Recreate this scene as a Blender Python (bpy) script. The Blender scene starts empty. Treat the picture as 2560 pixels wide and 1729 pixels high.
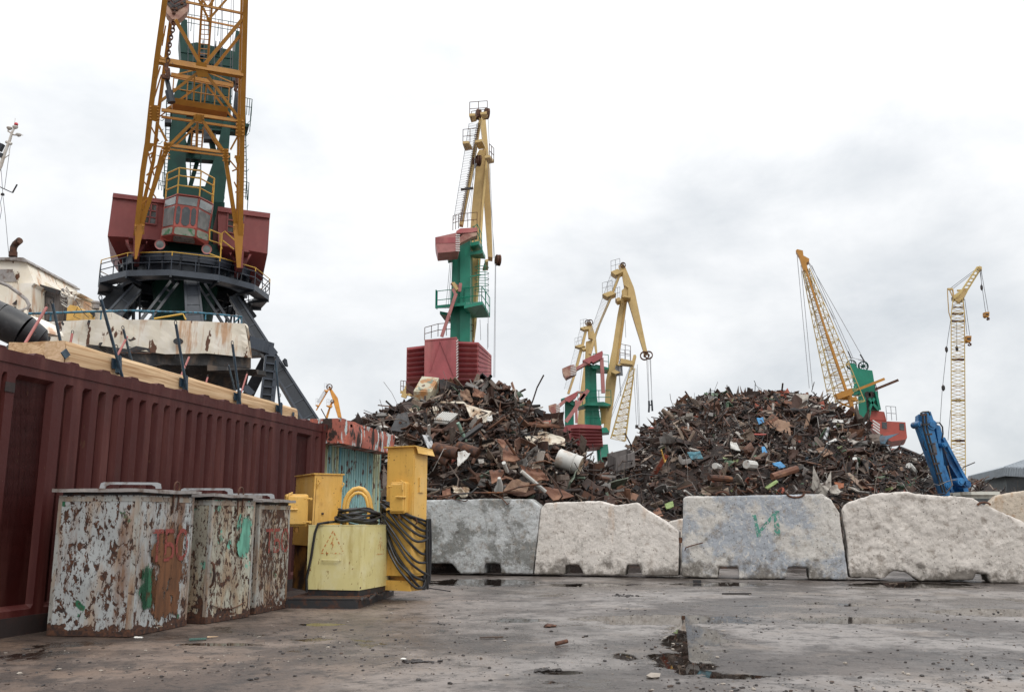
import bpy, bmesh, math, random
from mathutils import Vector, Matrix, noise
from mathutils.bvhtree import BVHTree
random.seed(7)
R = math.radians
V = Vector
SC = bpy.context.scene
COL = SC.collection
# ---------------------------------------------------------------- camera
F = 2256.0; PX, PY = 1280.0, 864.5; CAMZ = 1.05
PITCH = math.atan(435.0/F); cs, sn = math.cos(PITCH), math.sin(PITCH)
camd = bpy.data.cameras.new('camera'); cam = bpy.data.objects.new('camera', camd); COL.objects.link(cam)
cam.location = (0, 0, CAMZ); cam.rotation_euler = (R(90)+PITCH, 0, 0)
camd.sensor_width = 36; camd.lens = 36*F/2560; camd.clip_end = 3000; camd.clip_start = 0.05
SC.camera = cam
EYE = V((0, 0, CAMZ))
def ray(px, py):
    a = (px-PX)/F; b = (PY-py)/F
    return V((a, cs-b*sn, sn+b*cs))
def W(px, py, Y):                      # point of the pixel ray at distance Y ahead
    d = ray(px, py); return EYE + d*(Y/d.y)
def G(px, py, z=0.0):                  # point of the pixel ray at height z
    d = ray(px, py); return EYE + d*((z-CAMZ)/d.z)
def WP(px, py, p0, n):
    d = ray(px, py); return EYE + d*((p0-EYE).dot(n)/d.dot(n))
def pxm(n, Y): return n*Y/F
# ---------------------------------------------------------------- mesh helpers
class MB:
    def __init__(s): s.v = []; s.f = []; s.m = []
    def add(s, vs, fs, m=0):
        o = len(s.v); s.v += [V(p) for p in vs]; s.f += [tuple(i+o for i in f) for f in fs]; s.m += [m]*len(fs)
    def box(s, c, size, rot=None, m=0):
        hx, hy, hz = [q/2 for q in size]; c = V(c)
        vs = [V((x, y, z)) for x in (-hx, hx) for y in (-hy, hy) for z in (-hz, hz)]
        if rot: vs = [rot @ p for p in vs]
        s.add([c+p for p in vs], [(0,1,3,2),(4,6,7,5),(0,4,5,1),(2,3,7,6),(0,2,6,4),(1,5,7,3)], m)
    def hexa(s, p, m=0):               # 8 points: bottom ring 0-3, top ring 4-7
        s.add(p, [(3,2,1,0),(4,5,6,7),(0,1,5,4),(1,2,6,5),(2,3,7,6),(3,0,4,7)], m)
    def beam(s, a, b, w, h=None, up=(0,0,1), w2=None, h2=None, m=0):
        a, b = V(a), V(b); h = h or w; w2 = w2 or w; h2 = h2 or h
        d = (b-a).normalized(); up = V(up)
        if abs(d.dot(up.normalized())) > .97: up = V((0, 1, 0)) if abs(d.y) < .9 else V((1, 0, 0))
        x = d.cross(up).normalized(); y = x.cross(d).normalized()
        P = [a-x*w/2-y*h/2, a+x*w/2-y*h/2, a+x*w/2+y*h/2, a-x*w/2+y*h/2]
        Q = [b-x*w2/2-y*h2/2, b+x*w2/2-y*h2/2, b+x*w2/2+y*h2/2, b-x*w2/2+y*h2/2]
        s.hexa(P+Q, m)
    def tube(s, pts, r, n=8, m=0, closed=False, r2=None, caps=True):
        pts = [V(p) for p in pts]; N = len(pts); rings = []; px = None
        for i, p in enumerate(pts):
            a = pts[(i-1) % N] if (i or closed) else p; b = pts[(i+1) % N] if (i < N-1 or closed) else p
            d = (b-a).normalized() if (b-a).length > 1e-9 else V((0, 0, 1))
            if px is None: px = d.cross(V((0, 0, 1)) if abs(d.z) < .9 else V((1, 0, 0))).normalized()
            else:
                q = px-d*px.dot(d); px = q.normalized() if q.length > 1e-6 else px
            y = d.cross(px); rr = r if r2 is None else r+(r2-r)*i/max(1, N-1)
            rings.append([p+(px*math.cos(2*math.pi*k/n)+y*math.sin(2*math.pi*k/n))*rr for k in range(n)])
        vs = [q for g in rings for q in g]; fs = []
        for i in range(N if closed else N-1):
            j = (i+1) % N
            for k in range(n): fs.append((i*n+k, i*n+(k+1) % n, j*n+(k+1) % n, j*n+k))
        if not closed and caps: fs += [tuple(range(n-1, -1, -1)), tuple((N-1)*n+k for k in range(n))]
        s.add(vs, fs, m)
    def prism(s, pts, ext, m=0):       # planar polygon pushed along ext
        pts = [V(p) for p in pts]; n = len(pts); e = V(ext)
        s.add(pts+[p+e for p in pts], [tuple(range(n)), tuple(range(2*n-1, n-1, -1))]+[(i, i+n, (i+1) % n+n, (i+1) % n) for i in range(n)], m)
    def lathe(s, c, prof, n=24, axis=None, m=0, arc=2*math.pi, a0=0):
        c = V(c); ax = V(axis).normalized() if axis else V((0, 0, 1))
        x = ax.cross(V((0, 1, 0)) if abs(ax.y) < .9 else V((1, 0, 0))).normalized(); y = ax.cross(x)
        full = arc > 6.28; cnt = n if full else n+1
        vs = [c+ax*z+(x*math.cos(a0+arc*k/n)+y*math.sin(a0+arc*k/n))*r for r, z in prof for k in range(cnt)]
        fs = []
        for i in range(len(prof)-1):
            for k in range(n):
                k2 = (k+1) % cnt; fs.append((i*cnt+k, i*cnt+k2, (i+1)*cnt+k2, (i+1)*cnt+k))
        s.add(vs, fs, m)
    def build(s, name, mats, parent=None, smooth=False, origin=None):
        me = bpy.data.meshes.new(name)
        if parent is not None: o0 = V(parent['_o'])
        elif origin is not None: o0 = V(origin)
        else:
            lo = [min(p[i] for p in s.v) for i in range(3)]; hi = [max(p[i] for p in s.v) for i in range(3)]
            o0 = V(((lo[0]+hi[0])/2, (lo[1]+hi[1])/2, lo[2]))
        me.from_pydata([p-o0 for p in s.v], [], s.f)
        if not isinstance(mats, (list, tuple)): mats = [mats]
        for m in mats: me.materials.append(m)
        me.polygons.foreach_set('material_index', s.m)
        bm = bmesh.new(); bm.from_mesh(me); bmesh.ops.recalc_face_normals(bm, faces=bm.faces); bm.to_mesh(me); bm.free()
        if smooth:
            for p in me.polygons: p.use_smooth = True
            if hasattr(me, 'set_sharp_from_angle'): me.set_sharp_from_angle(angle=R(38))
        me.update()
        o = bpy.data.objects.new(name, me); COL.objects.link(o)
        if parent is not None: o.parent = parent
        else: o.location = o0
        o['_o'] = list(o0)
        return o
def tag(o, label, cat, group=None, kind=None):
    if label: o['label'] = label
    if cat: o['category'] = cat
    if group: o['group'] = group
    if kind: o['kind'] = kind
    return o
def thing(name, label, cat, loc, group=None):
    o = bpy.data.objects.new(name, None); COL.objects.link(o); o.location = V(loc); o['_o'] = list(loc); o.empty_display_size = .2
    return tag(o, label, cat, group)
def plabel(o, s): o['label'] = s; return o
# ---------------------------------------------------------------- materials
def newmat(name):
    m = bpy.data.materials.new(name); m.use_nodes = True; nt = m.node_tree
    return m, nt, nt.nodes['Principled BSDF']
def L3(c): return (c[0], c[1], c[2], 1)
def noise_fac(nt, co, scale, detail, lo, hi, stretch=(1, 1, 1), off=0.0, rough=.6, dist=0.0):
    mp = nt.nodes.new('ShaderNodeMapping'); mp.inputs['Scale'].default_value = stretch; mp.inputs['Location'].default_value = (off, off*1.7, off*.6)
    nt.links.new(co, mp.inputs[0])
    n = nt.nodes.new('ShaderNodeTexNoise'); n.inputs['Scale'].default_value = scale; n.inputs['Detail'].default_value = detail
    n.inputs['Roughness'].default_value = rough; n.inputs['Distortion'].default_value = dist
    nt.links.new(mp.outputs[0], n.inputs['Vector'])
    r = nt.nodes.new('ShaderNodeMapRange'); r.inputs['From Min'].default_value = lo; r.inputs['From Max'].default_value = hi
    nt.links.new(n.outputs['Fac'], r.inputs['Value']); return r.outputs['Result'], n.outputs['Fac']
def mixc(nt, fac, a, b, mode='MIX'):
    x = nt.nodes.new('ShaderNodeMix'); x.data_type = 'RGBA'; x.blend_type = mode
    if hasattr(fac, 'links'): nt.links.new(fac, x.inputs[0])
    else: x.inputs[0].default_value = fac
    for s, i in ((a, 6), (b, 7)):
        if hasattr(s, 'links'): nt.links.new(s, x.inputs[i])
        else: x.inputs[i].default_value = L3(s)
    return x.outputs[2]
def mth(nt, op, a, b=0.0):
    x = nt.nodes.new('ShaderNodeMath'); x.operation = op
    for s, i in ((a, 0), (b, 1)):
        if hasattr(s, 'links'): nt.links.new(s, x.inputs[i])
        else: x.inputs[i].default_value = s
    return x.outputs[0]
def pm(name, base, layers=(), rough=.6, metal=0.0, bump=.0, bscale=30, spec=.5, rvar=.15, bdist=.01):
    """base colour + layers (colour, scale, detail, lo, hi, stretch[, strength])"""
    m, nt, b = newmat(name); tc = nt.nodes.new('ShaderNodeTexCoord'); co = tc.outputs['Object']
    c = None
    f, _ = noise_fac(nt, co, 1.3, 5, .25, .75, off=3.1)
    c = mixc(nt, f, tuple(q*.86 for q in base), tuple(min(1, q*1.12) for q in base)); last = None
    for i, l in enumerate(layers):
        st = l[5] if len(l) > 5 and l[5] else (1, 1, 1)
        f, _ = noise_fac(nt, co, l[1], l[2], l[3], l[4], st, off=11.3*(i+1)+len(name), dist=l[7] if len(l) > 7 else .0)
        if len(l) > 6: f = mth(nt, 'MULTIPLY', f, l[6])
        c = mixc(nt, f, c, l[0]); last = f
    nt.links.new(c, b.inputs['Base Color'])
    f, raw = noise_fac(nt, co, 6, 6, .3, .7, off=5.5)
    rr = mth(nt, 'ADD', mth(nt, 'MULTIPLY', f, rvar), rough-rvar/2)
    nt.links.new(rr, b.inputs['Roughness']); b.inputs['Metallic'].default_value = metal; b.inputs['Specular IOR Level'].default_value = spec
    if bump:
        _, h = noise_fac(nt, co, bscale, 6, 0, 1, off=9)
        if last is not None: h = mth(nt, 'ADD', h, mth(nt, 'MULTIPLY', last, -.5))
        bp = nt.nodes.new('ShaderNodeBump'); bp.inputs['Strength'].default_value = bump; bp.inputs['Distance'].default_value = bdist
        nt.links.new(h, bp.inputs['Height']); nt.links.new(bp.outputs[0], b.inputs['Normal'])
    return m
RUST = (.075, .028, .014); DRUST = (.028, .014, .010); ORG = (.26, .10, .032)
VS = (1, 1, .16)                                   # vertical streak stretch
M = {}
M['cont'] = pm('container_paint', (.055, .0085, .0072), [((.125, .042, .035), 5, 7, .48, .66, (1, 1, .08), .55), ((.045, .014, .012), 3, 6, .55, .75, (1, 1, .3), .7), ((.24, .12, .1), 42, 3, .72, .76, None, .6), (RUST, 14, 8, .66, .7, (1, 1, .5))], .55, bump=.25, bscale=18, spec=.3)
M['contdark'] = pm('container_underframe', (.02, .012, .011), [((.05, .02, .015), 4, 6, .5, .7)], .7)
M['yel'] = pm('cabinet_yellow', (.66, .39, .09), [((.74, .53, .24), 3, 5, .5, .75, (1, 1, .4), .5), ((.40, .2, .04), 6, 6, .54, .74, VS, .6), ((.16, .08, .03), 30, 8, .64, .68), ((.3, .16, .05), 3, 8, .58, .72, None, .6)], .42, bump=.12)
M['pale'] = pm('pale_yellow_paint', (.68, .60, .28), [((.76, .71, .46), 4, 6, .48, .7, None, .6), ((.42, .31, .09), 9, 7, .53, .72, VS, .7), ((.25, .12, .03), 30, 8, .63, .67, (1, 1, .4)), ((.30, .20, .07), 3, 9, .60, .72, None, .6)], .45, bump=.12)
M['soot'] = pm('sooty_yellow', (.30, .14, .02), [((.02, .012, .008), 3.2, 5, .38, .6)], .7, bump=.2)
M['black'] = pm('black_rubber', (.014, .014, .016), [((.05, .048, .05), 12, 5, .55, .75, None, .6)], .45, bump=.1)
M['dark'] = pm('dark_steel', (.02, .02, .022), [(RUST, 8, 6, .5, .65)], .6, bump=.15)
M['rust'] = pm('rusty_steel', (.085, .034, .018), [(ORG, 5, 8, .55, .72, None, .7), (DRUST, 7, 8, .52, .62)], .8, bump=.35)
M['craneY'] = pm('crane_orange_yellow', (.42, .19, .024), [((.3, .12, .02), 1.6, 8, .52, .72, None, .7), ((.08, .03, .015), 9, 8, .66, .70, (1, 1, .4))], .5)
M['craneY2'] = pm('crane_cream_yellow', (.52, .37, .155), [((.36, .22, .08), .5, 8, .5, .7, (1, 1, .25), .6), ((.16, .07, .03), 2.6, 8, .64, .69, (1, 1, .35))], .55)
M['craneO'] = pm('crane_bright_orange', (.72, .33, .06), [((.5, .2, .04), .5, 6, .5, .7)], .5)
M['green'] = pm('crane_dark_green', (.004, .042, .032), [((.003, .024, .02), 1.2, 6, .5, .7), ((.01, .06, .045), 4, 6, .6, .75, VS, .6)], .5, spec=.25)
M['green2'] = pm('crane_bright_green', (.004, .19, .12), [((.003, .11, .07), .5, 6, .5, .7, (1, 1, .3))], .4)
M['red'] = pm('crane_house_red', (.19, .036, .034), [((.26, .07, .06), 1.2, 6, .5, .72, (1, 1, .4), .6), ((.09, .02, .018), 2.5, 7, .58, .72, (1, 1, .3), .6)], .5)
M['red2'] = pm('crane_house_pink_red', (.33, .075, .082), [((.44, .17, .15), .6, 6, .5, .7, (1, 1, .2), .7), ((.2, .05, .05), 1.1, 6, .55, .7, (1, 1, .2), .6)], .5)
M['red3'] = pm('crane_house_brick_red', (.36, .07, .05), [((.25, .06, .04), .8, 6, .5, .7)], .5)
M['pink'] = pm('dusty_pink_paint', (.38, .15, .14), [((.25, .09, .08), 1.2, 6, .5, .7)], .55)
M['cwt'] = pm('counterweight_beige', (.42, .27, .2), [((.25, .1, .08), .8, 6, .48, .6)], .6)
M['slate'] = pm('slate_blue_steel', (.038, .048, .065), [((.024, .03, .042), 1.5, 6, .5, .7), ((.12, .13, .15), 5, 6, .62, .75, VS, .6)], .4)
M['slateD'] = pm('dark_slate_steel', (.013, .018, .026), [((.028, .036, .046), 2, 6, .55, .7)], .45)
M['ship'] = pm('ship_cream_paint', (.74, .67, .55), [((.80, .76, .70), 2, 6, .45, .7, None, .8), ((.45, .21, .08), 3.6, 9, .54, .64, (1, 1, .16), .75), ((.11, .045, .022), 3.0, 9, .605, .62, (1, 1, .45))], .5, bump=.1)
M['hull'] = pm('ship_black_hull', (.028, .026, .026), [((.10, .07, .05), 3, 8, .5, .65, (1, 1, .5)), ((.16, .15, .14), 5, 8, .6, .7, VS, .6)], .65, bump=.3)
M['grey'] = pm('weathered_grey_wood', (.12, .105, .1), [((.2, .18, .17), 8, 8, .45, .7, (1, 1, .08)), ((.05, .042, .04), 14, 8, .5, .62, (1, 1, .06))], .8, bump=.3)
M['lid'] = pm('lid_board', (.27, .25, .24), [((.1, .06, .04), 6, 8, .5, .66), ((.45, .40, .35), 10, 8, .58, .7, None, .6)], .7, bump=.3)
M['teal'] = pm('peeling_turquoise', (.24, .42, .42), [((.42, .42, .26), 4, 6, .5, .6, (1, 1, .05)), ((.11, .33, .45), 7, 5, .58, .66, (1, 1, .03)), ((.10, .045, .035), 9, 9, .56, .60, (1, 1, .5)), ((.3, .2, .08), 6, 8, .6, .7, (1, 1, .1))], .7, bump=.3)
M['header'] = pm('peeling_red_header', (.34, .10, .07), [((.50, .60, .60), 8, 8, .55, .58, (1, 1, .25)), ((.48, .13, .08), 5, 6, .55, .6, (1, 1, .4)), (DRUST, 4.5, 9, .53, .57, (1, 1, .45)), (DRUST, 12, 9, .6, .63)], .7, bump=.4)
M['glass'] = pm('dusty_glass', (.16, .19, .19), [((.34, .36, .34), 2, 6, .45, .7, None, .7)], .12, spec=.8)
M['glassD'] = pm('dark_window', (.02, .025, .028), [((.08, .09, .09), 3, 5, .5, .7)], .12, spec=.8)
M['board'] = pm('patched_board', (.30, .33, .27), [((.05, .2, .09), 3, 8, .52, .6), ((.45, .4, .34), 5, 8, .55, .65)], .5)
M['white'] = pm('dirty_white', (.62, .60, .56), [((.34, .26, .2), 4, 8, .5, .68, None, .7), (RUST, 10, 8, .64, .68)], .6, bump=.1)
M['bluerail'] = pm('blue_rail', (.04, .17, .25), [((.02, .05, .07), 7, 8, .45, .6), (RUST, 12, 8, .58, .64)], .5)
M['stan'] = pm('stanchion_navy', (.018, .038, .062), [((.04, .08, .11), 9, 6, .5, .7), (RUST, 20, 8, .66, .7)], .4)
M['stanP'] = pm('stanchion_pink', (.36, .12, .11), [((.24, .07, .06), 9, 6, .5, .7)], .5)
M['blue'] = pm('loader_blue', (.03, .17, .38), [((.012, .07, .18), 2.5, 8, .48, .64), ((.09, .08, .08), 5, 8, .60, .64, (1, 1, .4)), ((.05, .3, .6), 4, 6, .6, .75, VS, .7), ((.03, .03, .035), 12, 8, .66, .7)], .4)
M['rope'] = pm('steel_rope', (.09, .09, .1), (), .5)
M['ropeL'] = pm('pale_steel_rope', (.33, .34, .36), (), .5)
M['rail'] = pm('rail_paint', (.62, .37, .05), (), .5)
M['lat'] = pm('lattice_yellow', (.50, .37, .14), [((.35, .2, .06), 1, 6, .5, .7)], .5)
M['roofm'] = pm('ribbed_roof_sheet', (.30, .33, .36), (), .4)
M['cab'] = pm('cab_white', (.55, .54, .48), [((.3, .26, .2), 4, 6, .5, .7)], .5)
M['redlamp'] = pm('red_lamp_glass', (.5, .02, .03), (), .2)
# wood with grain
def wood(name, base, dark, yaw):
    m, nt, b = newmat(name); tc = nt.nodes.new('ShaderNodeTexCoord')
    rot = nt.nodes.new('ShaderNodeMapping'); rot.inputs['Rotation'].default_value = (0, 0, yaw); nt.links.new(tc.outputs['Object'], rot.inputs[0])
    f, _ = noise_fac(nt, rot.outputs[0], 11, 9, .42, .62, (1, .05, 2.0), dist=1.2)
    c = mixc(nt, f, base, dark)
    f2, _ = noise_fac(nt, rot.outputs[0], 2.2, 6, .5, .75, (1, .35, 1), off=4)
    c = mixc(nt, mth(nt, 'MULTIPLY', f2, .6), c, (.42, .27, .13))
    f3, _ = noise_fac(nt, rot.outputs[0], 3.4, 4, .73, .75, (1, .8, 1), off=8)
    c = mixc(nt, f3, c, (.16, .07, .03))
    nt.links.new(c, b.inputs['Base Color']); b.inputs['Roughness'].default_value = .75
    return m
M['wood'] = wood('fresh_sawn_timber', (.66, .47, .28), (.36, .20, .09), R(12.75))
M['woodE'] = wood('timber_end', (.66, .47, .30), (.50, .33, .18), R(12.75))
# peeling paint of the sand boxes
def peel(name, base, seed, rusty=.5, green=.635, streak=.55, tint=(.02, .11, .055)):
    m, nt, b = newmat(name); tc = nt.nodes.new('ShaderNodeTexCoord'); co = tc.outputs['Object']
    f, _ = noise_fac(nt, co, 2.5, 6, .3, .7, off=seed); c = mixc(nt, f, tuple(q*.8 for q in base), base)
    f, _ = noise_fac(nt, co, 5, 8, streak-.04, streak+.09, (1, 1, .3), off=seed+2); c = mixc(nt, mth(nt, 'MULTIPLY', f, .6), c, (.30, .17, .075))
    f, _ = noise_fac(nt, co, 3.2, 8, green, green+.02, off=seed+8); c = mixc(nt, f, c, tint)
    f, _ = noise_fac(nt, co, 2.6, 10, .52, .64, (1, 1, .22), off=seed+4, rough=.7); c = mixc(nt, mth(nt, 'MULTIPLY', f, .9), c, (.17, .075, .03))
    f, _ = noise_fac(nt, co, 1.6, 10, .48, .60, (1, 1, .5), off=seed+31, rough=.72); c = mixc(nt, mth(nt, 'MULTIPLY', f, .45), c, (.14, .09, .06))
    k = (.5-rusty)*1.2+.036
    f1, n1 = noise_fac(nt, co, 17, 10, .585-k, .60-k, (1, 1, .6), off=seed+5, rough=.62, dist=.4)
    f2, _ = noise_fac(nt, co, 38, 8, .575-k*.6, .60-k*.6, (1, 1, .45), off=seed+6, rough=.7)
    msk, _ = noise_fac(nt, co, 2.4, 6, .36, .50, (1, 1, .5), off=seed+13); f2 = mth(nt, 'MULTIPLY', f2, msk)
    f4, _ = noise_fac(nt, co, 4.5, 10, .635-k, .65-k, (1, 1, .45), off=seed+11, rough=.68)
    # edges of the sheet rust through: object-space z and face borders
    fr = mth(nt, 'MAXIMUM', mth(nt, 'MAXIMUM', f1, f2), f4)
    rc, _ = noise_fac(nt, co, 24, 6, .4, .66, off=seed+7); rustc = mixc(nt, rc, (.026, .013, .010), (.105, .042, .020))
    c = mixc(nt, fr, c, rustc)
    sep = nt.nodes.new('ShaderNodeSeparateXYZ'); nt.links.new(co, sep.inputs[0])
    low = nt.nodes.new('ShaderNodeMapRange'); nt.links.new(sep.outputs['Z'], low.inputs['Value']); low.inputs['From Min'].default_value = .02; low.inputs['From Max'].default_value = .16
    low.inputs['To Min'].default_value = .34; low.inputs['To Max'].default_value = 0
    f5, n5 = noise_fac(nt, co, 7, 8, 0, 1, off=seed+9); e = mth(nt, 'GREATER_THAN', mth(nt, 'ADD', n5, low.outputs[0]), .68)
    c = mixc(nt, e, c, rustc)
    nt.links.new(c, b.inputs['Base Color']); fr = mth(nt, 'MAXIMUM', fr, e)
    nt.links.new(mth(nt, 'ADD', mth(nt, 'MULTIPLY', fr, .4), .42), b.inputs['Roughness'])
    bp = nt.nodes.new('ShaderNodeBump'); bp.inputs['Strength'].default_value = .6; bp.inputs['Distance'].default_value = .006
    h = mth(nt, 'ADD', mth(nt, 'MULTIPLY', fr, -.7), mth(nt, 'MULTIPLY', rc, .25)); nt.links.new(h, bp.inputs['Height']); nt.links.new(bp.outputs[0], b.inputs['Normal'])
    return m
M['peel1'] = peel('peeling_grey_blue_paint', (.40, .42, .42), 1.0)
M['peel2'] = peel('peeling_cream_paint', (.46, .46, .38), 21.0, rusty=.49, streak=.5, green=.6, tint=(.14, .42, .32))
M['peel3'] = peel('peeling_pale_paint', (.42, .42, .39), 43.0, rusty=.475, streak=.52, green=.68)
M['peelE'] = peel('rusted_edge_paint', (.36, .37, .35), 61.0, rusty=.555, streak=.5, green=.75)
M['peelrust'] = pm('rust_stain', (.09, .038, .018), [(ORG, 5, 8, .55, .75, (1, 1, .2), .6), ((.3, .25, .2), 12, 8, .62, .7, (1, 1, .06), .6)], .8, bump=.3)
# worn lettering: paint broken by holes
def worn(name, col, lo=.5, seed=0):
    m, nt, b = newmat(name); tc = nt.nodes.new('ShaderNodeTexCoord')
    f, _ = noise_fac(nt, tc.outputs['Object'], 22, 8, lo, lo+.04, (1, 1, .7), off=seed, rough=.7)
    b.inputs['Base Color'].default_value = L3(col); b.inputs['Roughness'].default_value = .7
    inv = mth(nt, 'SUBTRACT', 1.0, f); nt.links.new(inv, b.inputs['Alpha']); return m
M['letr'] = worn('worn_red_lettering', (.22, .045, .035), .53)
M['letg'] = worn('worn_green_lettering', (.07, .25, .19), .485, 5)
M['leto'] = worn('worn_orange_stencil', (.55, .20, .05), .50, 3)
M['letp'] = worn('faint_red_stencil', (.55, .20, .10), .50, 4)
M['letk'] = worn('worn_black_lettering', (.02, .02, .025), .60, 4)
def concrete(name, base, dirt, seed, grey=None):
    m, nt, b = newmat(name); tc = nt.nodes.new('ShaderNodeTexCoord'); co = tc.outputs['Object']
    f, _ = noise_fac(nt, co, 3, 8, .35, .65, off=seed); c = mixc(nt, f, tuple(q*.8 for q in base), base)
    if grey:
        f, _ = noise_fac(nt, co, 1.3, 10, .47, .54, off=seed+3, rough=.65); c = mixc(nt, f, c, grey)
        f, _ = noise_fac(nt, co, 9, 10, .56, .6, off=seed+4, rough=.7, dist=1.5); c = mixc(nt, mth(nt, 'MULTIPLY', f, .8), c, base)
    f, _ = noise_fac(nt, co, 7, 10, .52, .68, off=seed+1, rough=.7); c = mixc(nt, mth(nt, 'MULTIPLY', f, .8), c, dirt)
    f, _ = noise_fac(nt, co, 38, 6, .62, .68, off=seed+2); c = mixc(nt, mth(nt, 'MULTIPLY', f, .75), c, (.07, .055, .045))
    f, _ = noise_fac(nt, co, 2.3, 6, .64, .75, (1, 1, .2), off=seed+6); c = mixc(nt, mth(nt, 'MULTIPLY', f, .6), c, (.42, .24, .11))
    sep = nt.nodes.new('ShaderNodeSeparateXYZ'); nt.links.new(co, sep.inputs[0])
    low = nt.nodes.new('ShaderNodeMapRange'); nt.links.new(sep.outputs['Z'], low.inputs['Value']); low.inputs['From Min'].default_value = .0; low.inputs['From Max'].default_value = .45
    low.inputs['To Min'].default_value = .22; low.inputs['To Max'].default_value = 0
    _, n5 = noise_fac(nt, co, 3.5, 8, 0, 1, off=seed+9, rough=.7); mr = nt.nodes.new('ShaderNodeMapRange'); nt.links.new(mth(nt, 'ADD', n5, low.outputs[0]), mr.inputs['Value'])
    mr.inputs['From Min'].default_value = .58; mr.inputs['From Max'].default_value = .72; c = mixc(nt, mth(nt, 'MULTIPLY', mr.outputs[0], .8), c, (.10, .085, .07))
    nt.links.new(c, b.inputs['Base Color']); b.inputs['Roughness'].default_value = .85; b.inputs['Specular IOR Level'].default_value = .3
    vo = nt.nodes.new('ShaderNodeTexVoronoi'); vo.inputs['Scale'].default_value = 17; nt.links.new(co, vo.inputs['Vector'])
    sp2 = nt.nodes.new('ShaderNodeSeparateXYZ'); nt.links.new(vo.outputs['Color'], sp2.inputs[0]); pit = mth(nt, 'LESS_THAN', vo.outputs['Distance'], mth(nt, 'MULTIPLY', mth(nt, 'MAXIMUM', mth(nt, 'SUBTRACT', sp2.outputs[0], .45), 0.0), .42))
    c = mixc(nt, mth(nt, 'MULTIPLY', pit, .7), c, (.09, .075, .06)); nt.links.new(c, b.inputs['Base Color'])
    _, h = noise_fac(nt, co, 22, 9, 0, 1, off=seed+5, rough=.75); h = mth(nt, 'SUBTRACT', h, mth(nt, 'MULTIPLY', pit, .5)); bp = nt.nodes.new('ShaderNodeBump'); bp.inputs['Strength'].default_value = .8; bp.inputs['Distance'].default_value = .03
    nt.links.new(h, bp.inputs['Height']); nt.links.new(bp.outputs[0], b.inputs['Normal']); return m
# scrap: colour by loose piece
def scrapmat(name, cols, seed=0.0, rough=.75, metal=0.0):
    m, nt, b = newmat(name); g = nt.nodes.new('ShaderNodeNewGeometry'); tc = nt.nodes.new('ShaderNodeTexCoord'); co = tc.outputs['Object']
    cr = nt.nodes.new('ShaderNodeValToRGB'); cr.color_ramp.interpolation = 'CONSTANT'; el = cr.color_ramp.elements
    pos = 0; tot = sum(w for _, w in cols)
    for i, (c, w) in enumerate(cols):
        e = el[0] if i == 0 else (el[1] if i == 1 else el.new(pos/tot)); e.position = pos/tot; e.color = L3(c); pos += w
    nt.links.new(g.outputs['Random Per Island'], cr.inputs[0])
    f, _ = noise_fac(nt, co, 3.5, 8, .48, .62, off=seed, rough=.65)
    c = mixc(nt, mth(nt, 'MULTIPLY', f, .5), cr.outputs[0], (.06, .027, .016))
    f, _ = noise_fac(nt, co, 14, 6, .55, .7, off=seed+4); c = mixc(nt, mth(nt, 'MULTIPLY', f, .6), c, (.015, .011, .009))
    nt.links.new(c, b.inputs['Base Color']); b.inputs['Roughness'].default_value = rough; b.inputs['Metallic'].default_value = metal
    _, h = noise_fac(nt, co, 20, 5, 0, 1); bp = nt.nodes.new('ShaderNodeBump'); bp.inputs['Strength'].default_value = .3; bp.inputs['Distance'].default_value = .02
    nt.links.new(h, bp.inputs['Height']); nt.links.new(bp.outputs[0], b.inputs['Normal']); return m
BR = [((.055, .026, .017), 15), ((.10, .045, .026), 11), ((.03, .018, .014), 16), ((.012, .010, .010), 19), ((.20, .10, .06), 7), ((.11, .083, .066), 10), ((.24, .18, .135), 9), ((.16, .15, .14), 6)]
M['scrap1'] = scrapmat('mixed_rusty_scrap', BR+[((.34, .30, .26), 4), ((.46, .43, .39), 1.8), ((.11, .15, .11), 2), ((.30, .08, .05), 1)], 1)
M['scrap2'] = scrapmat('mixed_scrap', BR+[((.36, .33, .29), 5), ((.46, .44, .41), 2.4), ((.10, .16, .10), 2), ((.30, .07, .04), 1.6), ((.05, .10, .14), .3), ((.22, .27, .12), 1)], 5)
M['wire'] = scrapmat('scrap_wire', [((.025, .018, .015), 6), ((.06, .032, .022), 4), ((.12, .09, .07), 1.5), ((.02, .02, .02), 3), ((.3, .28, .26), .5)], 3, rough=.6)
M['mound'] = pm('scrap_core', (.022, .014, .011), [((.06, .03, .02), 4, 8, .5, .65)], .9, bump=.8, bscale=6, bdist=.1)  # near-black core colour stands in for shade in gaps between pieces
# ---------------------------------------------------------------- sky and sun
wd = bpy.data.worlds.new('World'); SC.world = wd; wd.use_nodes = True; nt = wd.node_tree; nt.nodes.clear()
out = nt.nodes.new('ShaderNodeOutputWorld'); sky = nt.nodes.new('ShaderNodeTexSky'); sky.sky_type = 'NISHITA'; sky.sun_disc = False
SUN_EL, SUN_AZ = R(48), R(150)         # azimuth clockwise from +Y
sky.sun_elevation = SUN_EL; sky.sun_rotation = SUN_AZ
bg1 = nt.nodes.new('ShaderNodeBackground'); bg1.inputs[1].default_value = .1; nt.links.new(sky.outputs[0], bg1.inputs[0])
tc = nt.nodes.new('ShaderNodeTexCoord'); sep = nt.nodes.new('ShaderNodeSeparateXYZ'); nt.links.new(tc.outputs['Generated'], sep.inputs[0])
f1, n1 = noise_fac(nt, tc.outputs['Generated'], 2.3, 8, .40, .64, (1, 1, 1.7), off=1.9, rough=.55, dist=.3)
f2, n2 = noise_fac(nt, tc.outputs['Generated'], 5.0, 8, .38, .66, (1, 1, 1.8), off=7.2, rough=.6, dist=.3)
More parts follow.
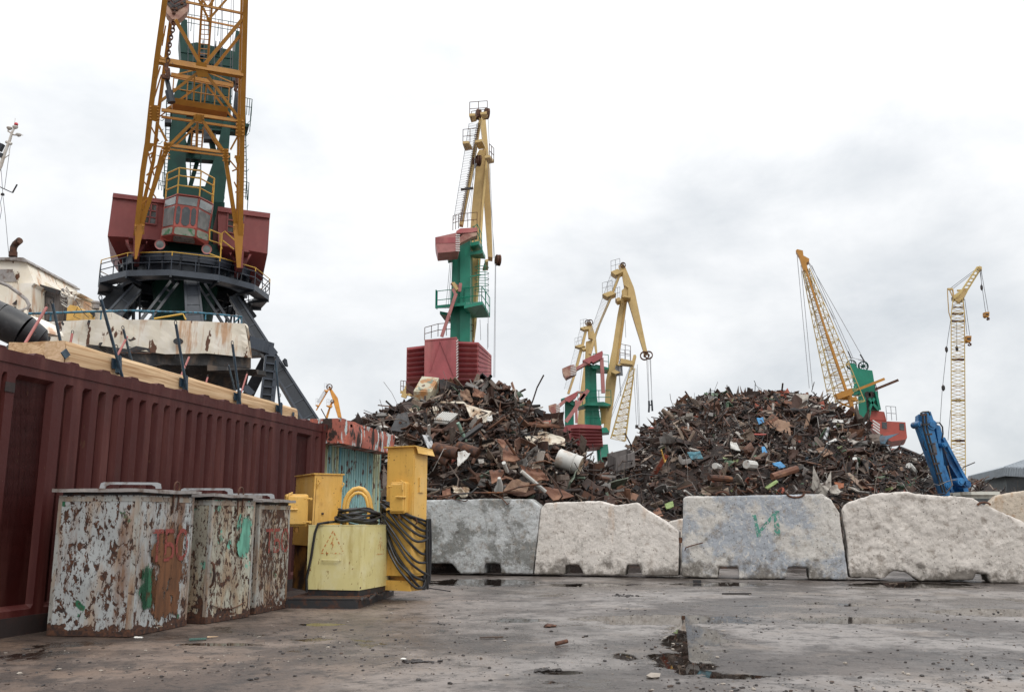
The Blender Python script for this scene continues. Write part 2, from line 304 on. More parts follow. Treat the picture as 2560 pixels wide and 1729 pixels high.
gx = nt.nodes.new('ShaderNodeMapRange'); nt.links.new(sep.outputs['X'], gx.inputs['Value']); gx.inputs['From Min'].default_value = -.5; gx.inputs['From Max'].default_value = .5
gx.inputs['To Min'].default_value = .62; gx.inputs['To Max'].default_value = .98
den = mth(nt, 'MULTIPLY', mth(nt, 'ADD', mth(nt, 'MULTIPLY', f1, .75), mth(nt, 'MULTIPLY', f2, .35)), gx.outputs[0])
cc = mixc(nt, den, (1.0, 1.0, 1.0), (.60, .635, .67))
zc = mth(nt, 'MAXIMUM', sep.outputs['Z'], 0.0); gain = mth(nt, 'ADD', mth(nt, 'ADD', mth(nt, 'MULTIPLY', mth(nt, 'POWER', zc, 3.0), 1.7), mth(nt, 'MULTIPLY', zc, .12)), .95)
bg2 = nt.nodes.new('ShaderNodeBackground'); nt.links.new(cc, bg2.inputs[0]); nt.links.new(gain, bg2.inputs[1])
mx = nt.nodes.new('ShaderNodeMixShader'); mx.inputs[0].default_value = .93
nt.links.new(bg1.outputs[0], mx.inputs[1]); nt.links.new(bg2.outputs[0], mx.inputs[2]); nt.links.new(mx.outputs[0], out.inputs[0])
sd = bpy.data.lights.new('sun', 'SUN'); sd.energy = 1.0; sd.angle = R(20); sd.color = (1, .96, .9)
so = bpy.data.objects.new('sun', sd); COL.objects.link(so)
sdir = V((math.sin(SUN_AZ)*math.cos(SUN_EL), math.cos(SUN_AZ)*math.cos(SUN_EL), math.sin(SUN_EL)))
so.rotation_euler = sdir.to_track_quat('Z', 'Y').to_euler(); so.location = sdir*60
SC.view_settings.view_transform = 'Standard'; SC.view_settings.look = 'None'; SC.view_settings.exposure = .18; SC.view_settings.gamma = 1
SC.cycles.use_denoising = True
SC.cycles.max_bounces = 6; SC.cycles.transparent_max_bounces = 8
# ================================================================ ground
def ground_mat():
    m, nt, b = newmat('wet_asphalt'); tc = nt.nodes.new('ShaderNodeTexCoord'); co = tc.outputs['Object']
    f, _ = noise_fac(nt, co, .5, 8, .36, .62, off=2, rough=.62); c = mixc(nt, f, (.040, .031, .027), (.088, .070, .060))
    f, _ = noise_fac(nt, co, .28, 7, .50, .62, off=8, rough=.6); c = mixc(nt, mth(nt, 'MULTIPLY', f, .8), c, (.026, .018, .014))
    sheen, _ = noise_fac(nt, co, .42, 9, .47, .56, off=23.5, rough=.66); c = mixc(nt, mth(nt, 'MULTIPLY', sheen, .75), c, (.245, .22, .205))  # paler patches painted in for the bright sky sheen on wet ground
    f, _ = noise_fac(nt, co, 1.1, 8, .54, .66, off=31, rough=.6); c = mixc(nt, mth(nt, 'MULTIPLY', f, .6), c, (.20, .16, .13))
    f, _ = noise_fac(nt, co, 3, 10, .50, .60, off=5, rough=.75); c = mixc(nt, mth(nt, 'MULTIPLY', f, .75), c, (.018, .013, .011))
    fs_, _ = noise_fac(nt, co, 40, 5, .57, .63, off=14, rough=.75); c = mixc(nt, mth(nt, 'MULTIPLY', fs_, .45), c, (.26, .22, .185))
    fd, _ = noise_fac(nt, co, 11, 9, .56, .595, off=17, rough=.8); c = mixc(nt, mth(nt, 'MULTIPLY', fd, .7), c, (.012, .010, .009))
    wet, wr = noise_fac(nt, co, .38, 9, .44, .56, off=12.4, rough=.66)
    pud, pr = noise_fac(nt, co, .85, 10, .60, .612, off=41, rough=.62, dist=.3)
    _, edge = noise_fac(nt, co, 4.5, 9, 0, 1, off=3, rough=.72)
    sep = nt.nodes.new('ShaderNodeSeparateXYZ'); nt.links.new(co, sep.inputs[0])
    P = None
    for px, py, rx, ry in ((1710, 1656, .24, .60), (1708, 1612, .17, .8), (1745, 1585, .25, .9), (1660, 1548, .95, .5), (1560, 1640, .09, .22), (1300, 1550, .30, .22), (1400, 1680, .14, .10), (2170, 1550, .75, .35), (1200, 1455, 1.0, .9), (2280, 1462, 1.1, .7), (1830, 1690, .25, .10), (1800, 1460, .8, .5), (2500, 1530, .8, .5), (1470, 1462, .7, .4), (800, 1560, .25, .12), (560, 1610, .35, .10)):
        g = G(px, py)
        dx = mth(nt, 'DIVIDE', mth(nt, 'SUBTRACT', sep.outputs['X'], g.x), rx); dy = mth(nt, 'DIVIDE', mth(nt, 'SUBTRACT', sep.outputs['Y'], g.y), ry)
        d = mth(nt, 'SQRT', mth(nt, 'ADD', mth(nt, 'MULTIPLY', dx, dx), mth(nt, 'MULTIPLY', dy, dy)))
        d = mth(nt, 'ADD', d, mth(nt, 'MULTIPLY', mth(nt, 'SUBTRACT', edge, .5), 2.1))
        q = nt.nodes.new('ShaderNodeMapRange'); nt.links.new(d, q.inputs['Value']); q.inputs['From Min'].default_value = 1.03; q.inputs['From Max'].default_value = .95
        P = q.outputs[0] if P is None else mth(nt, 'MAXIMUM', P, q.outputs[0])
    pud = mth(nt, 'MAXIMUM', mth(nt, 'MULTIPLY', pud, wet), P)
    gx = nt.nodes.new('ShaderNodeMapRange'); nt.links.new(sep.outputs['X'], gx.inputs['Value']); gx.inputs['From Min'].default_value = -2.4; gx.inputs['From Max'].default_value = -.2
    gx.inputs['To Min'].default_value = .12; gx.inputs['To Max'].default_value = 1
    wet = mth(nt, 'MULTIPLY', wet, gx.outputs[0])
    wm = nt.nodes.new('ShaderNodeMapRange'); nt.links.new(sep.outputs['X'], wm.inputs['Value']); wm.inputs['From Min'].default_value = .3; wm.inputs['From Max'].default_value = -2.2; c = mixc(nt, mth(nt, 'MULTIPLY', wm.outputs[0], .75), c, (.74, .54, .40), 'MULTIPLY'); c = mixc(nt, mth(nt, 'MULTIPLY', pud, .9), c, (.012, .009, .007))
    nt.links.new(c, b.inputs['Base Color'])
    _, rn = noise_fac(nt, co, 7, 8, 0, 1, off=6, rough=.7)
    r0 = mth(nt, 'ADD', mth(nt, 'SUBTRACT', .56, mth(nt, 'MULTIPLY', wet, .26)), mth(nt, 'MULTIPLY', mth(nt, 'SUBTRACT', rn, .5), .5))
    r0 = mth(nt, 'ADD', r0, mth(nt, 'MULTIPLY', fd, .3)); r0 = mth(nt, 'MAXIMUM', r0, .14)
    r1 = mth(nt, 'MULTIPLY', r0, mth(nt, 'SUBTRACT', 1.0, mth(nt, 'MULTIPLY', pud, .96))); nt.links.new(r1, b.inputs['Roughness'])
    b.inputs['Specular IOR Level'].default_value = .62
    _, h1 = noise_fac(nt, co, 60, 6, 0, 1, off=1, rough=.75); _, h2 = noise_fac(nt, co, 6, 8, 0, 1, off=2, rough=.65)
    h = mth(nt, 'ADD', mth(nt, 'MULTIPLY', h1, .5), mth(nt, 'MULTIPLY', h2, 1.6)); h = mth(nt, 'MULTIPLY', h, mth(nt, 'SUBTRACT', 1.0, pud))
    bp = nt.nodes.new('ShaderNodeBump'); bp.inputs['Strength'].default_value = .5; bp.inputs['Distance'].default_value = .014
    nt.links.new(h, bp.inputs['Height']); nt.links.new(bp.outputs[0], b.inputs['Normal']); return m
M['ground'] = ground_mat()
mb = MB(); xs = [-1500, -200, -40, -12, 0, 12, 40, 200, 1500]; ys = [-300, -20, 0, 6, 14, 30, 80, 400, 2200]
mb.add([(x, y, 0) for y in ys for x in xs], [(j*9+i, j*9+i+1, (j+1)*9+i+1, (j+1)*9+i) for j in range(8) for i in range(8)])
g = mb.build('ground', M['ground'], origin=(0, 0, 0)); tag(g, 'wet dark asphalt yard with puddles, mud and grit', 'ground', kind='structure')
# far wooded hill
mb = MB(); hv = []; 
for i in range(61):
    x = -900+30*i; hv.append((x, 900, 8+16*max(0, noise.noise(V((i*.13, 3, 0)))+.35)+9*math.exp(-((x-560)/260)**2)))
mb.add([(x, y, 0) for x, y, z in hv]+hv+[(x, y+300, 0) for x, y, z in hv], [(i, i+1, 62+i, 61+i) for i in range(60)]+[(61+i, 62+i, 123+i, 122+i) for i in range(60)])
M['hill'] = pm('far_hill', (.10, .13, .13), [((.07, .09, .08), .02, 6, .5, .6)], .9)
h = mb.build('hills', M['hill']); tag(h, 'low dark wooded hill on the horizon', 'hill', kind='structure')
# small grit and clods
def clod(mb, c, s, m=0):
    t = (1+5**.5)/2; vs = [V(p).normalized() for p in ((-1, t, 0), (1, t, 0), (-1, -t, 0), (1, -t, 0), (0, -1, t), (0, 1, t), (0, -1, -t), (0, 1, -t), (t, 0, -1), (t, 0, 1), (-t, 0, -1), (-t, 0, 1))]
    k = (random.uniform(.7, 1.6), random.uniform(.6, 1.2), random.uniform(.3, .7)); rz = Matrix.Rotation(random.uniform(0, 6.3), 3, 'Z')
    vs = [V(c)+rz @ V((p.x*s*k[0]*random.uniform(.7, 1.3), p.y*s*k[1]*random.uniform(.7, 1.3), max(-.1, p.z*k[2]*random.uniform(.6, 1.3)+.3)*s)) for p in vs]
    mb.add(vs, [(0,11,5),(0,5,1),(0,1,7),(0,7,10),(0,10,11),(1,5,9),(5,11,4),(11,10,2),(10,7,6),(7,1,8),(3,9,4),(3,4,2),(3,2,6),(3,6,8),(3,8,9),(4,9,5),(2,4,11),(6,2,10),(8,6,7),(9,8,1)], m)
mb = MB()
for i in range(5200):
    px = random.uniform(-50, 2610); py = 1729-(random.random()**1.1)*290+10
    p = G(px, py)
    if noise.noise(V((p.x*.7, p.y*.9, 1.5))) < random.uniform(-.55, .35): continue
    if p.x < -2.6 and p.y > 7.9: continue
    clod(mb, p, random.choice((.003, .004, .004, .005, .006, .006, .008, .008, .010, .016)), random.choice((0, 0, 0, 1, 2)))
M['clodD'] = pm('dark_mud', (.028, .022, .02), (), .6); M['clodB'] = pm('brown_clod', (.075, .052, .04), (), .8); M['clodL'] = pm('pale_grit', (.30, .26, .22), (), .8)
o = mb.build('grit', [M['clodD'], M['clodB'], M['clodL']]); tag(o, 'scattered mud crumbs and grit lying over the wet asphalt', 'grit', kind='stuff')
# distinct bits of litter
def litter(name, label, cat, px, py, fn, mat):
    mb = MB(); fn(mb, G(px, py)); o = mb.build(name, mat); return tag(o, label, cat)
def heapf(n, s, rx, ry):
    def f(mb, g):
        for i in range(n): clod(mb, g+V((random.gauss(0, rx), random.gauss(0, ry), 0)), s*random.uniform(.5, 1.3))
    return f
litter('mud_clump', 'dark clump of mud and shredded rubber in the left foreground of the wet yard', 'mud clump', 1040, 1654, heapf(46, .02, .06, .03), M['clodD'])
litter('paper_scrap', 'small white scrap of paper beside the dark mud clump', 'paper', 1008, 1648, lambda mb, g: clod(mb, g, .02), M['white'])
litter('dry_leaf', 'curled brown leaf lying on the wet asphalt ahead of the concrete blocks', 'leaf', 1378, 1566, heapf(6, .035, .02, .02), M['rust'])
litter('short_pipe', 'short dark metal stub lying on the open asphalt', 'pipe', 1404, 1613, lambda mb, g: mb.tube([g+V((-.05, -.03, .02)), g+V((.05, .06, .03))], .018, 8), M['rust'])
litter('flat_stick', 'thin dark splinter lying left of the short metal stub', 'stick', 1230, 1596, lambda mb, g: (mb.beam(g+V((-.11, 0, .012)), g+V((.1, .03, .014)), .03, .012), clod(mb, g+V((.04, 0, 0)), .02)), M['clodB'])
litter('long_batten', 'long thin wet batten lying flat near the third concrete block', 'batten', 1840, 1485, lambda mb, g: mb.beam(g+V((-.2, 0, .012)), g+V((.22, 0, .012)), .03, .02), M['clodD'])
litter('mud_lump', 'flat dark mud lump near the bottom centre of the yard', 'mud lump', 1374, 1676, heapf(16, .02, .05, .02), M['clodD'])
litter('mud_patch', 'round patch of dark crumbled mud between the barrier and the puddles', 'mud patch', 1560, 1489, heapf(30, .02, .10, .08), M['clodD'])
litter('iron_bit', 'small dark iron offcut in front of the gap between the second and third blocks', 'offcut', 1743, 1457, lambda mb, g: mb.box(g+V((0, 0, .03)), (.13, .06, .05)), M['dark'])
litter('wood_sliver', 'green painted wood sliver with a fresh broken tip before the rusty bins', 'wood sliver', 500, 1600, lambda mb, g: mb.beam(g+V((-.09, -.02, .012)), g+V((.05, .02, .014)), .035, .014), pm('green_sliver', (.06, .12, .10), (), .6))
litter('wood_tip', 'pale pointed splinter lying at the end of the green wood sliver', 'splinter', 527, 1594, lambda mb, g: mb.beam(g+V((-.03, -.01, .012)), g+V((.06, .02, .012)), .02, .01, w2=.003, h2=.003), M['woodE'])
litter('crumpled_wrapper', 'crumpled pale wrapper at the foot of the nearest rusty bin', 'wrapper', 350, 1594, heapf(6, .018, .02, .01), M['white'])
litter('puddle_stone', 'pale stone lying at the edge of the dark puddle', 'stone', 1632, 1694, lambda mb, g: clod(mb, g, .04), M['clodL'])
litter('ring_washer', 'small dark iron ring lying on the asphalt at the right', 'ring', 2294, 1502, lambda mb, g: mb.tube([g+V((.03*math.cos(a*.63), .03*math.sin(a*.63), .02)) for a in range(10)], .008, 6, closed=True), M['dark'])
litter('bent_rod', 'thin dark rod sticking out on the ground beyond the cable coil', 'rod', 1090, 1478, lambda mb, g: mb.tube([g+V((-.2, .05, .06)), g+V((.05, 0, .03)), g+V((.22, -.05, .01))], .009, 6), M['dark'])

# ================================================================ containers
AZ = math.atan(520*cs/F); U = V((math.sin(AZ), math.cos(AZ), 0)); N = V((math.cos(AZ), -math.sin(AZ), 0))  # along the row / towards the yard
P0 = G(0, 1595); 
def s_of(px, off=0.0):                 # distance along the container side where pixel column px meets it
    lo, hi = -2.0, 12.0
    for _ in range(50):
        mid = (lo+hi)/2; p = P0+U*mid+N*off+V((0, 0, 2.2)); d = p-EYE
        q = PX+F*d.x/(d.y*cs+d.z*sn)
        if q < px: lo = mid
        else: hi = mid
    return lo
def CP(s, off, z): return P0+U*s+N*off+V((0, 0, z))
HC = 2.62; sA, sB = s_of(0)-.42, s_of(811)
cont = thing('shipping_container', 'dark red corrugated shipping container filling the left side', 'shipping container', CP((sA+sB)/2, -1.2, 0))
mb = MB(); segs = []               # (s0,s1,depth) along the side: 0 = proud, >0 = recessed
zb, zt = .17, HC-.13
D = .06
def slot(a, b): segs.append((s_of(a), s_of(b), D))
slot(0, 13); slot(35, 131); slot(157, 180); slot(203, 226)
c0, c1 = s_of(243), s_of(690); n = round((c1-c0)/.238); pit = (c1-c0)/n
for i in range(n): segs.append((c0+pit*(i+.0), c0+pit*(i+.52), D))
slot(699, 709); slot(719, 730); slot(741, 778); slot(787, 796)
cur = sA+.12; prof = [(cur, 0)]; e = .03
for a, b_, d in segs:
    a = max(a, cur+.002); ee = min(e, (b_-a)*.28); prof += [(a, 0), (a+ee, d), (b_-ee, d), (b_, 0)]; cur = b_
prof.append((sB-.12, 0))
rows = [zb, zb+.02, zt-.16, zt-.14, zt] # recess closes near the top and bottom
vs = []; fs = []
for zi, z in enumerate((zb, zb+.06, zb+.10, zt-.13, zt-.09, zt)):
    for s_, d in prof: vs.append(CP(s_, -(d if 2 <= zi <= 3 else 0), z))
K = len(prof)
for j in range(5):
    for i in range(K-1): fs.append((j*K+i, j*K+i+1, (j+1)*K+i+1, (j+1)*K+i))
mb.add(vs, fs); mb.build('side_panel', M['cont'], cont)
mb = MB()
mb.prism([CP(sA, .012, HC-.13), CP(sB, .012, HC-.13), CP(sB, .012, HC-.012), CP(sA, .012, HC-.012)], N*-.07); mb.build('top_rail', M['cont'], cont)
mb = MB(); mb.prism([CP(sA, .010, .0), CP(sB, .010, .0), CP(sB, .010, .17), CP(sA, .010, .17)], N*-.09); mb.build('bottom_rail', M['contdark'], cont)
for s_ in (sA, sB-.12):
    mb = MB(); mb.prism([CP(s_, .02, .17), CP(s_+.12, .02, .17), CP(s_+.12, .02, HC-.13), CP(s_, .02, HC-.13)], N*-.16); mb.build('corner_post', M['cont'], cont)
    mb = MB(); mb.prism([CP(s_-.01, .024, HC-.128), CP(s_+.165, .024, HC-.128), CP(s_+.165, .024, HC+.005), CP(s_-.01, .024, HC+.005)], N*-.16)
    cc_ = mb.build('corner_casting', M['cont'], cont)
    mb = MB(); mb.prism([CP(s_+.05+.035*math.cos(t*.5236), .027, HC-.06+.05*math.sin(t*.5236)) for t in range(12)], N*-.006); mb.build('casting_hole', M['dark'], cc_)
mb = MB(); mb.prism([CP(sA, -.06, .2), CP(sB, -.06, .2), CP(sB, -.06, HC-.015), CP(sA, -.06, HC-.015)], N*-2.36); mb.build('box_body', M['cont'], cont)
# roof bosses that poke above the rail
s_ = sA+.3
while s_ < sB-.3:
    mb = MB(); mb.prism([CP(s_, -.03, HC-.02), CP(s_+.20, -.03, HC-.02), CP(s_+.16, -.03, HC+.024), CP(s_+.05, -.03, HC+.024)], N*-.12); s_ += .50; mb.build('roof_rib', M['cont'], cont)
# faint vertical line weld and marks: small plates on the near panel
mb = MB(); s_ = s_of(22); mb.prism([CP(s_-.06, .002, 2.22), CP(s_+.06, .002, 2.22), CP(s_+.06, .002, 2.31), CP(s_-.06, .002, 2.31)], N*.006); mb.build('rating_plate', M['contdark'], cont)

# turquoise weathered container with heavy header behind it
hd = thing('weathered_container', 'peeling turquoise corrugated container under a rusty red header beam', 'shipping container', CP(sB+1.6, -1.0, 0))
s0 = s_of(849, .25); s1 = s_of(984, .25); sL = s_of(955, -.10)
def grid_prism(mb, a, b, h0, h1, off, depth, nu=40, nv=8, wob=.0, hole=None):
    vs = []; fs = []
    for j in range(nv+1):
        for i in range(nu+1):
            s_ = a+(b-a)*i/nu; z = h0(s_)+(h1(s_)-h0(s_))*j/nv
            w = wob*noise.noise(V((s_*2.2, z*3, 1)))
            vs.append(CP(s_, off+w, z))
    for j in range(nv):
        for i in range(nu):
            if hole and hole(i, j): continue
            fs.append((j*(nu+1)+i, j*(nu+1)+i+1, (j+1)*(nu+1)+i+1, (j+1)*(nu+1)+i))
    mb.add(vs, fs)
zt0 = WP(849, 1044, CP(0, .25, 0), N).z; zt1 = WP(983, 1086, CP(0, .25, 0), N).z; zb0 = WP(849, 1107, CP(0, .25, 0), N).z; zb1 = WP(967, 1131, CP(0, .25, 0), N).z
top = lambda s_: zt0+(zt1-zt0)*(s_-s0)/(s1-s0)+.03*noise.noise(V((s_*3.3, 0, 0)))
bot = lambda s_: zb0+(zb1-zb0)*(s_-s0)/(s1-s0)
mb = MB(); grid_prism(mb, s0, s1, bot, top, .25, 0, wob=.05, hole=lambda i, j: (i in (6, 7) and j == 6))
mb.add([CP(s0, .25, zb0), CP(s0, .25, zt0), CP(s0, -2.2, zt0), CP(s0, -2.2, zb0)], [(0, 1, 2, 3)])
mb.add([CP(s0, .25, zb0), CP(s1, .25, zb1), CP(s1, -.10, zb1), CP(s0, -.10, zb0)], [(0, 1, 2, 3)])
mb.add([CP(s0, .24, zt0-.05), CP(s1, .24, zt1-.05), CP(s1, -2.2, zt1-.05), CP(s0, -2.2, zt0-.05)], [(0, 1, 2, 3)])
mb.add([CP(s1, .25, zb1), CP(s1, .25, zt1), CP(s1, -2.2, zt1), CP(s1, -2.2, zb1)], [(0, 1, 2, 3)])
mb.build('header_beam', M['header'], hd)
mb = MB(); a, b_ = sB+.05, sL; n = 26; pr = []
for i in range(n): 
    t = a+(b_-a)*i/n; w = (b_-a)/n; pr += [(t, 0), (t+w*.42, 0), (t+w*.56, .06), (t+w*.86, .06)]
pr.append((b_, 0)); K = len(pr)
mb.add([CP(q, -.12-d, 0.02) for q, d in pr]+[CP(q, -.12-d, 2.6) for q, d in pr], [(i, i+1, K+i+1, K+i) for i in range(K-1)])
mb.prism([CP(a, -.25, .02), CP(b_, -.25, .02), CP(b_, -.25, 2.3), CP(a, -.25, 2.3)], N*-2.0); mb.build('corrugated_wall', M['teal'], hd)

# ================================================================ timber and stanchions on the container roof
tim = thing('timber_baulk', 'freshly sawn squared timber baulk lying along the container roof', 'timber', CP(2, -.3, HC))
def roofpt(px, py, off): return WP(px, py, CP(0, off, 0), N)
a0 = roofpt(168, 851, -.22); a1 = roofpt(745, 1021, -.22)
mb = MB(); nseg = 44; prev = None; vs = []; fs = []
ns_ = 9
for i in range(nseg+1):
    t = i/nseg; p = a0.lerp(a1, t); s_ = (p-P0).dot(U); zt_ = p.z+.005*noise.noise(V((t*14, 0, 0)))
    z0_ = HC+.01; hgt = zt_-z0_
    ring = [(0, 0), (0, .55), (.015, .85), (.05, 1.0), (.5, 1.02), (.95, 1), (1.0, .8), (1.0, 0)]
    for (o_, hz) in ring: vs.append(CP(s_, -.22-.62*o_, z0_+hgt*hz+.003*noise.noise(V((t*20, o_*5, 2)))))
K = 8
for i in range(nseg):
    for k in range(K): fs.append((i*K+k, i*K+(k+1) % K, (i+1)*K+(k+1) % K, (i+1)*K+k))
fs += [tuple(range(K)), tuple(nseg*K+k for k in range(K-1, -1, -1))]
mb.add(vs, fs); mb.build('baulk', M['wood'], tim)
# rough planks lying behind, poking just above
for k in range(13):
    mb = MB(); s_ = s_of(215)+k*.53+random.uniform(-.1, .1); p = a0.lerp(a1, min(1, max(0, (s_-(a0-P0).dot(U))/((a1-a0).dot(U)))))
    if s_ > (a1-P0).dot(U)-.4: break
    L_ = random.uniform(.3, .5); mb.hexa([CP(s_, -.75, HC+.02), CP(s_+L_, -.75, HC+.02), CP(s_+L_, -1.0, HC+.02), CP(s_, -1.0, HC+.02), CP(s_, -.75, p.z+random.uniform(.0, .03)), CP(s_+L_, -.75, p.z+random.uniform(.03, .07)), CP(s_+L_, -1.0, p.z+.05), CP(s_, -1.0, p.z+.03)])
    plabel(mb.build('rough_board', M['wood'], tim), 'rough bark edged board behind the baulk')
for px, py, w_ in ((165, 884, .07), (734, 1039, .03)):
    mb = MB(); c = roofpt(px, py, -.19); h_ = .10 if px < 300 else .06
    mb.prism([c-U*w_, c+V((0, 0, h_*.55)), c+U*w_, c-V((0, 0, h_*.55))] if px < 300 else [c-U*w_-V((0, 0, h_)), c-U*w_+V((0, 0, h_)), c+U*w_+V((0, 0, h_)), c+U*w_-V((0, 0, h_))], N*-.012); mb.build('end_clamp', M['stan'], tim)
mb = MB()                              # stack of further boards under the pale end face
e0 = roofpt(45, 866, -.9); e1 = a0
mb.hexa([V((e0.x, e0.y, HC+.01)), V((e1.x, e1.y, HC+.01))-U*.02, V((e1.x, e1.y, HC+.01))-U*.02-N*.2, V((e0.x, e0.y, HC+.01))-N*.2+U*.1, e0, e1-U*.02+V((0, 0, -.01)), e1-U*.02-N*.2, e0-N*.2+U*.1])
mb.build('butt_end', M['woodE'], tim)
def stanchion(top_, base_, off, mat, label, pocket=None, r_=.0175, rings=((.0, 1), (.33, 0))):
    tp = roofpt(*top_, off); bs = roofpt(*base_, off); d = (tp-bs)
    t = thing('stanchion', label, 'stanchion', bs, 'ringed stanchions on the container roof')
    foot = bs-d.normalized()*max(.0, (bs.z-HC)/max(.3, d.normalized().z)) if bs.z > HC else bs
    mb = MB(); mb.tube([foot, bs+d*.5, tp], r_, 10); mb.build('post', mat, t, smooth=True)
    rr = r_*1.5; x = U
    for fr, topq in rings:
        c = tp+d.normalized()*rr*.8 if topq else bs+d*fr+U*(r_+rr*.9)
        mb = MB(); mb.tube([c+(x*math.cos(k*math.pi/8)+V((0, 0, 1))*math.sin(k*math.pi/8))*rr for k in range(16)], r_*.3, 5, closed=True); mb.build('ring', M['dark'], t)
    if pocket:
        p = [roofpt(qx, qy, -.185) for qx, qy in pocket]; mb = MB(); mb.prism(p, N*-.02)
        c = sum(p, V())/len(p); mb.prism([c-U*.03-V((0, 0, .1)), c+U*.0-V((0, 0, .12)), c+U*.0+V((0, 0, .08)), c-U*.03+V((0, 0, .1))], N*.05); mb.build('pocket', M['stan'], t)
def q4(x, y): return (x*.34423, 640+y*.34423)
def pk(x0, y0, x1, y1): return [q4(x0, y0), q4(x1, y0+20), q4(x1, y1), q4(x0, y1-15)]
stanchion(q4(733, 315), q4(872, 820), -.14, M['stan'], 'tallest navy stanchion, second from the left of the front row over the timber', pk(820, 738, 886, 830))
stanchion(q4(1277, 495), q4(1352, 950), -.14, M['stan'], 'navy stanchion standing in front of the round hole in the ship side', pk(1312, 882, 1366, 962))
stanchion(q4(1688, 640), q4(1742, 1050), -.14, M['stan'], 'navy stanchion in front of the right end of the ship hull', pk(1706, 990, 1750, 1058))
stanchion(q4(1998, 755), q4(2036, 1130), -.14, M['stan'], 'rightmost navy stanchion, against the crane leg', pk(2011, 1078, 2049, 1140))
stanchion(q4(381, 345), q4(437, 610), -.95, M['stan'], 'leftmost navy stanchion, in front of the grey wooden door', None, .0165)
stanchion(q4(895, 530), q4(948, 735), -.95, M['stan'], 'short navy stanchion behind the timber, beside the torn hull opening', None, .0155)
stanchion(q4(1659, 790), q4(1702, 960), -.95, M['stan'], 'short navy stanchion behind the timber near the black hull stern', None, .014)
stanchion(q4(338, 372), q4(172, 650), -.95, M['stanP'], 'longest pink stanchion leaning right at the near end of the timber', None, .0165)
stanchion(q4(525, 562), q4(515, 612), -.95, M['stanP'], 'tiny pink post top right of the leftmost navy stanchion', None, .014, ((0, 1),))
stanchion(q4(924, 584), q4(868, 692), -.95, M['stanP'], 'leaning pink post end crossing behind the tallest navy stanchion', None, .014, ())
stanchion(q4(1374, 732), q4(1322, 852), -.95, M['stanP'], 'leaning pink post end beside the round hull hole stanchion', None, .014, ())
stanchion(q4(1508, 880), q4(1500, 908), -.95, M['stanP'], 'smallest pink post tip above the middle of the timber', None, .013, ((0, 1),))
stanchion(q4(1794, 856), q4(1755, 980), -.95, M['stanP'], 'rightmost pink post leaning beside the black hull stern', None, .013, ((0, 1),))

